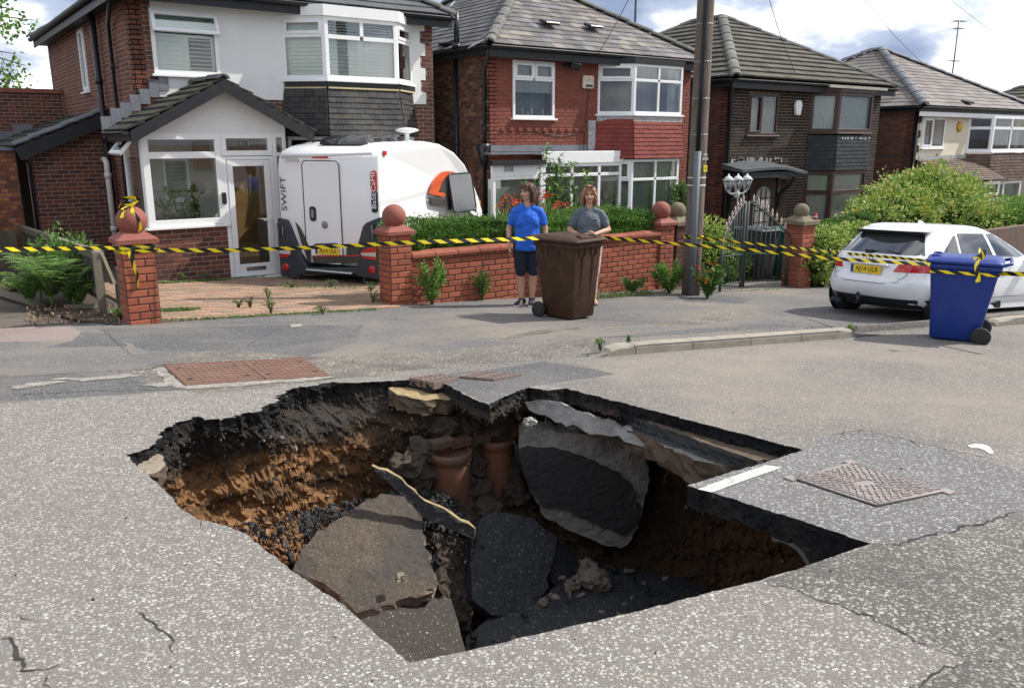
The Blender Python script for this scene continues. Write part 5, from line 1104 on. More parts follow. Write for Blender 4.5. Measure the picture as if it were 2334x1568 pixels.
# ------------------------------------------------------------------ cream rendered house
h4 = thing('house', 'cream rendered house with pinkish slate roof behind the large variegated bush', 'house', (28.1, V0, -2.6))
def house_cream():
    UL, UR, ZB, ZT = 28.1, 36.4, -2.8, 2.45
    f = Fr((UL, V0, 0), (1, 0, 0)); W = UR - UL; X = lambda u: u - UL; vb = V0 - .6
    w1 = rect(2101, 268, 2152, 338, V0); bu = [pv(2205, 300, V0).x, pv(2264, 300, vb).x, pv(2345, 300, vb).x, pv(2345, 300, vb).x + .45]
    zs, zt = pv(2290, 346, vb).z, pv(2290, 265, vb).z; zk = pv(2290, 412, vb).z
    holes = [(X(w1[0]), X(w1[1]), w1[2], w1[3]), (X(bu[0]) + .05, X(bu[3]) - .05, zs, zt), (X(bu[0]) + .05, X(bu[3]) - .05, -2, zk - .1)]
    m = MB(); panel(m, f, 0, W, ZB, ZT, holes, .25); wall = m.build('front_wall', MM['mortar_dark'], h4); q = []; z = -.2; k = 0
    while z < ZT: q.append((z, min(z + .249, ZT), .5 if k % 2 else .36)); z += .249; k += 1
    rd = MB()
    for a, b_, wq in q: panel(rd, f, wq, W, a, b_, holes, .02, .018)
    rd.build('render', MM['render_cream'], h4); bricks(wall, f, 0, W, ZB, ZT, MM['brick_dark'], holes, 60, ok=lambda x, z: z < -.2 or any(a <= z <= b and x < wq for a, b, wq in q))
    sw = MB(); fs = Fr((UL, 24, 0), (0, -1, 0)); panel(sw, fs, 0, 24 - V0, ZB, ZT, [], .2); sw = sw.build('side_wall', MM['mortar_dark'], h4); bricks(sw, fs, 4, 24 - V0, ZB, ZT, MM['brick_brown'], (), 60)
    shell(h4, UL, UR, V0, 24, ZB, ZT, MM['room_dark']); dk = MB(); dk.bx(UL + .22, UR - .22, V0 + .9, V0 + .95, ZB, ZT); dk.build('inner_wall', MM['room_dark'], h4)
    wi, _ = window(h4, f, X(w1[0]), X(w1[1]), w1[2], w1[3], [(0, .45, 0, 1, True), (.45, 1, 0, 1, False)], MM['upvc_white'], MM['window_glass'], .07, .03)
    F, Ls = bay_faces(*bu, V0, vb)
    for i, (ff, L) in enumerate(zip(F, Ls)):
        c = [(0, 1, 0, .66, False), (0, 1, .66, 1, False)] if i != 1 else [(0, .5, 0, .66, False), (.5, 1, 0, .66, False), (0, .5, .66, 1, False), (.5, 1, .66, 1, False)]
        window(h4, ff, 0, L, zs, zt, c, MM['upvc_white'], MM['window_glass'], .1, 0, .1)
        wi, _ = window(h4, ff, 0, L, -2, zk - .02, c, MM['upvc_white'], MM['window_glass'], .1, 0, .1); curtain(wi, ff, L * .5, L - .1, -1.9, zk - .1, -.2, MM['curtain_green'], 6)
    skirt(h4, bu, V0, vb, zk, zs - .1, .08, .11, .24, MM['tile_brown'], (25, 35, 0))
    lf = MB(); lf.bx(UL + .5, bu[0], V0 - .05, V0 - .02, zs - .28, zs - .1); lf.build('lead_flashing', MM['flaked_white'], h4)
    zE = ZT + .1; gutter(h4, (UL - .2, V0 - .3, zE), (UR + .3, V0 - .3, zE), MM['black_paint'], .14); gutter(h4, (UL - .2, 24.2, zE), (UL - .2, V0 - .3, zE), MM['black_paint'], .14, 'side_gutter')
    b = MB(); b.bx(UL - .18, UR, V0 - .27, V0 - .25, ZT - .2, ZT - .05); b.build('eaves_board', MM['upvc_white'], h4)
    r, A = hip_roof(h4, UL - .1, UR + .3, V0 - .36, 24.3, zE + .03, .54, MM['slate_pink'], .29, .42, .016, 170, 60, MM['tile_lead'], MM['black_paint'], capr=.15, capstep=.36)
    pq = pplane(2205, 236, Vector((UL, V0 - .36, zE + .07)), Vector((0, -.54, 1)).normalized()); b = MB(); b.box(pq + Vector((0, 0, .05)), (.4, .3, .06), Matrix.Rotation(R(15), 3, 'X')); b.build('roof_vent', MM['black_plastic'], h4)
    pipe(h4, [(UL + .15, V0 - .05, ZT), (UL + .15, V0 - .05, -2.5)], .05, MM['black_plastic'], 'downpipe', 8)
    p = pv(2184, 290, V0); b = MB(); b.ball((p.x, V0 - .06, p.z), .17, 14, 0, (1, .4, 1.1)); b.build('alarm_bell', mat('bell_yellow', (.6, .36, .05), .5), h4)
    # lean-to porch roof
    zt2 = pv(2085, 358, V0).z; E0, T0 = pv(2130, 408, V0 - 1.3), pv(2078, 362, V0); E1 = pv(2250, 412, V0 - 1.3); zE2 = E1.z; x0 = UL + .35; x1 = bu[0] + .3
    q = [Vector((x0, V0 - 1.3, zE2)), Vector((x1 + .3, V0 - 1.3, zE2)), Vector((x1, V0 - .02, zt2 - .1)), Vector((x0, V0 - .02, zt2 - .1))]; b = MB(); b.add(q, [(0, 1, 2, 3)]); rr = b.build('porch_roof', MM['black_paint'], h4); tiles(rr, q[0], q[1], q[3], q[2], .13, .2, .015, MM['tile_brown'], 60)
    b = MB(); b.bx(x0 + .02, x0 + .08, V0 - 1.2, V0 - .02, -2.6, zE2); b.build('porch_cheek', MM['render_white'], h4)
    fp = Fr((0, V0 - 1.2, 0), (1, 0, 0)); window(h4, fp, x0 + .1, x1 + .1, -2.2, zE2 - .05, [(0, .5, 0, .8, False), (.5, 1, 0, .8, False), (0, 1, .8, 1, False)], MM['upvc_white'], MM['window_glass'], .1, 0, .1, 'porch_window')
house_cream()
h5 = thing('house', 'far brown tiled house roof at the right edge beyond the cream house', 'house', (40.5, V0 - 1, -3))
def house_far():
    b = MB(); b.bx(40.5, 48, V0 - 1, 23, -3.5, 1.6); b.build('wall', MM['render_cream'], h5); hip_roof(h5, 40.2, 48.4, V0 - 1.4, 23.4, 1.65, .55, MM['tile_moss'], .36, .5, .04, 40, 40, MM['ridge_grey'], MM['black_paint'], capr=.15)
    f = Fr((40.5, V0 - 1, 0), (1, 0, 0)); window(h5, f, 1, 3, 0, 1.2, [(0, .5, 0, 1, False), (.5, 1, 0, 1, False)], MM['upvc_white'], MM['window_glass'], .1, .02, .06)
house_far()
# orange brick outbuilding of the neighbour at the left edge
h0 = thing('outbuilding', 'orange brick wall of outbuilding at the left edge beside the lean-to', 'outbuilding', (1.0, 19.35, -1.2))
def outb():
    b = MB(); b.bx(-4, 1.93, 19.35, 19.6, -1.3, 1.25); w = b.build('wall', MM['mortar_dark'], h0); bricks(w, Fr((-4, 19.35, 0), (1, 0, 0)), 3.5, 5.93, -1.3, 1.25, MM['brick_orange'], (), 260, L=.12)
    r = MB(); r.bx(-4, 1.96, 19.3, 24.0, 1.26, 1.32); r.build('roof', MM['lead_sheet'], h0)
outb()
# ------------------------------------------------------------------ front walls, gate pillars, kerb, covers, fence, pole, tape
mat_pieces('brick_wall_red', [(.33, .095, .05), (.3, .085, .045), (.36, .11, .058), (.27, .078, .045)], rough=.75, bump=.15, grain=.2, dirt=((.16, .06, .04), .45))
mat('mortar_black', (.05, .035, .03), .95, (.12, .07, .055), 9)
mat('pillar_cap', (.255, .08, .056), .75, (.21, .065, .047), 5, .6, .15, 40, dirt=(.2, .08, .06), dscale=4, damt=.5)
mat('stone_brown', (.2, .165, .11), .95, (.13, .11, .075), 9, .7, .5, 40, dirt=(.1, .11, .06), dscale=4, damt=.6)
mat('brick_flat_red', (.24, .085, .055), .85, (.19, .07, .05), 6)
mat_pieces('coping_piece', [(.29, .085, .055), (.26, .075, .05), (.31, .1, .062)], rough=.8, grain=.25, dirt=((.12, .05, .04), .6))
def pillar(name, label, group, u, v, w, zt, capm, brm, mor, ballr, capw=.05, cap_h=.05, facet=True):
    zb = gz(u + w / 2, v) - .03; t = thing(name, label, 'gate pillar', (u + w / 2, v + w / 2, zb), 0, group)
    b = MB(); b.bx(u, u + w, v, v + w, zb, zt); core = b.build('core', mor, t)
    n = int((zt - zb) / .083 + .5); c = (zt - zb) / n
    bricks(core, Fr((u, v, 0), (1, 0, 0)), 0, w, zb, zt, brm, (), 120, course=c, L=w * 2 / 3); bricks(core, Fr((u, v + w, 0), (0, -1, 0)), 0, w, zb, zt, brm, (), 120, course=c, L=w * 2 / 3)
    b = MB(); x0, x1, y0, y1 = u - capw, u + w + capw, v - capw, v + w + capw; b.bx(x0, x1, y0, y1, zt, zt + cap_h); cx, cy = (x0 + x1) / 2, (y0 + y1) / 2; k = .36
    q = [(x0, y0), (x1, y0), (x1, y1), (x0, y1)]; q2 = [(cx + (x - cx) * k, cy + (y - cy) * k) for x, y in q]; b.rings([[(x, y, zt + cap_h + .001) for x, y in q], [(x, y, zt + cap_h + .1) for x, y in q2]], 0, False, True, False)
    b.build('pillar_cap', capm, t, bevel=.006)
    if ballr: s = MB(); s.ball((cx, cy, zt + cap_h + .05 + ballr * .88), ballr, 24); s.build('ball_finial', capm, t)
    return t
a = gnd(296, 741); PW = .34; P1 = (a.x, a.y)
zt1 = pv(310, 557, P1[1]).z; p1 = pillar('gate_pillar', 'red brick gate pillar with ball top wrapped in striped tape, left of the driveway', 'ball topped brick gate pillars', P1[0], P1[1], PW, zt1, MM['pillar_cap'], MM['brick_wall_red'], MM['mortar_black'], .165)
a = gnd(893, 697); P2 = (a.x, a.y); zt2 = pv(905, 537, P2[1]).z; pillar('gate_pillar', 'red brick gate pillar with plain ball top right of the driveway beside the caravan', 'ball topped brick gate pillars', P2[0], P2[1], PW, zt2, MM['pillar_cap'], MM['brick_wall_red'], MM['mortar_black'], .165)
P3 = (pv(1500, 660, P2[1]).x, P2[1] - .002); zt3 = pv(1518, 515, P3[1]).z; pillar('gate_pillar', 'red brick pillar with ball top at the far end of the hedge near the pole', 'ball topped brick gate pillars', P3[0], P3[1], PW, zt3, MM['pillar_cap'], MM['brick_wall_red'], MM['mortar_black'], .165)
P4 = (pv(1819, 655, 9.2).x, 9.2); pillar('gate_pillar', 'brown stone ball pillar with red can on top right of the iron gates', 'ball topped brick gate pillars', P4[0], P4[1], .38, pv(1835, 514, 9.2).z, MM['stone_brown'], MM['brick_wall_red'], MM['mortar_dark'], .14, .06, .07)
P5 = (pv(1540, 600, 10.15).x, 10.15); pillar('gate_pillar', 'brown stone ball pillar half hidden behind the wooden pole', 'ball topped brick gate pillars', P5[0], P5[1], .38, pv(1545, 516, 10.15).z, MM['stone_brown'], MM['brick_brown'], MM['mortar_dark'], .15, .05, .07)
WT = pv(950, 588, P2[1]).z
def garden_wall():
    v = P2[1] + .03; x0, x1 = P2[0] + PW + .002, P3[0] - .002; zb = gz(x1, v) - .1; t = thing('garden_wall', 'low red brick garden wall with rounded coping in front of the hedge', 'wall', ((x0 + x1) / 2, v + .1, gz((x0 + x1) / 2, v)))
    f = Fr((x0, v, 0), (1, 0, 0)); b = MB(); f.box(b, 0, x1 - x0, -.22, 0, zb, WT); w = b.build('wall_core', MM['mortar_black'], t); bricks(w, f, 0, x1 - x0, zb, WT, MM['brick_wall_red'], (), 270)
    n = int((x1 - x0) / .37); L = (x1 - x0) / n
    for i in range(n):
        b = MB(); m = 5; rs = []
        for x in (i * L + .006, (i + 1) * L - .006): rs.append([f.p(x, -.27, WT + .002), f.p(x, .05, WT + .002)] + [f.p(x, .05 - .02 + .02 * math.cos(R(a)), WT + .03 + .03 * math.sin(R(a))) for a in (0, 45, 90)] + [f.p(x, -.1, WT + .085), f.p(x, -.27, WT + .09)])
        b.rings(rs, 0, True, True, False); b.build('coping_stone', MM['coping_piece'], t)
garden_wall()
# driveway blocks
mat_pieces('paving_block', [(.36, .23, .155), (.32, .2, .14), (.28, .19, .14), (.4, .255, .17), (.25, .185, .14)], rough=.9, grain=.3, dirt=((.17, .145, .085), .6))
def drive():
    b = MB(); poly = [(P1[0] + PW, 10.0), (P2[0] + .3, 10.0), (P2[0] + .6, 10.6), (9.6, 10.6), (9.6, 16.3), (3.3, 16.3), (3.2, 14.9), (P1[0] + PW, 14.9)]
    b.add([G3(x, y, -.006) for x, y in poly], [tuple(range(len(poly)))]); d = structure(b.build('driveway', mat('joint_sand', (.12, .1, .07), .95, (.09, .1, .05), 3)))
    ex = Vector((1, 0, -GA)).normalized(); ey = Vector((0, 1, -GB)); ey = (ey - ex * ey.dot(ex)).normalized(); rot = Matrix((ex, ey, ex.cross(ey))).transposed(); it = []
    r = 0; y = 10.0
    while y < 16.2:
        x = 2.1 + (.105 if r % 2 else 0)
        while x < 9.5:
            c = (x + .1, y + .05)
            if inside(c, poly) and not (c[1] > 14.7 and c[0] < 5.6) and not (c[0] > 6.6 and c[1] > 14.2): it.append((G3(c[0], c[1], -.012 + rnd(-.003, .003)), rot @ Matrix.Rotation(rnd(-.01, .01), 3, 'Z'), (.203, .1, .05)))
            x += .21
        y += .106; r += 1
    pieces('paving_block', 'block_paving', d, it, MM['paving_block'], 300)
    e = MB(); it = []
    x = P1[0] + PW + .1
    while x < P2[0] + .1: it.append((G3(x, 9.93, -.01), rot, (.2, .1, .06))); x += .207
    pieces('paving_block', 'block_paving', d, it, MM['paving_block'], 0)
drive()
def kerbs():
    mk = mat('kerb_stone', (.34, .31, .25), .95, (.25, .23, .19), 5, .7, .5, 50, dirt=(.14, .13, .11), dscale=3, damt=.6)
    def st(u0, u1, drop=0):
        o = []
        for k, u in enumerate((u0 + .006, u0 + .06, (u0 + u1) / 2, u1 - .006)):
            h = .095 - (drop if k == 0 else drop * .35 if k == 1 else 0); v = edge_v(u); d = Vector((.153, .988, 0))
            z = gz(u, v); o.append([Vector((u, v, z - .12)), Vector((u, v - .004, z + h - .025)), Vector((u, v, z + h)) + d * .022, Vector((u, v, z + h)) + d * .14, Vector((u, v, z - .12)) + d * .14])
        b = MB(); b.rings(o[::-1], 0, True, True, False); q = b.build('kerb_stone', mk, None, loc=tuple(o[0][0])); return q
    us = [5.28] + [gnd(x, y).x for x, y in ((1440, 806), (1577, 797), (1703, 786), (1818, 777), (1932, 768))]
    lb = ['short dropped kerb stone at the left end of the kerb with weeds', 'first full kerb stone right of the dropped end stone', 'second full kerb stone, in the middle of the kerb run', 'third full kerb stone of the run', 'last kerb stone at the right end of the run beside the small weed']
    for i in range(5): tag(st(us[i], us[i + 1], .075 if i == 0 else 0), lb[i], 'kerb stone', 'kerb stones along the far road edge')
    tag(st(11.25, 12.2, .05), 'separate kerb stone end at the right edge under the white car', 'kerb stone', 'kerb stones along the far road edge')
kerbs()
# covers and gratings
mat('rust_plate', (.185, .095, .065), .75, (.15, .085, .062), 7, .8, .3, 60, dirt=(.25, .17, .12), dscale=5, damt=.6, spec=.5)
mat('manhole_iron', (.27, .235, .22), .65, (.22, .19, .178), 7, .7, .3, 60, dirt=(.19, .14, .115), dscale=5, damt=.5, spec=.5)
mat('grate_iron', (.21, .15, .125), .7, (.15, .11, .095), 7, .7, .3, 60)
mat('galvanised', (.27, .29, .31), .5, (.2, .21, .23), 4, metal=.4); mat('mortar_pale', (.36, .33, .285), .95, (.12, .11, .1), 16, .6, .5, 50)
mat('road_paint', (.58, .57, .52), .85, (.46, .45, .41), 20, .9, .3, 80, dirt=(.2, .19, .18), dscale=16, damt=.9)
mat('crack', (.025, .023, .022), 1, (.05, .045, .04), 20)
sheet([(346,846),(374,833),(424,878),(752,858),(764,862),(700,869),(560,880),(425,888),(398,884)], MM['mortar_pale'], .004, 'mortar_bed', .06, .04)
for k, q in enumerate(([(120,868),(240,858),(300,852),(330,856),(260,864),(180,872)], [(10,882),(90,872),(150,870),(100,880),(40,888)], [(320,876),(380,872),(410,880),(360,884)])): sheet(q, MM['mortar_pale'], .0045 + k * .0003, 'worn_patch', .09, .04)
def q4(C, s, t): return C[0].lerp(C[1], s).lerp(C[3].lerp(C[2], s), t)
def telecom():
    C = [gnd(*p) for p in ((372, 834), (690, 818), (752, 858), (421, 880))]; t = thing('inspection_cover', 'rusty brown two plate telecom cover set in the pavement', 'manhole cover', tuple(q4(C, .5, .5)))
    for s0, s1 in ((0, .535), (.54, 1)):
        c = [q4(C, s0, 0), q4(C, s1, 0), q4(C, s1, 1), q4(C, s0, 1)]; b = MB(); b.prism([p + ZV * .014 for p in c][::-1], (0, 0, -.03)); pl = b.build('plate', MM['rust_plate'], t, bevel=.004)
        k = MB(); nx = 13 if s1 < .6 else 11
        for i in range(nx):
            for j in range(10):
                for a in (-1, 1):
                    p = q4(c, (i + .5 + .2 * a) / nx, (j + .5) / 10) + ZV * .017; d = (c[1] - c[0]).normalized(); an = math.atan2(d.y, d.x) + a * .6
                    k.box(p, (.036, .012, .004), Matrix.Rotation(an, 3, 'Z'))
        structure(k.build('tread_pattern', MM['rust_plate'], pl), 'stuff')
        h = MB()
        for s, q in ((.12, .25), (.85, .25), (.12, .8), (.85, .8)): h.lathe([(.022, -.001), (.022, .003)], q4(c, s, q) + ZV * .016, 10)
        structure(h.build('key_hole', MM['crack'], pl), 'stuff')
telecom()
def manhole():
    C = [gnd(*p) for p in ((1815, 1093), (1942, 1059), (2146, 1121), (1998, 1153))]; ctr = q4(C, .5, .5); t = thing('manhole_cover', 'square iron manhole cover with raised chevrons in the road right of the hole', 'manhole cover', tuple(ctr))
    b = MB(); o = [p + (p - ctr) * .06 for p in C]; b.add([p + ZV * .004 for p in o], [(0, 1, 2, 3)]); b.build('frame', MM['crack'], t)
    if b: pass
    b = MB(); b.prism([p + ZV * .009 for p in C], (0, 0, -.02)); pl = b.build('plate', MM['manhole_iron'], t)
    k = MB(); ex = (C[1] - C[0]).normalized(); a0 = math.atan2(ex.y, ex.x); S = (C[1] - C[0]).length / 2; n = 11
    for i in range(-n, n + 1):
        for j in range(-n, n + 1):
            x, y = i / n, j / n
            if (i + j) % 2 or abs(x) > .92 or abs(y) > .92 or (abs(x) < .25 and abs(y) < .1): continue
            p = q4(C, (x + 1) / 2, (y + 1) / 2) + ZV * .011; w = math.atan2(y, x) + a0; s = 1 if (i // 2) % 2 else -1
            k.box(p, (.034, .011, .009), Matrix.Rotation(w + math.pi / 2 + s * .45, 3, 'Z'))
    structure(k.build('tread_pattern', MM['manhole_iron'], pl), 'stuff')
    r = MB()
    for i in range(4): r.tube([C[i] + ZV * .008 + (C[i] - ctr) * .025, C[(i + 1) % 4] + ZV * .008 + (C[(i + 1) % 4] - ctr) * .025], .006, 5)
    r.build('rim', MM['manhole_iron'], t)
    lug = MB()
    for i in (0, 1, 2): lug.box(C[i] + (C[i] - ctr) * .07 + ZV * .004, (.06, .06, .012), Matrix.Rotation(a0, 3, 'Z'))
    lug.build('corner_lug', MM['manhole_iron'], t)
manhole()
def grate(px, label):
    C = [gnd(*p) for p in px]; ctr = q4(C, .5, .5); t = thing('gully_grate', label, 'drain grate', tuple(ctr), 0, 'gully grates at the back of the hole'); b = MB()
    n = 6
    for i in range(n + 1):
        s0, s1 = max(0, (i - .28) / n), min(1, (i + .28) / n); c = [q4(C, s0, 0), q4(C, s1, 0), q4(C, s1, 1), q4(C, s0, 1)]; b.prism([p + ZV * .02 for p in c], (0, 0, -.06))
    b.build('bar', MM['grate_iron'], t); f = MB()
    for a, c_ in ((-.08, .0), (1.0, 1.08), (.46, .54)): c = [q4(C, 0, a), q4(C, 1, a), q4(C, 1, c_), q4(C, 0, c_)]; f.prism([p + ZV * .022 for p in c], (0, 0, -.06))
    f.build('frame', MM['grate_iron'], t); d = MB(); d.add([p + ZV * .003 for p in C], [(0, 1, 2, 3)]); d.build('slot_shadow_sheet', MM['crack'], t)  # flat dark sheet under the bars, painted in place of shadow in the slots
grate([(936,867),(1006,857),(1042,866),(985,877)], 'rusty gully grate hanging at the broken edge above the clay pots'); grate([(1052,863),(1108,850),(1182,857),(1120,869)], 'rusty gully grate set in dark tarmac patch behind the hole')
tag(sheet([(661,741),(686,739),(690,745),(664,747)], MM['kerb_stone'], .005, 'stopcock_cover', .002, .1), 'small pale square stopcock cover in the pavement before the drive', 'cover')
bpy.data.objects['stopcock_cover'].pop('kind')
sheet([(1590,1116),(1660,1091),(1745,1061),(1783,1066),(1700,1095),(1622,1123)], MM['road_paint'], .004, 'road_marking', .006, .05)
sheet([(2205,1016),(2222,1012),(2240,1013),(2256,1019),(2265,1030),(2262,1036),(2252,1034),(2244,1027),(2228,1022),(2212,1022)], MM['road_paint'], .004, 'road_marking', .01, .04)
def crack(px, w, seed=0):
    P = [gnd(*p) for p in px]; pts = []
    for i in range(len(P) - 1):
        k = max(2, int((P[i + 1] - P[i]).length / .025))
        for j in range(k): p = P[i].lerp(P[i + 1], j / k); pts.append(p + Vector((fbm((p.x * 12, p.y * 12, seed)), fbm((p.x * 12, p.y * 12, seed + 5)), 0)) * .03 + Vector((fbm((p.x * 45, p.y * 45, seed)), fbm((p.x * 45, p.y * 45, seed + 5)), 0)) * .014)
    b = MB(); vs = []; n = len(pts)
    for i, p in enumerate(pts):
        d = (pts[min(i + 1, n - 1)] - pts[max(i - 1, 0)]).normalized(); s = Vector((-d.y, d.x, 0)); ww = w * .62 * (.3 + 1.2 * abs(fbm((p.x * 18, p.y * 18, seed + 9)))) * min(1, (min(i, n - 1 - i) + 1) / 6); z = gz(p.x, p.y) + .0035 + lift(p.x, p.y)
        vs += [(p.x + s.x * ww, p.y + s.y * ww, z), (p.x - s.x * ww, p.y - s.y * ww, z)]
    b.add(vs, [(2 * i, 2 * i + 1, 2 * i + 3, 2 * i + 2) for i in range(n - 1)]); o = b.build('crack', MM['crack'])
    if o.data.polygons[0].normal.z < 0: o.data.flip_normals()
    structure(o)
for i, (px, w) in enumerate([([(0,1445),(40,1495),(70,1525),(105,1530),(150,1515)], .012), ([(108,1530),(110,1568),(100,1600)], .011), ([(315,1392),(350,1415),(385,1450),(402,1480),(410,1505)], .009), ([(1990,1241),(2050,1240),(2110,1222),(2160,1212),(2250,1187),(2340,1165)], .011),
        ([(1742,1323),(1815,1348),(1900,1376),(2010,1420),(2120,1470),(2203,1505)], .009), ([(2203,1506),(2150,1538),(2060,1575)], .01), ([(1890,994),(1960,980),(2050,998),(2140,1022),(2320,1060)], .007), ([(452,1185),(462,1200),(492,1206)], .006), ([(640,748),(560,790),(830,765),(1100,742)], .006),
        ([(230,750),(300,810),(380,805)], .006), ([(0,862),(150,852),(340,842),(420,818)], .008), ([(0,905),(180,892),(420,888)], .008), ([(1150,775),(1330,745),(1560,738)], .007), ([(850,800),(1010,775),(1150,752)], .006), ([(720,868),(745,882),(800,872)], .006), ([(40,1398),(80,1412),(98,1425)], .006), ([(236,1350),(320,1340)], .004), ([(1400,853),(1330,836),(1240,822)], .004)]): crack(px, w, i * 3.1)
# ------------------------------------------------------------------ fence and soil bed on the left
mat_pieces('fence_wood', [(.1, .085, .066), (.12, .1, .077), (.075, .066, .055), (.14, .12, .092)], rough=.95, fine=25, grain=.5, bump=.4, dirt=((.09, .1, .06), .6))
mat_pieces('fence_wood_pale', [(.21, .185, .14), (.25, .215, .165)], rough=.95, grain=.4)
def fence():
    u = 1.84; v0, v1 = 10.75, 19.2; t = thing('fence', 'weathered slatted wooden fence running back from the left gate pillar', 'fence', (u, 15, gz(u, 15)))
    topz = lambda v: pu(221, 578, u).z + (pu(36, 514, u).z - pu(221, 578, u).z) * (v - pu(221, 578, u).y) / (pu(36, 514, u).y - pu(221, 578, u).y)
    v = v0 + .3; it = []
    while v < v1:
        zt, zb = topz(v) + rnd(-.03, .02), gz(u, v) + .12; it.append(((u + rnd(-.008, .008), v + .06, (zt + zb) / 2), Matrix.Rotation(rnd(-.02, .02), 3, 'X'), (.022, .125, zt - zb))); v += .14
    pieces('slat', 'slats', t, it, MM['fence_wood'], 300)
    for v, m in ((v0 + .12, 'fence_wood_pale'), (pu(45, 520, u).y, 'fence_wood'), (pu(100, 530, u).y, 'fence_wood')): b = MB(); b.bx(u - .1, u - .02, v, v + .1, gz(u, v) - .05, topz(v) + .04); b.build('post', MM[m], t)
    b = MB()
    va, vb = v0 + .25, v1
    for dz in (.0, -.45): b.prism([(u - .05, va, topz(va) - .06 + dz), (u - .02, va, topz(va) - .06 + dz), (u - .02, va, topz(va) - .0 + dz), (u - .05, va, topz(va) - .0 + dz)], (0, vb - va, topz(vb) - topz(va)))
    b.build('rail', MM['fence_wood'], t)
    c = MB(); c.prism([(u - .04, va, topz(va) + .01), (u + .04, va, topz(va) + .01), (u + .04, va, topz(va) + .04), (u - .04, va, topz(va) + .04)], (0, vb - va, topz(vb) - topz(va))); c.build('fence_capping', MM['fence_wood_pale'], t)
    it = []
    for i, (x, h) in enumerate(((.02, .62), (.14, .58), (.26, .6), (.38, .4))): v = v0 - .22 + x; zb = gz(u, v); it.append(((u + .12, v - .1, zb + h / 2 - .02), Matrix.Rotation(R(4), 3, 'X'), (.05, .1, h)))
    pieces('slat', 'slats', t, it, MM['fence_wood'], 300)
    it = []; x = -2.2
    while x < 1.72: h = topz(18.3) + rnd(-.03, .02); zb = gz(x, 18.3); it.append(((x, 18.3 + rnd(-.008, .008), (h + zb) / 2), Matrix.Rotation(R(90) + rnd(-.02, .02), 3, 'Z'), (.022, .135, h - zb))); x += .14
    pieces('slat', 'slats', t, it, MM['fence_wood'], 300)
    b = MB(); a, c2 = pu(228, 577, u - .02), pu(257, 645, u + .1); b.tube([a, c2], .035, 4, smooth=False); b.build('broken_board', MM['fence_wood_pale'], t)
    g = MB(); g.bx(u - .06, u - .0, v0 + .3, v1, gz(u, 15) - .4, gz(u, 15) + .02); g.build('gravel_board', MM['fence_wood'], t)
fence()
mat('soil', (.038, .03, .023), .95, (.065, .05, .036), 14, 1, .8, 40)
sheet([(-120,640),(0,672),(60,690),(120,716),(200,735),(276,742),(262,700),(200,640),(120,600),(0,600),(-120,600)], MM['soil'], .006, 'soil_bed', .03, .08)
def timber():
    t = MB(); a, b_ = gnd(-60, 655), gnd(90, 700); t.tube([a + ZV * .03, b_ + ZV * .02], .07, 4, smooth=False); tag(t.build('timber_edging', MM['fence_wood'], None, loc=tuple(a)), 'dark timber edging board at the foot of the fern bed, far left', 'edging')
    t = MB(); a, b_ = gnd(150, 706), gnd(232, 704); t.tube([a + ZV * .02, b_ + ZV * .02], .045, 4, smooth=False); tag(t.build('timber_edging', MM['fence_wood'], None, loc=tuple(a)), 'short mossy timber edging beside the fence post', 'edging')
timber()
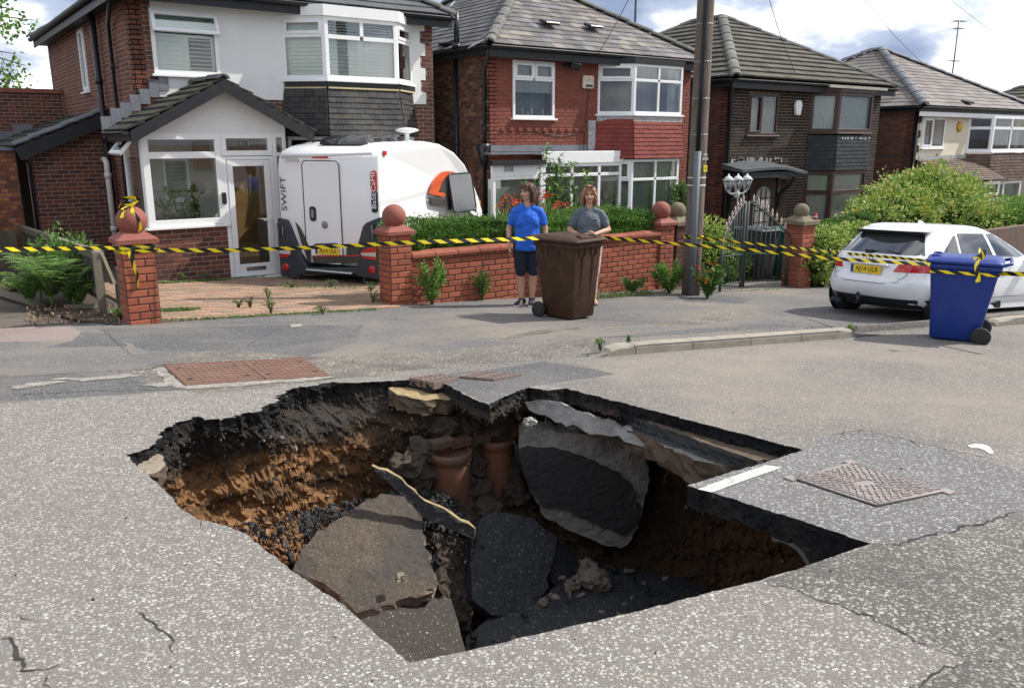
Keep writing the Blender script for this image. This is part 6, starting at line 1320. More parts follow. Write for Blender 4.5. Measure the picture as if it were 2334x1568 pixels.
# ------------------------------------------------------------------ utility pole, wires, aerials
def wood_pole():
    m, nt, b = NT('pole_wood'); P = pos(nt, (9, 9, .35)); n = noisen(nt, P, 6, 6, .65); c = rampn(nt, n, [(.3, (.06, .045, .036)), (.5, (.14, .11, .09)), (.7, (.2, .165, .14))]); nt.links.new(c, b.inputs['Base Color']); b.inputs['Roughness'].default_value = .95; bumpn(nt, b, n, .8, .03); return m
PB = gnd(1574, 672); PT = PB + ZV * 8.2
def pole():
    t = thing('utility_pole', 'tall brown wooden telegraph pole at the back of the pavement', 'utility pole', tuple(PB)); pm = wood_pole()
    b = MB(); b.tube([PB + ZV * (8.2 * i / 8 - .2 * (i == 0)) for i in range(9)], [.15 - .0045 * i for i in range(9)], 18); b.build('pole', pm, t)
    d = Vector((-.75, -.66, 0)); c = MB(); q = PB + d * .15; ht = pv(1570, 345, PB.y).z - PB.z; c.tube([q, q + ZV * ht], .055, 8); c.build('conduit', mat('conduit_grey', (.13, .15, .17), .6, (.1, .115, .13), 4), t)
    w = MB()
    for k, o in enumerate((-.06, .0, .05)): e = Vector((-.7 + o * 3, -.6 - o, 0)).normalized() * .145; w.tube([PB + e + ZV * z for z in (ht - .1, ht + 1, ht + 2.2, ht + 3.4, 8)], .013, 5)
    w.build('cable', MM['black_plastic'], t)
    cl = MB()
    for i in range(9): z = ht + .25 + i * .55; cl.lathe([(.152 - .0045 * z, -.012), (.152 - .0045 * z, .012)], PB + ZV * z, 14)
    structure(cl.build('clip', MM['galvanised'], t), 'stuff')
    f = Fr(PB + Vector((-.05, -.152, 0)), (1, 0, 0)); z = pv(1595, 357, PB.y).z; tagm = mat('tag_white', (.6, .58, .52), .5); tg = MB()
    for i, (x, zz) in enumerate(((.03, .03), (.075, .03), (.01, -.035), (.055, -.035), (.1, -.035))): tg.lathe([(.021, 0), (.021, .004)], f.p(x, .0, z + zz), 12, 0, Matrix.Rotation(R(90), 3, 'X'))
    tg.build('number_tag', tagm, t)
    for s, x, zz in (('0', .03, .03), ('7', .075, .03), ('1', .01, -.035), ('8', .055, -.035), ('8', .1, -.035)): text(t, s, f, x, z + zz, .0065, .034, MM['black_plastic'], 'tag_digit')
    z = pv(1597, 384, PB.y).z; b = MB(); f.box(b, .03, .11, -.005, .006, z - .05, z + .05); o = b.build('warning_tag', mat('tag_yellow', (.75, .58, .03), .5), t); text(o, '0', f, .07, z, .008, .07, MM['black_plastic'], 'tag_digit')
    z = pv(1597, 405, PB.y).z; b = MB()
    for dz in (0, -.12): b.lathe([(.147, z - PB.z + dz - .012), (.147, z - PB.z + dz + .012)], PB, 14)
    b.build('band', tagm, t)
pole()
def wires():
    lb = ['thin phone wire from the pole down to the red house eaves', 'thin phone wire from the pole to the dark brick house roof', 'thin phone wire from the pole to the cream house', 'thin phone wire leading to the far right house']
    for i, e in enumerate((pv(1358, 131, 15.1), pv(1812, 165, 15.3), pv(2128, 165, 17.0), pv(2345, 118, 24))):
        s = PT - ZV * .3 + Vector((0, 0, -.1 * i)); b = MB(); n = 14; b.tube([s.lerp(e, k / n) - ZV * (.5 * math.sin(math.pi * k / n)) for k in range(n + 1)], .0075, 5); tag(b.build('phone_wire', MM['black_plastic'], None, loc=tuple(s)), lb[i], 'wire', 'phone wires from the pole')
wires()
def aerials():
    g = MM['galvanised']; t = thing('aerial', 'tall mast with two rod aerials on the cream house roof', 'aerial', tuple(pv(2170, 172, 19.5))); a = pv(2170, 175, 19.5); e = pv(2186, 48, 19.5); b = MB(); b.tube([a, e], .035, 6); b.build('mast', g, t)
    d = (e - a).normalized(); h = Vector((.95, -.3, 0)); v = Vector((.3, .95, 0))
    for z, L, n in ((.99, .55, 5), (.86, .35, 4), (.28, .6, 6)):
        c = a + (e - a) * z; b = MB(); b.tube([c - h * L * .5, c + h * L * .6], .018, 5)
        for i in range(n): q = c - h * L * .5 + h * (L * 1.1 * i / (n - 1)); b.tube([q - v * .22, q + v * .22], .009, 4); 
        b.build('antenna', g, t)
    t = thing('aerial', 'single pole mast rising from the red house ridge', 'aerial', tuple(pv(1447, 62, 20))); b = MB(); a = pv(1447, 66, 18.0); b.tube([a, a + ZV * 3], .03, 6); b.build('mast', g, t)
    t = thing('aerial', 'thin wire aerial poking up behind the white house eaves', 'aerial', tuple(pv(1008, 40, 17))); b = MB(); b.tube([pv(1008, 36, 17), pv(1037, 4, 17)], .012, 4); b.tube([pv(1010, 24, 17), pv(1037, 4, 17)], .009, 4); b.build('rod', g, t)
aerials()
# ------------------------------------------------------------------ barrier tape
mat_stripe('barrier_tape', (.012, .012, .014), (.9, .7, .02), .2, .45)
def ribbon(name, label, pts, w_=.052, group='striped barrier tapes', twist=0, sag=0, n=60, up=ZV, stripes=True, ph=0, parent=None):
    w = w_ * .82; pts = [Vector(p) for p in pts]; P = []; tot = sum((pts[i + 1] - pts[i]).length for i in range(len(pts) - 1)); L = 0
    for i in range(len(pts) - 1):
        k = max(2, int(n * (pts[i + 1] - pts[i]).length / tot))
        for j in range(k + (i == len(pts) - 2)): P.append(pts[i].lerp(pts[i + 1], j / k) - ZV * sag * math.sin(math.pi * j / k))
    b = MB(); vs = []; uvs = []
    for i, p in enumerate(P):
        d = (P[min(i + 1, len(P) - 1)] - P[max(i - 1, 0)]).normalized(); a = (up - d * up.dot(d)).normalized(); c = d.cross(a); an_ = R(24) * math.sin(L * 1.1 + ph) + twist * L; e = a * math.cos(an_) + c * math.sin(an_)
        vs += [p + e * w / 2, p - e * w / 2]; uvs += [(L, 1), (L, 0)]
        if i < len(P) - 1: L += (P[i + 1] - p).length
    b.add(vs, [(2 * i, 2 * i + 1, 2 * i + 3, 2 * i + 2) for i in range(len(P) - 1)], 0, True)
    o = b.build(name, MM['barrier_tape'], parent, loc=None if parent else tuple(P[0])); l = o.data.uv_layers.new(name='UVMap')
    for lp in o.data.loops: l.data[lp.index].uv = uvs[lp.vertex_index]
    if label: tag(o, label, 'barrier tape', group)
    return o
c1 = Vector((P1[0] + PW / 2, P1[1] + PW / 2, 0)); zt_ = zt1 - .06
ribbon('barrier_tape', 'striped tape from the left picture edge to the left gate pillar', [pv(-60, 570, 8.8), pv(272, 565, P1[1] - .02)], .05)
BINP = gnd(1292, 722)
ribbon('barrier_tape', 'long striped tape from left gate pillar across the drive to the brown bin', [Vector((P1[0] + PW + .03, P1[1] - .02, pv(345, 571, P1[1]).z)), pv(520, 571, 9.55), pv(720, 564, 9.15), pv(930, 553, 8.75), pv(1236, 543, BINP.y + .15)], .058, n=120)
BLUE = gnd(2180, 772)
ribbon('barrier_tape', 'striped tape from the brown bin to the blue bin passing in front of the pole', [pv(1372, 541, BINP.y + .1), pv(1505, 553, 7.45), pv(1700, 569, 6.7), pv(1900, 590, 5.9), pv(2120, 603, BLUE.y + .1)], .05, n=100)
ribbon('barrier_tape', 'second striped tape from the wooden pole down to the blue bin', [pv(1590, 542, PB.y - .17), pv(1760, 560, 8.2), pv(1900, 575, 7.0), pv(2130, 596, BLUE.y + .25)], .045, n=90, ph=2)
ribbon('barrier_tape', 'striped tape from the blue bin to the right picture edge', [pv(2252, 622, BLUE.y - .2), pv(2400, 628, 3.6)], .06)
w = [PB + Vector((.165 * math.cos(R(a)), .165 * math.sin(R(a)), pv(1575, 543, PB.y - .16).z - PB.z)) for a in range(150, 340, 12)]; ribbon('barrier_tape', 'striped tape wrapped round the wooden pole', w, .06)
def wrap_p1():
    h = PW / 2 + .012
    for k, dz in enumerate((0, -.035, .02)):
        q = [c1 + Vector((sx * (h + .004 * k), sy * (h + .004 * k), zt_ + dz + .01 * i)) for i, (sx, sy) in enumerate(((-1, 1), (-1, -1), (1, -1), (1, 1)))]
        ribbon('barrier_tape', ['flat band of striped tape round the top of the left gate pillar', 'lower band of striped tape round the left gate pillar', 'upper crumpled band of striped tape under the left pillar cap'][k], q, .05, ph=k * 2)
    x = P1[0] + .1; ribbon('barrier_tape', 'loose striped tape end hanging down the front of the left gate pillar', [(x - .03, P1[1] - .02, zt_), (x, P1[1] - .03, zt_ - .15), (x + .03, P1[1] - .02, zt_ - .28), (x + .02, P1[1] - .03, zt_ - .42)], .05, twist=3, up=Vector((1, 0, 0)))
    zc = zt1 + .05 + .05 + .145; cc = Vector((c1.x, c1.y, zc)); r = .172
    def on(a, e): return cc + Vector((math.cos(R(a)) * math.cos(R(e)), math.sin(R(a)) * math.cos(R(e)), math.sin(R(e)))) * r
    ribbon('barrier_tape', 'striped tape strand draped over the ball of the left gate pillar', [on(-150, 50), on(-110, 75), on(-95, 40), on(-80, 10), on(-72, -25), on(-70, -42)], .06, n=30, up=Vector((1, -.4, .2)))
    ribbon('barrier_tape', 'short striped tape strand on the left side of the pillar ball', [on(-60, 78), on(-130, 60), on(-140, 35), on(-135, 15)], .06, n=24, up=Vector((1, -.8, .1)))
    tpt = cc + ZV * r
    ribbon('barrier_tape', 'bow of striped tape standing on top of the left pillar ball', [tpt + Vector((-.12, -.03, -.02)), tpt + Vector((-.08, -.05, .07)), tpt + Vector((.05, -.05, .09)), tpt + Vector((.1, -.04, .03)), tpt + Vector((0, -.08, .01)), tpt + Vector((-.07, -.09, .04))], .07, n=30, up=Vector((.2, -.6, .8)))
wrap_p1()
# ------------------------------------------------------------------ vehicles and bins
mat('caravan_white', (.8, .8, .8), .28, (.78, .78, .78), 2, spec=.5, coat=.3)
mat('caravan_grey', (.62, .62, .61), .35, (.6, .6, .59), 2)
mat('bumper_grey', (.03, .034, .045), .5, (.04, .044, .055), 4)
mat('decal_grey', (.05, .045, .042), .45, (.06, .053, .05), 6)
mat('decal_orange', (.62, .1, .03), .4, (.58, .09, .028), 6)
mat('decal_red', (.5, .04, .03), .4)
mat('lamp_red', (.5, .012, .015), .15, (.42, .01, .012), 5, coat=.6)
mat('lamp_clear', (.6, .58, .56), .15, (.4, .38, .37), 30, 1)
mat('plate_yellow', (.78, .55, .03), .4, (.76, .53, .03), 4)
mat('plate_blue', (.02, .06, .3), .4)
mat('rubber', (.02, .02, .021), .8, (.03, .03, .03), 9)
mat('tinted_plastic', (.05, .047, .045), .15, (.035, .033, .032), 3, coat=.5)
mat('dark_acrylic', (.02, .02, .022), .08, (.05, .05, .052), 5, .5, coat=.8, spec=.6)
mat('tread_plate', (.5, .5, .5), .35, (.4, .4, .4), 60, 1, .5, 70, metal=.8)
def rrect(x0, x1, y0, y1, r, n=4):
    out = []
    for cx, cy, a0 in ((x1 - r, y1 - r, 0), (x0 + r, y1 - r, 90), (x0 + r, y0 + r, 180), (x1 - r, y0 + r, 270)):
        for i in range(n + 1): a = R(a0 + 90 * i / n); out.append((cx + r * math.cos(a), cy + r * math.sin(a)))
    return out
def number_plate(parent, f, x, z, w, h, d):
    b = MB(); f.box(b, x - w / 2, x + w / 2, d - .012, d, z - h / 2, z + h / 2); o = b.build('number_plate', MM['plate_yellow'], parent, local=True)
    s = MB(); f.box(s, x - w / 2 - .002, x - w / 2 + w * .09, d, d + .002, z - h / 2, z + h / 2); s.build('blue_band', MM['plate_blue'], o, local=True)
    text(o, 'AJ14 ULR', f, x + w * .045, z, d + .002, h * .88, MM['black_plastic'], 'plate_lettering', sx=.93, local=True); return o
def caravan():
    yaw = R(27); hd = Vector((math.cos(yaw), math.sin(yaw), 0)); lf = Vector((-math.sin(yaw), math.cos(yaw), 0)); RR = Vector((6.36, 12.5, 0)); HW = 1.076
    c = RR + lf * HW; c.z = gz(c.x, c.y) - .02; t = thing('caravan', 'small white touring caravan with open side window parked on the drive', 'caravan', tuple(c), yaw); M = OFF[t]; Mi = M.inverted()
    pts = [(.06, .33), (.0, .5), (-.01, 1.2), (0, 1.95), (.035, 2.13), (.12, 2.25), (.35, 2.33), (.8, 2.40), (1.4, 2.42), (1.95, 2.37), (2.45, 2.22), (2.9, 1.98), (3.3, 1.66), (3.62, 1.32), (3.82, 1.02), (3.84, .8), (3.7, .62), (3.3, .42), (2.5, .33)]
    def hw(x): return HW - .16 * sstep(2.4, 3.9, x) ** 1.3
    # body shell: rings across the width with rounded edges
    n = len(pts); cx, cz = 1.6, 1.3; rs = []
    for yy, ins in ((-1, .055), (-.997, .03), (-.985, .012), (-.955, 0), (-.5, 0), (0, 0), (.5, 0), (.955, 0), (.985, .012), (.997, .03), (1, .055)):
        ring = []
        for x, z in pts:
            d = Vector((cx - x, cz - z)); d.normalize(); xx, zz = x + d.x * ins, z + d.y * ins; bow = 0; ring.append((xx + bow, yy * hw(x), zz))
        rs.append(ring)
    b = MB(); b.rings(rs, 0, True, True, True); body = b.build('body', MM['caravan_white'], t, local=True)
    fr = Fr((-.012, HW, 0), (0, -1, 0))
    def rp(X, Y):   # picture point on the rear panel -> along, up
        p = Mi @ pplane((700 + X * .3316) / 1.2, (330 + Y * .3316) / 1.2, M @ Vector((-.02, 0, 1)), M.to_3x3() @ Vector((-1, 0, 0))); return HW - p.y, p.z
    def bowd(x): return 0
    def poly(name, P, m, d=.004, th=.006, par=None, rear=True):
        b = MB(); q = [fr.p(x, bowd(x) + d, z) for x, z in P]; b.prism(q, (.02, 0, 0)); return b.build(name, m, par or t, local=True)
    d0, d1 = rp(392, 330), rp(740, 1195); dx0, dx1 = rp(400, 750)[0], rp(700, 750)[0]; dr = rrect(dx0, dx1, d1[1], d0[1], .09)
    b = MB(); b.tube([fr.p(x, bowd(x) + .008, z) for x, z in dr] + [fr.p(dr[0][0], bowd(dr[0][0]) + .008, dr[0][1])], .009, 5, caps=False); dp = poly('rear_door', dr, MM['caravan_white'], .008); s = b.build('door_seal', MM['black_plastic'], dp, local=True)
    h = [rp(448, 708), rp(498, 830)]; hx = (h[0][0] + h[1][0]) / 2; poly('door_handle', rrect(hx - .065, hx + .065, h[1][1], h[0][1], .05), MM['black_plastic'], .03, par=dp); poly('handle_lever', rrect(hx - .025, hx + .03, h[1][1] + .06, h[0][1] - .05, .01), MM['galvanised'], .037, par=dp)
    x, z = rp(570, 860); b = MB(); b.lathe([(.062, 0), (.062, .02), (.03, .03)], fr.p(x, .004, z), 16, 0, Matrix.Rotation(R(-90), 3, 'Y')); b.build('door_lock', MM['galvanised'], dp, local=True)
    for nm, q, m in (('brake_light', (458, 292, 590, 308), 'lamp_red'), ('awning_light', (248, 318, 365, 338), 'lamp_clear')): a, c_ = rp(q[0], q[1]), rp(q[2], q[3]); poly(nm, rrect(a[0], c_[0], min(a[1], c_[1]) - .012, max(a[1], c_[1]) + .008, .02), MM[m], .014)
    a, c_ = rp(215, 297), rp(965, 268); b = MB(); b.tube([fr.p(a[0], bowd(a[0]) + .01, a[1]), fr.p(HW, .006, (a[1] + c_[1]) / 2), fr.p(c_[0], bowd(c_[0]) + .01, c_[1])], .035, 6); b.build('roof_lip', MM['caravan_white'], t, local=True)
    x, z = rp(228, 605); text(t, 'SWIFT', fr, x, z, bowd(x) + .008, .17, MM['decal_grey'], 'lettering', R(90), local=True, sx=1.25)
    x, z = rp(972, 588); L = rp(972, 412)[1] - rp(972, 762)[1]; zb = z - L / 2; poly('badge', rrect(x - .062, x + .062, zb, zb + L * .53, .05), MM['black_plastic'], .006); poly('badge', rrect(x - .062, x + .062, zb + L * .5, zb + L, .05), MM['decal_red'], .008)
    text(t, 'BaSE', fr, x, zb + L * .29, bowd(x) + .012, .13, MM['caravan_white'], 'lettering', R(90), local=True, sx=1.1); text(t, 'CaMP', fr, x, zb + L * .75, bowd(x) + .012, .13, MM['caravan_white'], 'lettering', R(90), local=True, sx=1.15)
    def bump(name, P, d, m, th):
        b = MB(); q = [fr.p(x, bowd(x) + d, z) for x, z in [rp(*p) for p in P]]; b.prism(q, (th, 0, 0)); return b.build(name, m, t, local=True, bevel=.02, seg=2)
    bl = bump('bumper_corner', [(190, 803), (265, 818), (290, 868), (345, 1010), (400, 1150), (442, 1215), (442, 1262), (350, 1275), (222, 1282), (200, 1050)], .06, MM['bumper_grey'], .35)
    br = bump('bumper_corner', [(1034, 795), (925, 840), (888, 990), (872, 1100), (842, 1205), (836, 1268), (885, 1290), (1034, 1312)], .06, MM['bumper_grey'], .35)
    bump('bumper_beam', [(440, 1212), (838, 1212), (838, 1275), (440, 1268)], .03, MM['bumper_grey'], .3)
    for q in ([(322, 832), (366, 885), (440, 1035), (452, 1160), (428, 1150), (372, 1005)], [(917, 836), (882, 872), (842, 1018), (868, 1024), (902, 945)], [(405, 1030), (455, 1040), (462, 1168), (440, 1160)], [(462, 1118), (745, 1110), (870, 1110), (848, 1172), (740, 1178), (470, 1180)], [(745, 1035), (850, 1020), (868, 1060), (850, 1110), (745, 1110)]): bump('decal', q, .014, MM['decal_grey'], .02)
    bump('decal', [(462, 1112), (860, 1108), (860, 1120), (462, 1126)], .018, MM['decal_red'], .02)
    lamps = []
    for bb, q, cl in ((bl, [(212, 1048), (300, 1038), (312, 1090), (290, 1120), (225, 1130)], [(215, 1062), (305, 1068), (306, 1100), (218, 1092)]), (br, [(1012, 1040), (930, 1050), (878, 1085), (905, 1130), (1012, 1150)], [(1010, 1085), (890, 1088), (892, 1108), (1010, 1120)])):
        b = MB(); b.prism([fr.p(x, bowd(x) + .075, z) for x, z in [rp(*p) for p in q]], (.05, 0, 0)); o = b.build('tail_light', MM['lamp_red'], bb, local=True); b = MB(); b.prism([fr.p(x, bowd(x) + .082, z) for x, z in [rp(*p) for p in cl]], (.03, 0, 0)); b.build('reversing_light', MM['lamp_clear'], bb, local=True)
    for bb, (X, Y) in ((bl, (265, 1206)), (br, (975, 1226))): x, z = rp(X, Y); b = MB(); b.lathe([(.072, 0), (.072, .03), (.03, .035)], fr.p(x, .045, z), 18, 0, Matrix.Rotation(R(-90), 3, 'Y')); b.build('reflector', MM['lamp_red'], bb, local=True)
    for bb, q in ((bl, [(212, 855), (245, 870), (262, 960), (235, 975), (215, 960)]), (br, [(1004, 850), (970, 860), (955, 965), (980, 985), (1004, 975)])): b = MB(); b.prism([fr.p(x, bowd(x) + .066, z) for x, z in [rp(*p) for p in q]], (.03, 0, 0)); b.build('grab_handle_recess', MM['black_plastic'], bb, local=True); x, z = rp(*q[1]); x2, z2 = rp(*q[3]); b = MB(); b.tube([fr.p((x + x2) / 2, .06, z), fr.p((x + x2) / 2, .06, z2)], .014, 6); b.build('grab_handle', MM['galvanised'], bb, local=True)
    x, z = rp(596, 1077); a, c_ = rp(487, 1045), rp(705, 1110); number_plate(t, fr, x, z, .52, .115, .035); bump('plate_lamp_cover', [(478, 1030), (500, 1014), (660, 1010), (690, 1022), (690, 1036), (480, 1040)], .05, MM['bumper_grey'], .05)
    a, c_ = rp(440, 1214), rp(820, 1262); b = MB(); b.prism([fr.p(a[0], .1, a[1]), fr.p(c_[0], .1, a[1]), fr.p(c_[0], .12, c_[1]), fr.p(a[0], .12, c_[1])], (.1, 0, 0)); b.build('step', MM['tread_plate'], t, local=True, bevel=.006)
    b = MB(); b.bx(.02, .1, -.75, .75, .16, .26); b.bx(.3, 3.0, -.85, .85, .2, .33); b.build('chassis', MM['bumper_grey'], t, local=True)
    b = MB(); b.tube([(.12, .62, .25), (-.04, .72, .03)], .03, 6); b.bx(-.1, .02, .66, .8, 0, .03); b.build('corner_steady', MM['bumper_grey'], t, local=True); b = MB(); b.tube([(.12, -.62, .25), (.0, -.72, .03)], .03, 6); b.build('corner_steady', MM['bumper_grey'], t, local=True)
    for s in (-1, 1): b = MB(); ro = Matrix.Rotation(R(90), 3, 'X'); b.lathe([(.2, -.09), (.3, -.08), (.32, -.03), (.32, .03), (.3, .08), (.2, .09)], (1.75, s * .85, .3), 22, 0, ro); w = b.build('wheel', MM['rubber'], t, local=True); b = MB(); b.lathe([(.2, -.07), (.2, .07)], (1.75, s * .86, .3), 16, 0, ro); b.build('rim', MM['galvanised'], w, local=True)
    # right hand side
    def sp(X, Y): p = Mi @ pplane((700 + X * .3316) / 1.2, (330 + Y * .3316) / 1.2, M @ Vector((1, -HW, 1)), M.to_3x3() @ Vector((0, -1, 0))); return p.x, p.z
    def spoly(name, P, m, d=.006, par=None, th=.03): b = MB(); q = [Vector((x, -hw(x) - d, z)) for x, z in [sp(*p) for p in P]]; b.prism(q, (0, th, 0)); return b.build(name, m, par or t, local=True)
    spoly('marker_light', [(1044, 248), (1066, 250), (1068, 288), (1046, 286)], MM['lamp_red'], .03)
    spoly('decal', [(1430, 605), (1452, 530), (1490, 468), (1530, 428), (1580, 418), (1640, 425), (1640, 440), (1560, 470), (1530, 520), (1505, 590), (1560, 600), (1560, 632)], MM['decal_orange']); spoly('decal', [(1512, 580), (1535, 510), (1560, 485), (1560, 590)], MM['decal_grey'])
    spoly('decal', [(1435, 632), (1560, 655), (1560, 704), (1450, 692)], MM['decal_grey']); spoly('decal', [(1760, 520), (1800, 545), (1828, 585), (1790, 565), (1765, 545)], MM['decal_orange']); spoly('decal', [(1765, 560), (1830, 600), (1850, 660), (1865, 760), (1800, 700), (1765, 680)], MM['decal_grey'])
    spoly('decal', [(1755, 705), (1820, 738), (1805, 742), (1755, 722)], MM['decal_orange']); spoly('decal', [(1700, 730), (1770, 745), (1860, 800), (1830, 790), (1740, 750)], MM['decal_grey'])
    # open window flap, hinged at its top
    a, c_ = sp(1552, 445), sp(1765, 735); x0, x1 = a[0] + .1, c_[0] + .02; zt = 1.66 if False else (a[1]); w = x1 - x0; yy = -hw((x0 + x1) / 2) - .03; ang = R(9)
    top = Vector((0, yy, a[1] - .0)); H = a[1] - c_[1]; P = rrect(x0, x1, -H, 0, .07); q = [Vector((x, yy - math.sin(ang) * -z, top.z + math.cos(ang) * z)) for x, z in P]
    b = MB(); b.prism(q, (0, .03, 0)); o = b.build('open_window', MM['dark_acrylic'], t, local=True); b = MB(); b.tube(q + [q[0]], .016, 6, caps=False); b.build('window_frame', MM['black_plastic'], o, local=True)
    b = MB(); b.bx(x0 + .05, x1 - .05, yy + .02, yy + .05, c_[1] + .05, a[1]); b.build('window_opening', MM['black_plastic'], t, local=True)
    p = sp(1868, 705); b = MB(); b.ball((3.72, -.8, p[1]), .15, 14, 0, (.9, .7, 1.5)); o = b.build('front_lamp_pod', MM['bumper_grey'], t, local=True); b = MB(); b.lathe([(.04, 0), (.04, .02)], (3.7, -.9, p[1] + .06), 12, 0, Matrix.Rotation(R(90), 3, 'X')); b.build('marker_lamp', mat('lamp_amber', (.7, .25, .02), .2), o, local=True)
    # roof lights and dish
    for x in (.75, 1.5):
        b = MB(); rs = []
        for i in range(7):
            w_ = math.pi * i / 6; rs.append([(x + .34 * math.cos(w_) * sx, sy * .42, 2.4 + .13 * math.sin(w_)) for sx, sy in ((-1, -1), (-1, 1))])
        b.rings([[(x - .34, -.45, 2.36), (x + .3, -.45, 2.38), (x + .3, .45, 2.38), (x - .34, .45, 2.36)], [(x - .3, -.43, 2.45), (x + .27, -.43, 2.48), (x + .27, .43, 2.48), (x - .3, .43, 2.45)], [(x - .15, -.34, 2.52), (x + .15, -.34, 2.53), (x + .15, .34, 2.53), (x - .15, .34, 2.52)]], 0, False, True, True); b.build('roof_light', MM['tinted_plastic'], t, local=True)
    q = Mi @ pplane(928, 318, M @ Vector((0, -.72, 0)), M.to_3x3() @ Vector((0, 1, 0))); b = MB(); b.lathe([(.12, -.05), (.1, .02), (.045, .04), (.04, .13), (.05, .16)], (q.x, -.72, 2.4), 14); b.lathe([(.04, .15), (.2, .19), (.215, .215), (.15, .24), (.02, .255)], (q.x, -.72, 2.4), 22); b.build('roof_aerial', MM['caravan_white'], t, local=True)
    return t
caravan()
# ------------------------------------------------------------------ white hatchback
mat('car_white', (.74, .75, .77), .3, (.73, .74, .76), 2, spec=.5, coat=.8, dirt=(.55, .54, .52), dscale=3, damt=.25)
mat('car_glass', (.02, .022, .025), .04, (.03, .032, .036), 2, spec=.7, coat=1)
mat('chrome', (.6, .6, .6), .2, metal=1)
LV = [(.2, .3, 4.02, .8), (.3, .12, 4.15, .86), (.42, .04, 4.22, .885), (.54, 0, 4.25, .89), (.62, .03, 4.25, .89), (.69, .085, 4.22, .892), (.78, .1, 4.12, .888), (.87, .12, 3.95, .88), (.93, .16, 3.5, .862), (.98, .22, 3.1, .835), (1.05, .3, 2.92, .805), (1.14, .41, 2.7, .765), (1.22, .51, 2.48, .73), (1.3, .6, 2.25, .69), (1.36, .64, 2.05, .645), (1.395, .7, 1.95, .58), (1.415, .82, 1.8, .46), (1.425, 1.0, 1.6, .25)]
def lv(z):
    for a, b in zip(LV, LV[1:]):
        if a[0] <= z <= b[0]: t = (z - a[0]) / (b[0] - a[0]); return [a[i] + (b[i] - a[i]) * t for i in range(4)]
    return LV[-1]
NE = 4.6
def rear_x(y, z): q = lv(z); hl = (q[2] - q[1]) / 2; return (q[1] + q[2]) / 2 - hl * max(0, 1 - abs(y / q[3]) ** NE) ** (1 / NE)
def side_y(x, z): q = lv(z); hl = (q[2] - q[1]) / 2; cx = (q[1] + q[2]) / 2; return -q[3] * max(0, 1 - abs((x - cx) / hl) ** NE) ** (1 / NE)
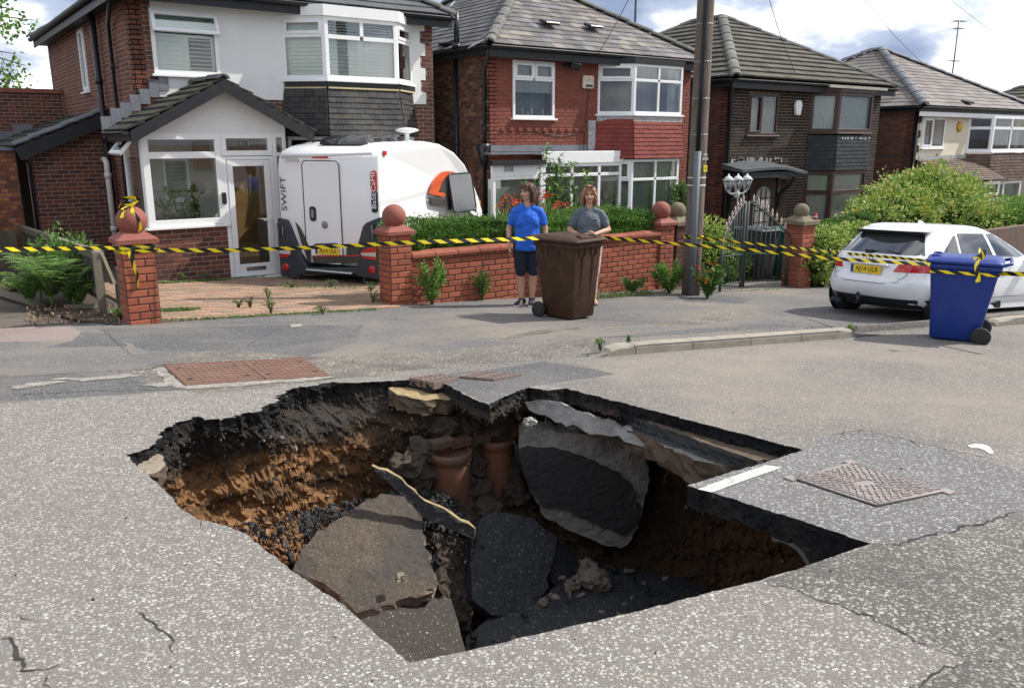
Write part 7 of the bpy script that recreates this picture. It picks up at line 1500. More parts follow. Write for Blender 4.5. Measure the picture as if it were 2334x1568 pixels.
def car():
    a = gnd(1932, 703); yaw = R(-6); c = a - Matrix.Rotation(yaw, 3, 'Z') @ Vector((.73, .735, 0)); c.z = a.z + .045
    t = thing('parked_car', 'white hatchback parked on the pavement seen from behind', 'car', tuple(c), yaw); t.scale = (.93, .93, .93); t.rotation_euler = (-.04, .06, yaw)
    b = MB(); N = 72; rs = []
    for z, xr, xf, hw in LV:
        hl = (xf - xr) / 2; cx = (xf + xr) / 2; r = []
        for k in range(N): w = 2 * math.pi * k / N; cc, ss = math.cos(w), math.sin(w); r.append((cx + hl * math.copysign(abs(cc) ** (2 / NE), cc), hw * math.copysign(abs(ss) ** (2 / NE), ss), z))
        rs.append(r)
    b.rings(rs, 0, True, True, True); body = b.build('body', MM['car_white'], t, local=True)
    def rpatch(name, P, m, off=.006, par=None, ny=10, nz=4, z0=None, z1=None):
        """P: left edge and right edge y at bottom and top"""
        (yl0, yr0), (yl1, yr1) = P; b = MB(); vs = []
        for j in range(nz + 1):
            for i in range(ny + 1): z = z0 + (z1 - z0) * j / nz; l = yl0 + (yl1 - yl0) * j / nz; r = yr0 + (yr1 - yr0) * j / nz; y = l + (r - l) * i / ny; vs.append((rear_x(y, z) - off, y, z))
        fs = [(j * (ny + 1) + i, j * (ny + 1) + i + 1, (j + 1) * (ny + 1) + i + 1, (j + 1) * (ny + 1) + i) for j in range(nz) for i in range(ny)]; b.add(vs, fs, 0, True); return b.build(name, m, par or t, local=True)
    def spatch(name, P, m, off=.006, z0=None, z1=None, n=8, nz=3):
        (a0, b0), (a1, b1) = P; b = MB(); vs = []
        for j in range(nz + 1):
            for i in range(n + 1): z = z0 + (z1 - z0) * j / nz; l = a0 + (a1 - a0) * j / nz; r = b0 + (b1 - b0) * j / nz; x = l + (r - l) * i / n; vs.append((x, side_y(x, z) - off, z))
        b.add(vs, [(j * (n + 1) + i, j * (n + 1) + i + 1, (j + 1) * (n + 1) + i + 1, (j + 1) * (n + 1) + i) for j in range(nz) for i in range(n)], 0, True); return b.build(name, m, t, local=True)
    rpatch('rear_window', ((.7, -.7), (.52, -.52)), MM['car_glass'], .008, None, 14, 6, .985, 1.27)
    b = MB(); rs = []
    for y in [-.56 + 1.12 * i / 12 for i in range(13)]:
        x0 = rear_x(y, 1.31) - .2 + .1 * abs(y / .56) ** 2; rs.append([(x0, y, 1.31), (x0 + .06, y, 1.345), (rear_x(y, 1.36) + .12, y, 1.392 - .02 * abs(y / .56) ** 2), (rear_x(y, 1.3) + .03, y, 1.29)])
    b.rings(rs, 0, True, True, False); sp = b.build('roof_spoiler', MM['car_white'], t, local=True, bevel=.01); b = MB(); b.prism([(rear_x(0, 1.3) - .1, -.56, 1.305), (rear_x(0, 1.3) - .1, .56, 1.305), (rear_x(0, 1.26) - .02, .56, 1.262), (rear_x(0, 1.26) - .02, -.56, 1.262)], (.06, 0, 0)); b.build('spoiler_underside', MM['black_plastic'], sp, local=True)
    for s in (1, -1):
        o = rpatch('tail_light', ((s * .86, s * .42), (s * .855, s * .5)), MM['lamp_red'], .008, None, 10, 3, .745, .875)
        if o.data.polygons[0].normal.x > 0: o.data.flip_normals()
    rpatch('lower_bumper', ((.86, -.86), (.87, -.87)), MM['black_plastic'], .012, None, 20, 3, .21, .36)
    for q in (((.46, -.46), (.46, -.46)),): pass
    b = MB(); b.tube([(rear_x(y, z) - .004, y, z) for y, z in ((.62, .86), (.6, .7), (.52, .6), (.3, .565), (-.3, .565), (-.52, .6), (-.6, .7), (-.62, .86))], .005, 4); b.build('hatch_seam', MM['bumper_grey'], t, local=True)
    f = Fr((0, 0, 0), (0, -1, 0)); number_plate(t, Fr((.06, .0, 0), (0, -1, 0)), 0, .745, .5, .115, .0)
    b = MB(); b.bx(.05, .1, -.35, .35, .815, .84); b.build('hatch_grip', MM['car_white'], t, local=True, bevel=.008)
    b = MB()
    for k in range(4): y = (k - 1.5) * .052; w = [(rear_x(0, .9) - .014, y + .034 * math.cos(R(a)), .905 + .034 * math.sin(R(a))) for a in range(0, 361, 30)]; b.tube(w, .005, 4, caps=False)
    b.build('badge', MM['chrome'], t, local=True); g = Fr((rear_x(.52, .66) - .008, 0, 0), (0, -1, 0)); text(t, 'A3', g, -.52, .655, 0, .075, MM['chrome'], 'badge_lettering', local=True); text(t, 'TDI', g, .5, .64, .0, .06, MM['chrome'], 'badge_lettering', local=True)
    b = MB(); b.tube([(rear_x(0, 1.0) - .02, .05, .995), (rear_x(0, 1.05) - .02, -.12, 1.02), (rear_x(-.3, 1.01) - .03, -.42, 1.0)], .013, 5); b.box((rear_x(0, 1.0) - .02, .08, 1.0), (.04, .12, .05)); b.build('rear_wiper', MM['black_plastic'], t, local=True)
    b = MB(); b.tube([(.1, .0, .24), (-.04, .0, .27), (-.05, .0, .36)], .025, 8); b.ball((-.05, 0, .39), .03, 10); b.build('tow_ball', MM['black_plastic'], t, local=True)
    b = MB(); b.tube([(.25, .55, .24), (.08, .55, .24)], .035, 8); b.tube([(.25, .46, .24), (.08, .46, .24)], .035, 8); b.build('exhaust', MM['bumper_grey'], t, local=True)
    spatch('side_window', ((.62, 1.0), (.98, 1.02)), MM['car_glass'], .006, .985, 1.27); spatch('side_window', ((1.06, 1.82), (1.08, 1.72)), MM['car_glass'], .006, .985, 1.305); spatch('side_window', ((1.92, 2.95), (1.8, 2.18)), MM['car_glass'], .006, .985, 1.305)
    b = MB(); b.tube([(x, side_y(x, .97) - .004, .972) for x in (.6, 1, 1.5, 2, 2.5, 2.95)], .007, 4); b.build('window_trim', MM['chrome'], t, local=True)
    b = MB()
    for x in (1.02, 1.87): b.tube([(x + (.0 if z < 1 else -.0), side_y(x, z) - .002, z) for z in (.4, .6, .8, .95)], .004, 4)
    b.tube([(2.95, side_y(2.95, z) - .002, z) for z in (.4, .6, .8, .9)], .004, 4); b.tube([(x, side_y(x, .38) - .002, .38) for x in (1.1, 1.6, 2.2, 2.9)], .004, 4); b.build('door_seam', MM['bumper_grey'], t, local=True)
    for x in (1.2, 2.05): b = MB(); b.tube([(x, side_y(x, .82) - .01, .82), (x + .03, side_y(x, .82) - .035, .825), (x + .17, side_y(x, .82) - .035, .825), (x + .2, side_y(x, .82) - .01, .82)], .014, 6); b.build('door_handle', MM['car_white'], t, local=True)
    b = MB(); b.ball((2.75, -1.0, 1.02), .11, 12, 0, (.8, 1.1, .75)); b.tube([(2.8, -.83, .97), (2.77, -.93, .98)], .025, 5); b.build('wing_mirror', MM['black_plastic'], t, local=True)
    b = MB(); rs = [[(x, side_y(x, .25) - .02, .2), (x, side_y(x, .25) - .02, .28), (x, side_y(x, .3) + .05, .28), (x, side_y(x, .3) + .05, .2)] for x in (1.12, 1.8, 2.4, 2.9)]; b.rings(rs, 0, True, True, False); b.build('side_sill', MM['car_white'], t, local=True)
    b = MB(); b.prism([(1.2, .0, 1.42), (1.36, .0, 1.42), (1.22, 0, 1.47), (1.2, 0, 1.47)], (0, .02, 0)); b.build('roof_fin', MM['car_white'], t, local=True)
    ro = Matrix.Rotation(R(90), 3, 'X')
    for x in (.78, 3.35):
        for s in (-1, 1):
            b = MB(); b.lathe([(.36, -.005), (.36, .004)], (x, s * (.886 if True else 0), .33), 26, 0, ro); b.build('wheel_arch', MM['black_plastic'], t, local=True)
            b = MB(); b.lathe([(.2, -.11), (.29, -.11), (.315, -.07), (.315, .07), (.29, .11), (.2, .11)], (x, s * .79, .315), 26, 0, ro); w = b.build('wheel', MM['rubber'], t, local=True)
            r_ = MB(); r_.lathe([(.2, -.105), (.2, .108)], (x, s * .79, .315), 20, 0, ro)
            for k in range(5):
                an = R(72 * k + 10); r_.box((x + .1 * math.cos(an), s * .905, .315 + .1 * math.sin(an)), (.2, .02, .04), Matrix.Rotation(-an, 3, 'Y'))
            r_.build('rim', MM['galvanised'], w, local=True)
car()
# ------------------------------------------------------------------ wheelie bins
def bin_(name, label, loc, rotz, m, H=1.07, group='wheelie bins', wheels=True, scale=1.0):
    t = thing('wheelie_bin', label, 'wheelie bin', loc, rotz, group); s = scale
    def rg(hx, hy, z, r, ox=0): return [(ox + x, y, z) for x, y in rrect(-hx, hx, -hy, hy, r, 3)]
    b = MB(); b.rings([rg(.24 * s, .215 * s, .03, .03, .03), rg(.25 * s, .225 * s, .05, .04, .03), rg(.29 * s, .25 * s, H * .45, .04, .015), rg(.335 * s, .278 * s, H * .84, .045), rg(.34 * s, .28 * s, H * .86, .045), rg(.36 * s, .292 * s, H * .87, .05), rg(.365 * s, .295 * s, H * .925, .05)], 0, True, True, True); body = b.build('body', m, t, local=True)
    ribs = MB()
    for y in (-.16, -.06, .06, .16): ribs.bx(.335 * s, .352 * s, y - .006, y + .006, H * .78, H * .868)
    for x in (-.2, -.1, .1, .2):
        for sg in (-1, 1): ribs.bx(x - .006, x + .006, sg * .272 * s, sg * .289 * s, H * .78, H * .868)
    structure(ribs.build('rib', m, body, local=True), 'stuff')
    p = MB()
    for y in (-.1, .1): p.rings([[(.262 * s, y - .012, .06), (.275 * s, y, .06), (.262 * s, y + .012, .06)], [(.338 * s, y - .012, H * .8), (.35 * s, y, H * .8), (.338 * s, y + .012, H * .8)]], 0, True, True, False)
    p.build('front_rib', m, body, local=True)
    l = MB(); l.rings([rg(.385 * s, .315 * s, H * .93, .05, .01), rg(.388 * s, .317 * s, H * .955, .05, .01), rg(.37 * s, .3 * s, H * .965, .06, .01), rg(.33 * s, .26 * s, H * .99, .08, -.01), rg(.2 * s, .16 * s, H * 1.0, .1, -.03)], 0, True, True, True); lid = l.build('lid', m, t, local=True)
    g = MB()
    for sg in (-1, 1): g.rings([rg(.05, .03, H * .96, .015, .3), rg(.05, .03, H * 1.0, .015, .3), rg(.03, .02, H * 1.012, .01, .3)], 0, True, True, True); n = len(g.v); 
    for i in range(len(g.v)): x, y, z = g.v[i]; g.v[i] = (x, y + (-.13 if i < len(g.v) // 2 else .13), z)
    g.tube([(.31, -.13, H * .985), (.34, -.06, H * .985), (.34, .06, H * .985), (.31, .13, H * .985)], .014, 6); g.build('lid_grip', m, lid, local=True)
    h = MB(); h.tube([(-.33 * s, -.27, H * .93), (-.44 * s, -.25, H * .96), (-.44 * s, .25, H * .96), (-.33 * s, .27, H * .93)], .018, 8); h.build('handle', m, t, local=True)
    if wheels:
        ro = Matrix.Rotation(R(90), 3, 'X'); ax = MB(); ax.tube([(-.24 * s, -.29 * s, .105), (-.24 * s, .29 * s, .105)], .012, 6); ax.build('axle', MM['black_plastic'], t, local=True)
        for sg in (-1, 1):
            w = MB(); w.lathe([(.06, -.028), (.098, -.026), (.104, -.015), (.104, .015), (.098, .026), (.06, .028)], (-.24 * s, sg * .285 * s, .105), 20, 0, ro); wo = w.build('wheel', MM['rubber'], t, local=True)
            r_ = MB(); r_.lathe([(.06, -.018), (.06, .018)], (-.24 * s, sg * .285 * s, .105), 14, 0, ro)
            for k in range(6): an = R(60 * k); r_.box((-.24 * s + .035 * math.cos(an), sg * .285 * s + sg * .02, .105 + .035 * math.sin(an)), (.05, .01, .01), Matrix.Rotation(-an, 3, 'Y'))
            r_.build('hub', MM['black_plastic'], wo, local=True)
    return t
mat('bin_brown', (.05, .025, .015), .6, (.043, .021, .013), 3, spec=.22, dirt=(.085, .05, .032), dscale=7, damt=.65)
mat('bin_blue', (.009, .032, .21), .45, (.008, .028, .185), 3, dirt=(.03, .055, .17), dscale=7, damt=.5)
mat('bin_green', (.02, .11, .075), .5, (.018, .095, .065), 3)
mat('bin_grey', (.05, .052, .055), .6, (.04, .042, .045), 4)
bin_('wheelie_bin', 'brown wheelie bin standing in front of the woman in grey', (BINP.x, BINP.y, BINP.z), R(-81), MM['bin_brown'])
bin_('wheelie_bin', 'bright blue wheelie bin with striped tape tied round it in front of the white car', (BLUE.x, BLUE.y, BLUE.z), R(114), MM['bin_blue'], .97)
a = pv(1722, 610, 10.9); bin_('wheelie_bin', 'dark grey wheelie bin with pale number behind the iron gates', (a.x, a.y, gz(a.x, a.y)), R(-95), MM['bin_grey']); gb = a
a = pv(1768, 615, 10.9); bin_('wheelie_bin', 'green wheelie bin with raised lid behind the iron gates', (a.x + .1, a.y, gz(a.x, a.y)), R(-100), MM['bin_green'], 1.05)
def bin_tape():
    z = BLUE.z + .805; M = Matrix.Translation((BLUE.x, BLUE.y, 0)) @ Matrix.Rotation(R(114), 4, 'Z')
    q = [M @ Vector((x, y, z)) for x, y in rrect(-.35, .35, -.295, .295, .05, 3)]; ribbon('barrier_tape', 'band of striped tape tied round the blue bin under its lid', q + [q[0]], .045, n=90)
    k = M @ Vector((-.40, .2, z + .12)); a = pv(2232, 592, BLUE.y - .42)
    ribbon('barrier_tape', 'knotted end of striped tape hanging from the blue bin lid', [a + Vector((.1, .05, .1)), a + Vector((0, 0, .02)), a + Vector((-.05, 0, -.06)), a + Vector((-.01, -.01, -.16)), a + Vector((.02, -.01, -.24))], .06, twist=2, n=24, up=Vector((1, .2, 0)))
    ribbon('barrier_tape', 'short tied tail of striped tape at the handle of the blue bin', [a + Vector((-.12, 0, .02)), a + Vector((-.02, -.02, .05)), a + Vector((.05, -.02, .0)), a + Vector((.08, 0, .1))], .05, twist=3, n=18)
    f = Fr((gb.x, gb.y - .3, 0), (1, 0, 0))
bin_tape()
# ------------------------------------------------------------------ iron gates, lamp, railings, can
mat('iron_green', (.03, .045, .042), .55, (.05, .06, .055), 12, .8); mat('finial_pale', (.5, .42, .36), .6, (.38, .32, .28), 9)
mat('lamp_white', (.62, .63, .62), .4, (.5, .5, .5), 8)
def gate(A, B, h0, h1, label, n, bow):
    A, B = Vector(A), Vector(B); t = thing('iron_gate', label, 'gate', tuple(A), 0, 'wrought iron gates of the dark house'); d = B - A
    f = MB(); top = lambda s: h0 + (h1 - h0) * s + bow * math.sin(math.pi * s * .5 if h1 > h0 else math.pi * (.5 + s * .5))
    P = [A + d * (i / 16) + ZV * top(i / 16) for i in range(17)]; f.tube(P, .016, 6)
    f.tube([A + ZV * .12, B + ZV * .12], .014, 6); f.tube([A + ZV * .62, B + ZV * .62], .012, 6)
    for q, h in ((A, top(0)), (B, top(1))): f.tube([q + ZV * .02, q + ZV * h], .026, 6)
    f.build('gate_frame', MM['iron_green'], t)
    for i in range(1, n):
        s = i / n; q = A + d * s; b = MB(); b.tube([q + ZV * .1, q + ZV * (top(s) + .04)], .009, 5); b.build('gate_bar', MM['iron_green'], t)
        if i % 1 == 0: b = MB(); b.lathe([(.012, 0), (.028, .03), (.012, .055), (.022, .08), (.003, .14)], q + ZV * (top(s) + .03), 7); b.build('finial', MM['finial_pale'], t)
q = gnd(1640, 668); r_ = gnd(1702, 660); gate(q, (r_.x, r_.y + .15, r_.z), .95, 1.3, 'left iron gate leaf arching up with pale spear finials', 8, .25)
gate((r_.x + .08, r_.y + .15, r_.z), (P4[0] - .04, P4[1] + .25, gz(P4[0], P4[1])), 1.3, .95, 'right iron gate leaf arching down to the ball pillar, bins behind it', 9, .25)
def lamp():
    base = pv(1676, 610, 11.6); zt = pv(1680, 440, 11.6).z; zb = gz(base.x, 11.6); x0 = pv(1680, 440, 11.6).x; t = thing('garden_lamp', 'black garden lamp post with three white lanterns behind the gate', 'lamp post', (x0, 11.6, zb))
    b = MB(); b.tube([(x0, 11.6, zb), (x0, 11.6, zt)], [.05, .035], 8); b.build('post', MM['black_paint'], t); dx = (pv(1700, 417, 11.6).x - pv(1658, 417, 11.6).x) / 2
    b = MB(); b.tube([(x0 - dx, 11.6, zt + .04), (x0 - dx * .6, 11.6, zt - .02), (x0, 11.6, zt), (x0 + dx * .6, 11.6, zt - .02), (x0 + dx, 11.6, zt + .04)], .022, 6); b.lathe([(.06, -.1), (.05, .0), (.03, .1)], (x0, 11.6, zt), 8); b.build('arm', MM['lamp_white'], t)
    for k in (-1, 0, 1):
        c = (x0 + k * dx, 11.6, zt + .07); b = MB(); b.lathe([(.04, -.02), (.06, .0)], c, 6); b.lathe([(.11, .19), (.13, .2), (.06, .27), (.025, .285), (.01, .33)], c, 6)
        for i in range(6): a = R(60 * i); b.tube([(c[0] + .055 * math.cos(a), c[1] + .055 * math.sin(a), c[2]), (c[0] + .105 * math.cos(a), c[1] + .105 * math.sin(a), c[2] + .2)], .009, 4)
        o = b.build('lantern', MM['lamp_white'], t); g = MB(); g.lathe([(.05, .0), (.098, .19)], c, 6); g.build('pane', MM['window_glass_bright'], o)
lamp()
def railings():
    a, c = pv(1878, 556, 9.5), pv(1992, 492, 12.5); zb = .35; t = thing('railings', 'black iron railings with arrow tips running up beside the variegated bush', 'railings', tuple(a)); b = MB(); d = c - a
    b.tube([a - ZV * .02, c - ZV * .02], .016, 5); b.tube([a - ZV * .5, c - ZV * .5], .016, 5); b.build('rail', MM['black_paint'], t)
    for i in range(22): q = a + d * (i / 21); b = MB(); b.tube([q - ZV * .6, q + ZV * .1], .01, 5); b.lathe([(.008, .1), (.024, .13), (.002, .2)], q, 5); b.build('bar', MM['black_paint'], t)
    w = thing('low_wall', 'low dark brick wall under ivy behind the white car', 'wall', (16, 9.5, gz(16, 9.5))); b = MB(); b.bx(P4[0] + .4, 24, 9.35, 9.55, gz(24, 9) - .1, gz(14, 9) + .62); o = b.build('wall_core', MM['mortar_dark'], w); bricks(o, Fr((P4[0] + .4, 9.35, 0), (1, 0, 0)), 0, 6, gz(18, 9), gz(14, 9) + .62, MM['brick_brown'], (), 120)
railings()
def can():
    z = pv(1835, 514, 9.2).z + .07; c = (P4[0] + .34, P4[1] - .01, z + .012); b = MB(); b.lathe([(.026, 0), (.033, .01), (.033, .11), (.027, .122)], c, 14, 0); o = b.build('drink_can', mat('can_red', (.55, .02, .03), .3, metal=.3), None, loc=c); tag(o, 'red drinks can left on the brown gate pillar', 'can'); b = MB(); b.lathe([(.0335, .05), (.0335, .08)], c, 14, 0, None, False, False); o2 = b.build('label_band', MM['lamp_white'], o, local=False)
can()
# ------------------------------------------------------------------ the two women
mat('skin', (.52, .3, .21), .55, (.46, .25, .175), 6, .6, spec=.4)
mat('shirt_blue', (.02, .12, .56), .85, (.016, .1, .48), 9, .6, .25, 60)
mat('shirt_grey', (.115, .135, .155), .9, (.095, .112, .13), 9, .6, .25, 60)
mat('shorts_navy', (.012, .014, .026), .9, (.017, .019, .034), 9)
mat('trousers_pink', (.5, .34, .29), .9, (.42, .28, .24), 9, .7)
mat('hair_dark', (.055, .026, .018), .5, (.1, .045, .03), 60, 1, .8, 90)
mat('hair_auburn', (.24, .105, .055), .5, (.36, .18, .1), 60, 1, .8, 90)
mat('shoe_navy', (.015, .018, .045), .8, (.02, .025, .06), 20); mat('shoe_white', (.7, .7, .7), .6); mat('lips', (.42, .16, .13), .5); mat('eye_dark', (.02, .015, .012), .2)
mat('glasses', (.03, .02, .02), .15)
def cap_(mb, a, b, r0, r1, n=14):
    a, b = Vector(a), Vector(b); d = b - a; m = 6; ax = d.normalized() if d.length > 1e-6 else Vector((0, 0, 1)); rs = []; L = d.length
    e = ax.cross(Vector((0, 0, 1)) if abs(ax.z) < .9 else Vector((1, 0, 0))).normalized(); c = ax.cross(e)
    prof = [(r0 * math.sin(math.pi / 2 * i / m), -r0 * math.cos(math.pi / 2 * i / m)) for i in range(m + 1)] + [(r1 * math.cos(math.pi / 2 * i / m), L + r1 * math.sin(math.pi / 2 * i / m)) for i in range(m + 1)]
    for r, h in prof: rs.append([a + ax * h + (e * math.cos(2 * math.pi * k / n) + c * math.sin(2 * math.pi * k / n)) * max(r, 1e-4) for k in range(n)])
    mb.rings(rs, 0, True, True, True)
def chain(mb, pts):
    for (p, r), (q, s) in zip(pts, pts[1:]): cap_(mb, p, q, r, s)
def ell(mb, c, sx, sy, sz, rot=None):
    b = len(mb.v); mb.ball((0, 0, 0), 1, 16)
    for i in range(b, len(mb.v)): p = Vector((mb.v[i][0] * sx, mb.v[i][1] * sy, mb.v[i][2] * sz)); mb.v[i] = tuple(Vector(c) + (rot @ p if rot is not None else p))
def fuse(mb, name, m, parent, vox=.008, it=4, wrinkle=0, cut=None):
    me = mb.mesh('tmp', m); o = bpy.data.objects.new('tmp', me); COL.objects.link(o); r = o.modifiers.new('r', 'REMESH'); r.mode = 'VOXEL'; r.voxel_size = vox; s = o.modifiers.new('s', 'SMOOTH'); s.iterations = it; s.factor = .5
    dg = bpy.context.evaluated_depsgraph_get(); nm = bpy.data.meshes.new_from_object(o.evaluated_get(dg)); bpy.data.objects.remove(o)
    nm.materials.clear(); nm.materials.append(m)
    if wrinkle:
        for v in nm.vertices:
            c = v.co; v.co = c + v.normal * wrinkle * (fbm((c.x * 9 + c.z * 3, c.y * 9, c.z * 14)) + .5 * fbm((c.x * 22, c.y * 22, c.z * 9)))
    for p in nm.polygons: p.use_smooth = True
    q = bpy.data.objects.new(name, nm); COL.objects.link(q); q.parent = parent; OFF[q] = OFF[parent]; return q
def hand(b, w, d, pal, thumb):
    """w wrist, d along the hand, pal palm side normal, thumb side; five bent fingers"""
    w, d, pal, thumb = Vector(w), Vector(d).normalized(), Vector(pal).normalized(), Vector(thumb).normalized()
    for k in range(4): cap_(b, w + thumb * (.026 - .0175 * k) + d * .015, w + d * .08 + thumb * (.03 - .02 * k), .0135, .0125, 8)
    for k, L in enumerate((.062, .072, .066, .05)):
        p = w + d * .085 + thumb * (.03 - .02 * k); q = p + (d + pal * .25).normalized() * L * .5; r = q + (d + pal * .8).normalized() * L * .5; cap_(b, p, q, .0095, .0088, 8); cap_(b, q, r, .0088, .0075, 8)
    p = w + d * .025 + thumb * .028; q = p + (d * .5 + thumb * .8 + pal * .3).normalized() * .04; r = q + (d + pal * .4).normalized() * .032; cap_(b, p, q, .013, .0105, 8); cap_(b, q, r, .0105, .0085, 8)
def person(name, label, loc, rotz, pose):
    t = thing(name, label, 'person', loc, rotz); P = pose; H = P.get('turn', 0); b = MB(); dark = P['hair']
    for s in (-1, 1):
        kn = P['knee'][s]; an = P['ankle'][s]; hp = Vector((s * .095, 0, .82))
        chain(b, [(hp, .088), (hp.lerp(kn, .5), .078), (kn, .056)]); chain(b, [(kn, .055), (kn.lerp(an, .35) + Vector((0, .018, 0)), .056), (kn.lerp(an, .75), .04), (an, .034)]); cap_(b, an, an + Vector((s * .02, -.1, -.055)), .03, .026)
    ell(b, (0, .01, .86), .165, .115, .13); ell(b, (0, 0, 1.04), .15, .105, .17); ell(b, (0, .01, 1.18), .15, .09, .15); [cap_(b, (s * .03, .018, 1.35), (s * .14, .015, 1.28), .026, .034) for s in (-1, 1)]; cap_(b, (0, .012, 1.33), (0, -.005, 1.46), .052, .046)
    for s in (-1, 1): ell(b, (s * .07, -.06, 1.15), .055, .04, .055)
    for s in (-1, 1):
        sh, el, wr = Vector((s * .165, .005, 1.29)), P['elbow'][s], P['wrist'][s]; chain(b, [(sh, .044), (sh.lerp(el, .5), .041), (el, .036)]); chain(b, [(el, .037), (el.lerp(wr, .3), .036), (wr, .024)]); hand(b, wr, *P['hand'][s])
    hc = Vector((0, -.012, 1.555)); rt = Matrix.Rotation(H, 3, 'Z') @ Matrix.Rotation(P.get('nod', 0), 3, 'X'); h = lambda x, y, z: hc + rt @ Vector((x, y, z))
    ell(b, h(0, .012, .02), .074, .093, .098, rt); ell(b, h(0, -.022, -.035), .06, .07, .075, rt); ell(b, h(0, -.05, -.085), .034, .036, .026, rt); ell(b, h(0, -.06, -.02), .045, .03, .05, rt)
    cap_(b, h(0, -.086, .015), h(0, -.105, -.028), .009, .014, 8); cap_(b, h(-.012, -.092, -.034), h(.012, -.092, -.034), .011, .011, 8)
    for s in (-1, 1): ell(b, h(s * .075, .012, -.01), .011, .022, .03, rt); cap_(b, h(s * .014, -.083, .032), h(s * .048, -.072, .03), .011, .009, 8); ell(b, h(s * .04, -.066, -.03), .024, .022, .022, rt)
    body = fuse(b, 'body', MM['skin'], t, .0065, 3)
    for s in (-1, 1): e = MB(); ell(e, h(s * .031, -.083, .012), .0135, .008, .0065, rt); e.build('eye', MM['eye_dark'], body, local=True); e = MB(); cap_(e, h(s * .016, -.093, .031), h(s * .048, -.08, .03), .004, .003, 6); e.build('eyebrow', dark, body, local=True)
    e = MB(); cap_(e, h(-.02, -.087, -.062), h(.02, -.087, -.062), .0055, .0055, 8); e.build('mouth', MM['lips'], body, local=True)
    # clothes
    c = MB(); hem = P['hem']; ell(c, (0, 0, 1.19), .172, .128, .165); ell(c, (0, .0, 1.05), .178, .13, .2); [cap_(c, (s * .055, .006, 1.342), (s * .15, .005, 1.3), .056, .06) for s in (-1, 1)]
    for s in (-1, 1): ell(c, (s * .065, -.068, 1.16), .09, .068, .1)
    c.rings([[(w_ * math.cos(2 * math.pi * k / 24), d_ * math.sin(2 * math.pi * k / 24), z) for k in range(24)] for z, w_, d_ in ((hem, .19, .148), (.9, .182, .142), (1.05, .168, .13), (1.2, .172, .13))], 0, True, True, True)
    for s in (-1, 1): sh, el = Vector((s * .165, .005, 1.288)), P['elbow'][s]; chain(c, [(sh, .064), (sh.lerp(el, .35), .061), (sh.lerp(el, P['sleeve']), .059)])
    fuse(c, 'shirt', P['shirt'], t, .012, 6, .012)
    c = MB(); ell(c, (0, .01, .88), .178, .128, .12)
    for s in (-1, 1):
        kn, an = P['knee'][s], P['ankle'][s]; hp = Vector((s * .095, 0, .84)); e = hp.lerp(kn, P['leg']) if P['leg'] <= 1 else kn
        chain(c, [(hp, .105), (hp.lerp(kn, .5), .098), (e, .083)])
        if P['leg'] > 1: chain(c, [(kn, .075), (kn.lerp(an, .92), .052)])
    fuse(c, 'shorts' if P['leg'] <= 1 else 'trousers', P['legs'], t, .012, 3, .007)
    hb = MB(); ell(hb, h(0, .02, .045), .086, .1, .085, rt); ell(hb, h(0, .05, -.0), .085, .075, .11, rt)
    for s in (-1, 1): chain(hb, [(h(s * .06, -.02, .07), .034), (h(s * .083, .01, .0), .031), (h(s * .085, .02, -.07), .034), (h(s * P['flick'], .02, -.125), .022)])
    for x in (-.05, 0, .05): chain(hb, [(h(x, .085, .0), .045), (h(x * 1.2, .08, -.09), .04), (h(x * 1.3, .075, -.14), .024)])
    if P['fringe']:
        for x in (-.05, -.025, 0, .025, .05): cap_(hb, h(x, -.065, .088), h(x * 1.15, -.088 + abs(x) * .25, .045), .02, .013)
    else:
        for s in (-1, 1): chain(hb, [(h(s * .01, -.055, .1), .022), (h(s * .045, -.07, .07), .017), (h(s * .075, -.035, .0), .02)])
    hr = fuse(hb, 'hair', dark, t, .008, 1, .011); sb = MB()
    for i in range(90):
        a = rnd(-2.3, 2.3); r0 = .088; x, y = math.sin(a), math.cos(a); f = rnd(.9, 1.08); e = rnd(-.15, -.05); o = rnd(-.012, .012)
        sb.tube([h(x * .03 + o, .02 + y * .03, .125), h(x * r0 * f, .025 + y * (r0 + .01) * f, .06), h(x * (r0 + .012) * f, .03 + y * (r0 + .008) * f, -.03), h(x * (r0 + .006) * f + o * 2, .035 + y * (r0 + .004) * f + o, e)], [.003, .0045, .004, .0015], 4)
    structure(sb.build('hair_strands', dark, t, local=True), 'stuff')
    if P.get('glasses'):
        g = MB(); g.tube([h(-.055, -.06, .105), h(-.02, -.082, .11), h(.02, -.082, .11), h(.055, -.06, .105)], .007, 6); [g.ball(h(s * .032, -.068, .112), .022, 10, 0, (1, .45, .7)) for s in (-1, 1)]; g.build('sunglasses', MM['glasses'], t, local=True)
    for s in (-1, 1):
        an = P['ankle'][s]; dv = Matrix.Rotation(P['toe'][s], 3, 'Z') @ Vector((0, -1, 0)); q = Vector((an.x, an.y, 0)); u = MB(); chain(u, [(q - dv * .05 + ZV * .055, .042), (q + dv * .05 + ZV * .05, .043), (q + dv * .14 + ZV * .035, .033)]); cap_(u, an, q + ZV * .06, .045, .045)
        if P.get('sandal') is None: sh = fuse(u, 'shoe', MM['shoe_navy'], t, .01, 2)
        else: sh = fuse(u, 'shoe', MM['skin'], t, .01, 2)
        so_ = MB(); rv = Vector((-dv.y, dv.x, 0)); so_.rings([[q + dv * (.045 + .14 * math.cos(2 * math.pi * k / 16)) + rv * .047 * math.sin(2 * math.pi * k / 16) + ZV * z for k in range(16)] for z in (0, .012, .03)], 0, True, True, True); so_.build('sole', MM['shoe_white'] if P.get('sandal') is None else MM['brown_mud'], sh, local=True)
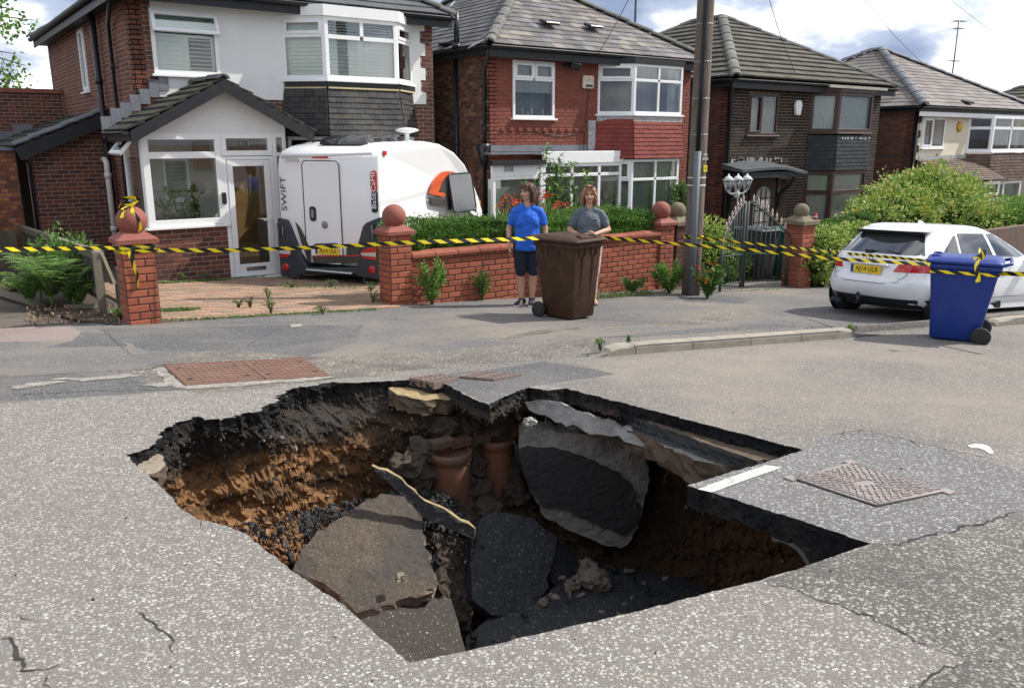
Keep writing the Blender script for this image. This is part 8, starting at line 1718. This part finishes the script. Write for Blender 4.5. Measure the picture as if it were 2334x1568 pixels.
        if P.get('sandal') is None: st = MB(); st.tube([q + dv * .06 + rv * .042 + ZV * .03, q + dv * .09 + ZV * .085, q + dv * .02 - rv * .044 + ZV * .05], .007, 5); st.build('shoe_stripe', MM['shoe_white'], sh, local=True)
    return t
Vc = Vector
w1 = gnd(1201, 697)
pose1 = dict(hair=MM['hair_dark'], turn=R(-48), nod=R(3), fringe=True, flick=.095, shirt=MM['shirt_blue'], legs=MM['shorts_navy'], hem=.77, sleeve=.6, leg=.92,
    knee={-1: Vc((-.085, -.01, .46)), 1: Vc((.085, -.01, .46))}, ankle={-1: Vc((-.075, .02, .085)), 1: Vc((.07, .03, .085))}, toe={-1: R(-35), 1: R(-12)},
    elbow={-1: Vc((-.25, .04, 1.06)), 1: Vc((.25, .05, 1.06))}, wrist={-1: Vc((-.245, -.02, .83)), 1: Vc((.245, .0, .83))},
    hand={-1: ((.03, -.12, -1), (1, .1, 0), (0, -1, -.1)), 1: ((-.03, -.12, -1), (-1, .1, 0), (0, -1, -.1))})
t = person('person', 'woman in blue t-shirt and navy shorts looking left beside the brown bin', tuple(w1), R(-34), pose1); t.scale = (1.03, 1.03, 1.03)
tb = MB(); tb.rings([[(.2, -.01, .72), (.2, .02, .72), (.2, .02, .9), (.2, -.01, .9)], [(.215, -.01, .72), (.215, .02, .72), (.2, .02, .9), (.2, -.01, .9)]], 0); tb.build('bag_strap', MM['shorts_navy'], t, local=True)
w2 = gnd(1338, 694)
pose2 = dict(hair=MM['hair_auburn'], turn=R(-4), nod=R(2), fringe=False, flick=.1, shirt=MM['shirt_grey'], legs=MM['trousers_pink'], hem=.8, sleeve=.62, leg=1.5, smile=True, glasses=True, sandal=True,
    knee={-1: Vc((-.085, -.01, .46)), 1: Vc((.085, -.01, .46))}, ankle={-1: Vc((-.085, .02, .085)), 1: Vc((.085, .02, .085))}, toe={-1: R(-10), 1: R(10)},
    elbow={-1: Vc((-.27, .0, 1.06)), 1: Vc((.28, .0, 1.07))}, wrist={-1: Vc((-.12, -.2, 1.0)), 1: Vc((.06, -.24, 1.03))},
    hand={-1: ((.8, -.5, -.1), (0, -.2, -1), (.3, -.2, 1)), 1: ((-1, -.3, -.05), (0, -.2, -1), (-.2, -.2, 1))})
t = person('person', 'smiling woman in grey t-shirt with sunglasses on her head behind the brown bin', tuple(w2), R(-36), pose2); t.scale = (1.02, 1.02, 1.02)
lg = MB(); lg.ball((.08, -.158, 1.215), .016, 10, 0, (1, .2, 1)); lg.build('shirt_badge', MM['shorts_navy'], t, local=True)
# ------------------------------------------------------------------ plants
mat_leaf('leaf_hedge', [(.09, .19, .033), (.065, .145, .026), (.13, .25, .045), (.18, .31, .065), (.05, .105, .02)])
mat_leaf('leaf_variegated', [(.3, .4, .075), (.17, .29, .05), (.42, .45, .1), (.11, .21, .04), (.54, .53, .2), (.2, .33, .06)])
mat_leaf('leaf_gold', [(.62, .42, .03), (.5, .36, .04)])
mat_leaf('leaf_mid', [(.11, .21, .045), (.08, .165, .034), (.15, .26, .06), (.06, .12, .028)])
mat_leaf('leaf_bright', [(.18, .32, .06), (.14, .26, .05), (.23, .37, .085), (.1, .19, .04)])
mat_leaf('leaf_fern', [(.15, .28, .055), (.11, .22, .045), (.22, .34, .085), (.075, .15, .035)])
mat_leaf('leaf_dark', [(.03, .06, .015), (.045, .085, .02), (.022, .045, .012)])
mat_leaf('grass', [(.12, .19, .05), (.19, .23, .08), (.24, .25, .1), (.09, .14, .04)])
mat_leaf('petal_red', [(.6, .04, .012), (.5, .025, .012), (.65, .09, .015)])
mat_leaf('dry_leaf', [(.24, .14, .07), (.17, .1, .055), (.3, .2, .1), (.12, .08, .05)])
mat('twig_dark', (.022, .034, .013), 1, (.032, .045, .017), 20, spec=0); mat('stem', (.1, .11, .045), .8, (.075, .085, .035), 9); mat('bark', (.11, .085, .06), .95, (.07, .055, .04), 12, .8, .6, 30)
def rv(): 
    while True:
        p = Vector((rnd(-1, 1), rnd(-1, 1), rnd(-1, 1)))
        if .05 < p.length < 1: return p.normalized()
def leaves_in(b, n, pt, l, w, upb=.5, mi=0, droop=0):
    for _ in range(n):
        p, out = pt(); d = (out + rv() * .9 + ZV * (upb - droop)).normalized(); b.leaf(p, d, rv(), l * rnd(.6, 1.25), w * rnd(.7, 1.2), mi if not isinstance(mi, tuple) else random.choice(mi))
def hedge():
    x0, x1 = P2[0] + PW + .05, P3[0] + .02; v0, v1 = P2[1] + .12, P2[1] + 1.15; zt0, zt1_ = pv(950, 526, v0 + .1).z, pv(1490, 484, v0 + .1).z; zb = WT - .25
    t = thing('hedge', 'clipped green box hedge growing behind the low red brick wall', 'hedge', ((x0 + x1) / 2, v0 + .4, gz((x0 + x1) / 2, v0))); b = MB()
    def zt(u): return zt0 + (zt1_ - zt0) * (u - x0) / (x1 - x0) + .07 * fbm((u * 1.4, 2, 3)) + .05 * math.sin(u * 2.1)
    def pt():
        u = rnd(x0, x1); f = random.random()
        if f < .5: z = rnd(WT - .02, zt(u)); q = Vector((u, v0 + .08 * fbm((u * 2.2, 5, z * 3)) + abs(random.gauss(0, .05)) + .12 * sstep(zt(u) - .2, zt(u), z) + .04, z)); o = Vector((0, -1, .35))
        elif f < .85: v = rnd(v0, v1); q = Vector((u, v, zt(u) - .06 * sstep(v0 + .25, v0, v) * 2 - abs(random.gauss(0, .06)) + .05 * fbm((u * 3, v * 3, 1)))); o = Vector((0, -.2, 1))
        else: s = random.random() < .5; z = rnd(zb, zt(u)); q = Vector((x0 + rnd(0, .1) if s else x1 - rnd(0, .1), rnd(v0, v1), z)); o = Vector((-1 if s else 1, 0, .3))
        return q, o
    leaves_in(b, 42000, pt, .046, .026, .35)
    for _ in range(500): u = rnd(x0, x1); p = Vector((u, rnd(v0 + .1, v1), zt(u))); d = (ZV + rv() * .35).normalized(); [b.leaf(p + d * (.02 * k), (d + rv()).normalized(), rv(), .035, .018) for k in range(rnd(3, 7).__int__())]
    b.build('foliage', MM['leaf_hedge'], t)
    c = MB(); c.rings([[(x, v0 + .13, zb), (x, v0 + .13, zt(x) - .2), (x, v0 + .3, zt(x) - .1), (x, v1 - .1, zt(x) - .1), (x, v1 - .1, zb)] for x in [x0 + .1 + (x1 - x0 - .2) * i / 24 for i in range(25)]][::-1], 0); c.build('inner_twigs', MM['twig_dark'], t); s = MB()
    for _ in range(40): u = rnd(x0 + .2, x1 - .2); s.tube([(u, v0 + rnd(.2, .8), zb - .6), (u + rnd(-.1, .1), v0 + .4, zb + .3)], .012, 4)
    structure(s.build('stems', MM['bark'], t), 'stuff')
hedge()
def blob_bush(name, label, cat, lobes, n, l, w, m, gold=0, group=None, core=True, upb=.3, stem=True):
    """lobes: (centre, radius, squash)"""
    c0 = Vector(lobes[0][0]); base = (c0.x, c0.y, gz(c0.x, c0.y)); t = thing(name, label, cat, base, 0, group); b = MB(); wts = [r * r for _, r, _ in lobes]
    def pt():
        c, r, s = random.choices(lobes, wts)[0]; d = rv()
        if d.z < -.3: d.z *= -.5
        k = r * (1 + .34 * fbm(d * 2.2 + Vector(c)) + .16 * fbm(d * 6 + Vector(c))) * (1 - abs(random.gauss(0, .1))); return Vector(c) + Vector((d.x, d.y, d.z * s)) * k, d
    leaves_in(b, n, pt, l, w, upb); b.build('foliage', m, t)
    if gold:
        g = MB()
        for _ in range(gold):
            p, d = pt(); p = p + d * .05
            for _ in range(14): g.leaf(p + rv() * .09, (d + rv()).normalized(), rv(), l * 1.1, w * 1.2)
        structure(g.build('golden_sprig', MM['leaf_gold'], t), 'stuff')
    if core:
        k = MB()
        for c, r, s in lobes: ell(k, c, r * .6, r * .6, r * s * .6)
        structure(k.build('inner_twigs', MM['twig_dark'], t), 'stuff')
    if stem:
        k = MB()
        for c, r, s in lobes: k.tube([base, Vector(base).lerp(Vector(c), .5) + rv() * .08, c], [.03, .02, .012], 5)
        k.build('stem', MM['bark'], t)
    return t
q = lambda x, y, v: tuple(pv(x, y, v))
sc = (pv(2250, 450, 11.5) - pv(1960, 450, 11.5)).length / 290
blob_bush('shrub', 'large yellow green variegated shrub behind the white car', 'shrub', [(q(2100, 490, 11.5), 66 * sc, .8), (q(2035, 495, 11.2), 50 * sc, .75), (q(2175, 495, 11.4), 54 * sc, .85), (q(2125, 445, 11.6), 40 * sc, .95), (q(2075, 455, 11.5), 38 * sc, .8), (q(2190, 445, 11.6), 28 * sc, .8), (q(2108, 412, 11.6), 19 * sc, .9), (q(1990, 505, 11.0), 30 * sc, .8), (q(2210, 420, 11.6), 13 * sc, 1), (q(2085, 420, 11.6), 12 * sc, 1)], 16000, .085, .06, MM['leaf_variegated'], 22)
blob_bush('shrub', 'dark green bushy shrub at the right edge beside the variegated shrub', 'shrub', [(q(2300, 508, 11), 42 * sc, .7), (q(2350, 500, 11.2), 46 * sc, .7), (q(2258, 505, 11.3), 26 * sc, .8)], 7000, .11, .05, MM['leaf_bright'])
blob_bush('ivy', 'pale variegated ivy spilling over the low wall right of the ball pillar', 'ivy', [(q(1870, 560, 9.3), .42, .8), (q(1905, 545, 9.4), .36, .8), (q(1855, 600, 9.2), .3, 1), (q(1900, 590, 9.25), .34, 1), (q(1950, 530, 9.5), .34, .6), (q(1865, 640, 9.2), .26, 1)], 4500, .07, .055, MM['leaf_variegated'], 0, None, True, .1, False)
blob_bush('ivy', 'variegated ivy along the top of railings under the lace curtained bay', 'ivy', [(q(1880, 520, 10.2), .3, .5), (q(1920, 512, 10.4), .3, .5), (q(1962, 500, 10.6), .28, .6)], 1500, .07, .055, MM['leaf_mid'], 0, None, True, .2, False)
blob_bush('shrub', 'rounded yellow green shrub between wooden pole and left iron gate', 'shrub', [(q(1610, 545, 10.5), .42, .9), (q(1625, 580, 10.3), .4, .9), (q(1600, 600, 10.3), .3, .9)], 2600, .07, .045, MM['leaf_variegated'])
blob_bush('shrub', 'leafy green shrub behind the gate bars under the lamp post', 'shrub', [(q(1665, 600, 11), .4, .9), (q(1640, 630, 10.6), .35, .8), (q(1690, 640, 11), .3, .7)], 1800, .07, .045, MM['leaf_mid'])
blob_bush('climber', 'green climber on the wall edge between red house window and pole', 'climber', [(q(1555, 470, 14.2), .28, 1.6), (q(1550, 440, 14.3), .2, 1.4)], 900, .07, .045, MM['leaf_mid'])
def weed(name, label, base, h, r, n, l, w, m, group='weeds along the foot of the brick wall', flowers=0, lean=(0, 0), cat='weed', stems=9):
    t = thing(name, label, cat, tuple(base), 0, group); s = MB(); b = MB(); base = Vector(base)
    for i in range(stems):
        a = rnd(0, 6.28); e = base + Vector((math.cos(a) * r * rnd(.2, 1) + lean[0], math.sin(a) * r * rnd(.2, 1) + lean[1], h * rnd(.5, 1))); mid = base.lerp(e, .55) + Vector((0, 0, .06)); s.tube([base + rv() * .015, mid, e], [.006, .005, .003], 4)
        for k in range(n // stems):
            f = rnd(.12, 1.05); p = (base.lerp(mid, f * 2) if f < .5 else mid.lerp(e, f * 2 - 1)); d = (rv() + ZV * .4 + (e - base).normalized() * .5); b.leaf(p, d, rv(), l * rnd(.6, 1.2) * (1.15 - .4 * f), w)
    s.build('stem', MM['stem'], t); b.build('leaf', m, t)
    if flowers:
        f = MB()
        for _ in range(flowers): p = base + Vector((rnd(-r, r), rnd(-r, r), h * rnd(.5, 1.05))); [f.leaf(p, rv(), rv(), .035, .02) for _ in range(5)]
        f.build('flower', MM['petal_red'], t)
    return t
bz = lambda x, y: gnd(x, y)
weed('weed', 'tall bushy willowherb weed at the foot of the wall nearest the caravan pillar', bz(985, 695), .62, .22, 900, .1, .028, MM['leaf_bright'], stems=22)
weed('weed', 'thin dry looking weed in front of the wall left of the woman in blue', bz(1098, 685), .55, .2, 380, .085, .026, MM['leaf_mid'], stems=14)
weed('weed', 'small weed right of the brown bin at the wall foot', bz(1360, 672), .42, .12, 80, .06, .016, MM['grass'])
weed('weed', 'low leafy weed at the wall foot left of the bushy one near the pole', bz(1440, 670), .26, .25, 380, .09, .032, MM['leaf_mid'], stems=12)
weed('weed', 'large leafy weed clump at the foot of the last wall pillar beside the pole', bz(1525, 668), .52, .42, 1500, .1, .032, MM['leaf_bright'], stems=24)
weed('weed', 'bushy weed clump with small red flowers right of the wooden pole', bz(1612, 680), .54, .3, 1500, .08, .026, MM['leaf_mid'], flowers=14, stems=22)
weed('weed', 'weed against pillar foot right of the iron gates', bz(1858, 655), .3, .15, 120, .06, .02, MM['leaf_mid'])
weed('weed', 'small weed tuft right of the caravan pillar base', bz(905, 690), .28, .08, 50, .05, .013, MM['leaf_mid'])
weed('weed', 'green weed at the right end of the kerb stones', bz(1938, 765), .13, .05, 50, .05, .01, MM['leaf_bright'], 'small weeds in the pavement')
weed('weed', 'weed growing on the dropped left kerb stone', gnd(1368, 798, .06), .08, .08, 60, .04, .014, MM['leaf_bright'], 'small weeds in the pavement')
weed('weed', 'tiny weed behind the first full kerb stone', gnd(1432, 784, .08), .05, .04, 24, .035, .014, MM['leaf_bright'], 'small weeds in the pavement')
weed('weed', 'broad leaved weed at the foot of the left gate pillar', bz(277, 728), .1, .1, 26, .11, .045, MM['leaf_bright'], 'small weeds in the pavement')
for i, (x, y, h, lb) in enumerate([(612, 690, .2, 'upright grass tuft in the drive, farther of the two before the door'), (618, 716, .17, 'bright grass tuft nearest the pavement on the drive edge'), (545, 702, .09, 'low weed in the middle of the drive joints'), (570, 702, .14, 'reddish withered dock on the drive'), (735, 715, .07, 'dark tuft at the drive edge towards the caravan pillar'), (755, 655, .12, 'pale thistle like weed under the rear of the caravan'),
        (850, 690, .18, 'grass tuft beside the caravan pillar on the drive'), (845, 665, .14, 'weed behind the caravan pillar near the wheel'), (420, 640, .12, 'weed at the foot of the porch bricks, left'), (470, 637, .1, 'weed at the foot of the porch bricks beside the door step'), (665, 655, .08, 'little weed on the drive below the caravan reflector')]):
    weed('weed', lb, gnd(x, y, .01), h, .1 if i < 4 else .16, 60, .07 if i < 2 else .05, .011, MM['grass' if i in (0, 1, 6) else 'dry_leaf' if i == 3 else 'leaf_mid'], 'weeds in the driveway', stems=8)
def mossy():
    b = MB()
    def strip(px0, px1, w, n, l, m=0):
        a, c = gnd(*px0), gnd(*px1)
        for _ in range(n): p = a.lerp(c, random.random()) + Vector((rnd(-w, w), rnd(-w, w), 0)); p.z = gz(p.x, p.y) + .008; b.leaf(p, (rv() + ZV * 1.2), rv(), l * rnd(.5, 1.3), .012, m)
    strip((365, 712), (440, 708), .12, 500, .045); strip((362, 735), (860, 708), .05, 900, .035); strip((360, 648), (520, 640), .08, 700, .05); strip((520, 637), (640, 630), .05, 300, .04); strip((850, 690), (1500, 665), .06, 900, .05, 1); strip((1345, 682), (1480, 672), .1, 700, .07, 1); strip((1650, 668), (1780, 660), .06, 120, .04); strip((640, 655), (850, 660), .25, 300, .05)
    structure(b.build('grass', [MM['leaf_mid'], MM['grass']]), 'stuff'); d = MB()
    for _ in range(420): p = gnd(rnd(60, 275), rnd(700, 742)); d.leaf(p + ZV * .012, (rv() + Vector((0, 0, .2))), ZV, rnd(.03, .07), .03)
    for _ in range(60): p = gnd(rnd(0, 2300), rnd(700, 860)); d.leaf(p + ZV * .008 + ZV * lift(p.x, p.y), Vector((rnd(-1, 1), rnd(-1, 1), .1)), ZV, rnd(.02, .05), .02)
    structure(d.build('leaf_litter', MM['dry_leaf']), 'stuff')
mossy()
def ferns():
    for (x, y, h, n, lb) in ((120, 700, .95, 26, 'tall bright green fern in front of the wooden fence'), (70, 698, .6, 16, 'smaller yellow green fern at the left of the fern bed'), (170, 700, .75, 20, 'dark fern clump beside the fence post'), (150, 690, 1.05, 16, 'fern at the back of the bed against the fence boards'), (95, 685, .95, 18, 'fern behind the tall bright fern at the middle of the bed'), (185, 702, .45, 12, 'small low fern nearest the fence post')):
        base = gnd(x, y); t = thing('fern', lb, 'fern', tuple(base), 0, 'ferns by the left fence')
        for i in range(n):
            a = rnd(0, 6.28); L = h * rnd(.75, 1.15); dx = Vector((math.cos(a), math.sin(a), 0)); b = MB(); pts = []
            for k in range(12): f = k / 11; pts.append(base + dx * (.1 * f + .52 * f * f) * L * .8 + ZV * (L * (f * 1.05 - .42 * f * f * f)))
            b.tube(pts, [.005 - .0035 * k / 11 for k in range(12)], 3)
            for k in range(2, 11):
                for j in (0, .33, .66):
                    p = pts[k].lerp(pts[min(k + 1, 11)], j); tdir = (pts[min(k + 1, 11)] - pts[k - 1]).normalized(); s = tdir.cross(ZV).normalized(); ll = .15 * L * math.sin(math.pi * min(1, (k + j) / 11.5)) + .02
                    for sg in (-1, 1): b.leaf(p, (s * sg + tdir * .35 - ZV * .12), ZV, ll * 1.15, .013)
            b.build('frond', MM['leaf_fern'], t)
    blob_bush('shrub', 'dark leafy shrub growing at the back of the fern bed', 'shrub', [(q(150, 590, 12.6), .4, .9), (q(120, 640, 12.3), .35, .8)], 1400, .07, .035, MM['leaf_mid'], 0, None, False)
    weed('weed', 'low ground weeds at the far left behind the timber edging', bz(30, 665), .15, .35, 400, .05, .02, MM['leaf_bright'], 'ferns by the left fence', stems=20)
ferns()
def tall_plant():
    for (x, y0, y1, lb) in ((1265, 500, 335, 'tall buddleia stem with long pale leaves before the red house porch, left one'), (1325, 500, 370, 'tall buddleia stem with long pale leaves beside the porch fascia, right one'), (1215, 500, 410, 'short budding buddleia stem left of the red flowers')):
        v = 12.2; base = pv(x, 560, v); top = pv(x, y1, v); base.z = gz(base.x, base.y); t = thing('tall_plant', lb, 'plant', tuple(base), 0, 'tall plants behind the hedge'); s = MB(); b = MB()
        for i in range(5):
            e = top + Vector((rnd(-.28, .28), rnd(-.2, .2), -abs(rnd(0, .45)) if i else 0)); o = base + Vector((rnd(-.1, .1), rnd(-.1, .1), 0)); pts = [o, o.lerp(e, .5) + rv() * .05, e]; s.tube(pts, [.012, .009, .004], 5)
            for k in range(75):
                f = rnd(.35, 1.02); p = o.lerp(e, f); d = Vector((rnd(-1, 1), rnd(-1, 1), rnd(-.5, .5))); b.leaf(p, d, ZV, rnd(.15, .3) * (1.3 - .6 * f), .06)
        s.build('stem', MM['stem'], t); b.build('leaf', MM['leaf_mid'] if x != 1325 else MM['leaf_bright'], t)
    t = thing('flowers', 'red crocosmia flowers on arching stems between the two women', 'flowers', tuple(pv(1245, 520, 11.6)), 0); s = MB(); f = MB(); l = MB()
    for i in range(46):
        x = rnd(1160, 1300) if i > 12 else rnd(1130, 1185); y = rnd(442, 485); p = pv(x, y, rnd(11.3, 12)); o = p + Vector((rnd(-.1, .1), 0, -.7)); s.tube([o, p], .005, 4)
        for k in range(7 if i % 2 else 4): f.leaf(p + Vector((.02 * k, 0, .008 * k)) * rnd(-1, 1), rv() + ZV * .3, rv(), .055, .03)
        for k in range(5): l.leaf(o + ZV * rnd(0, .35), Vector((rnd(-.4, .4), rnd(-.4, .4), 1)), rv(), rnd(.25, .45), .02)
    s.build('stem', MM['stem'], t); f.build('petal', MM['petal_red'], t); l.build('leaf', MM['leaf_bright'], t)
    p = pv(412, 500, 15.6); zf = -.94; t = thing('house_plant', 'leafy potted house plant behind the porch window', 'plant', (p.x, 15.6, -.94)); s = MB(); b = MB(); top = pv(412, 430, 15.6)
    s.lathe([(.13, 0), (.17, .3), (.18, .32), (.16, .32), (.15, .28)], (p.x, 15.6, -.94), 14); s.build('pot', MM['terracotta'], t); s = MB()
    for i in range(9):
        e = Vector((p.x + rnd(-.28, .28), 15.6 + rnd(-.15, .15), rnd(p.z - .05, top.z))); s.tube([(p.x, 15.6, -.6), (p.x + rnd(-.05, .05), 15.6, p.z - .05), e], .012, 4)
        for k in range(34): b.leaf(e + rv() * rnd(.02, .16), rv() + ZV * .3, rv(), .11, .06)
    s.build('stem', MM['bark'], t); structure(b.build('leaf', MM['leaf_mid'], t), 'stuff')
tall_plant()
def birch():
    base = Vector((pv(-140, 400, 34).x, 34, -1.5)); t = thing('birch_tree', 'far birch tree with loose hanging leaves at the left picture edge', 'tree', tuple(base)); s = MB(); b = MB(); top = pv(-140, 10, 34); s.tube([base, base.lerp(top, .5), top], [.3, .2, .05], 8)
    for i in range(60):
        o = base.lerp(top, rnd(.45, 1)); e = o + Vector((rnd(-2.2, 2.6), rnd(-2, 2), rnd(-.6, .9))); s.tube([o, o.lerp(e, .6) + ZV * .3, e], [.05, .03, .01], 4)
        for k in range(80): f = rnd(.35, 1.05); p = o.lerp(e, f) + rv() * .22; b.leaf(p - ZV * rnd(0, .5), rv() - ZV * .4, rv(), .17, .12)
    s.build('trunk', MM['bark'], t); b.build('crown', MM['leaf_bright'], t)
birch()
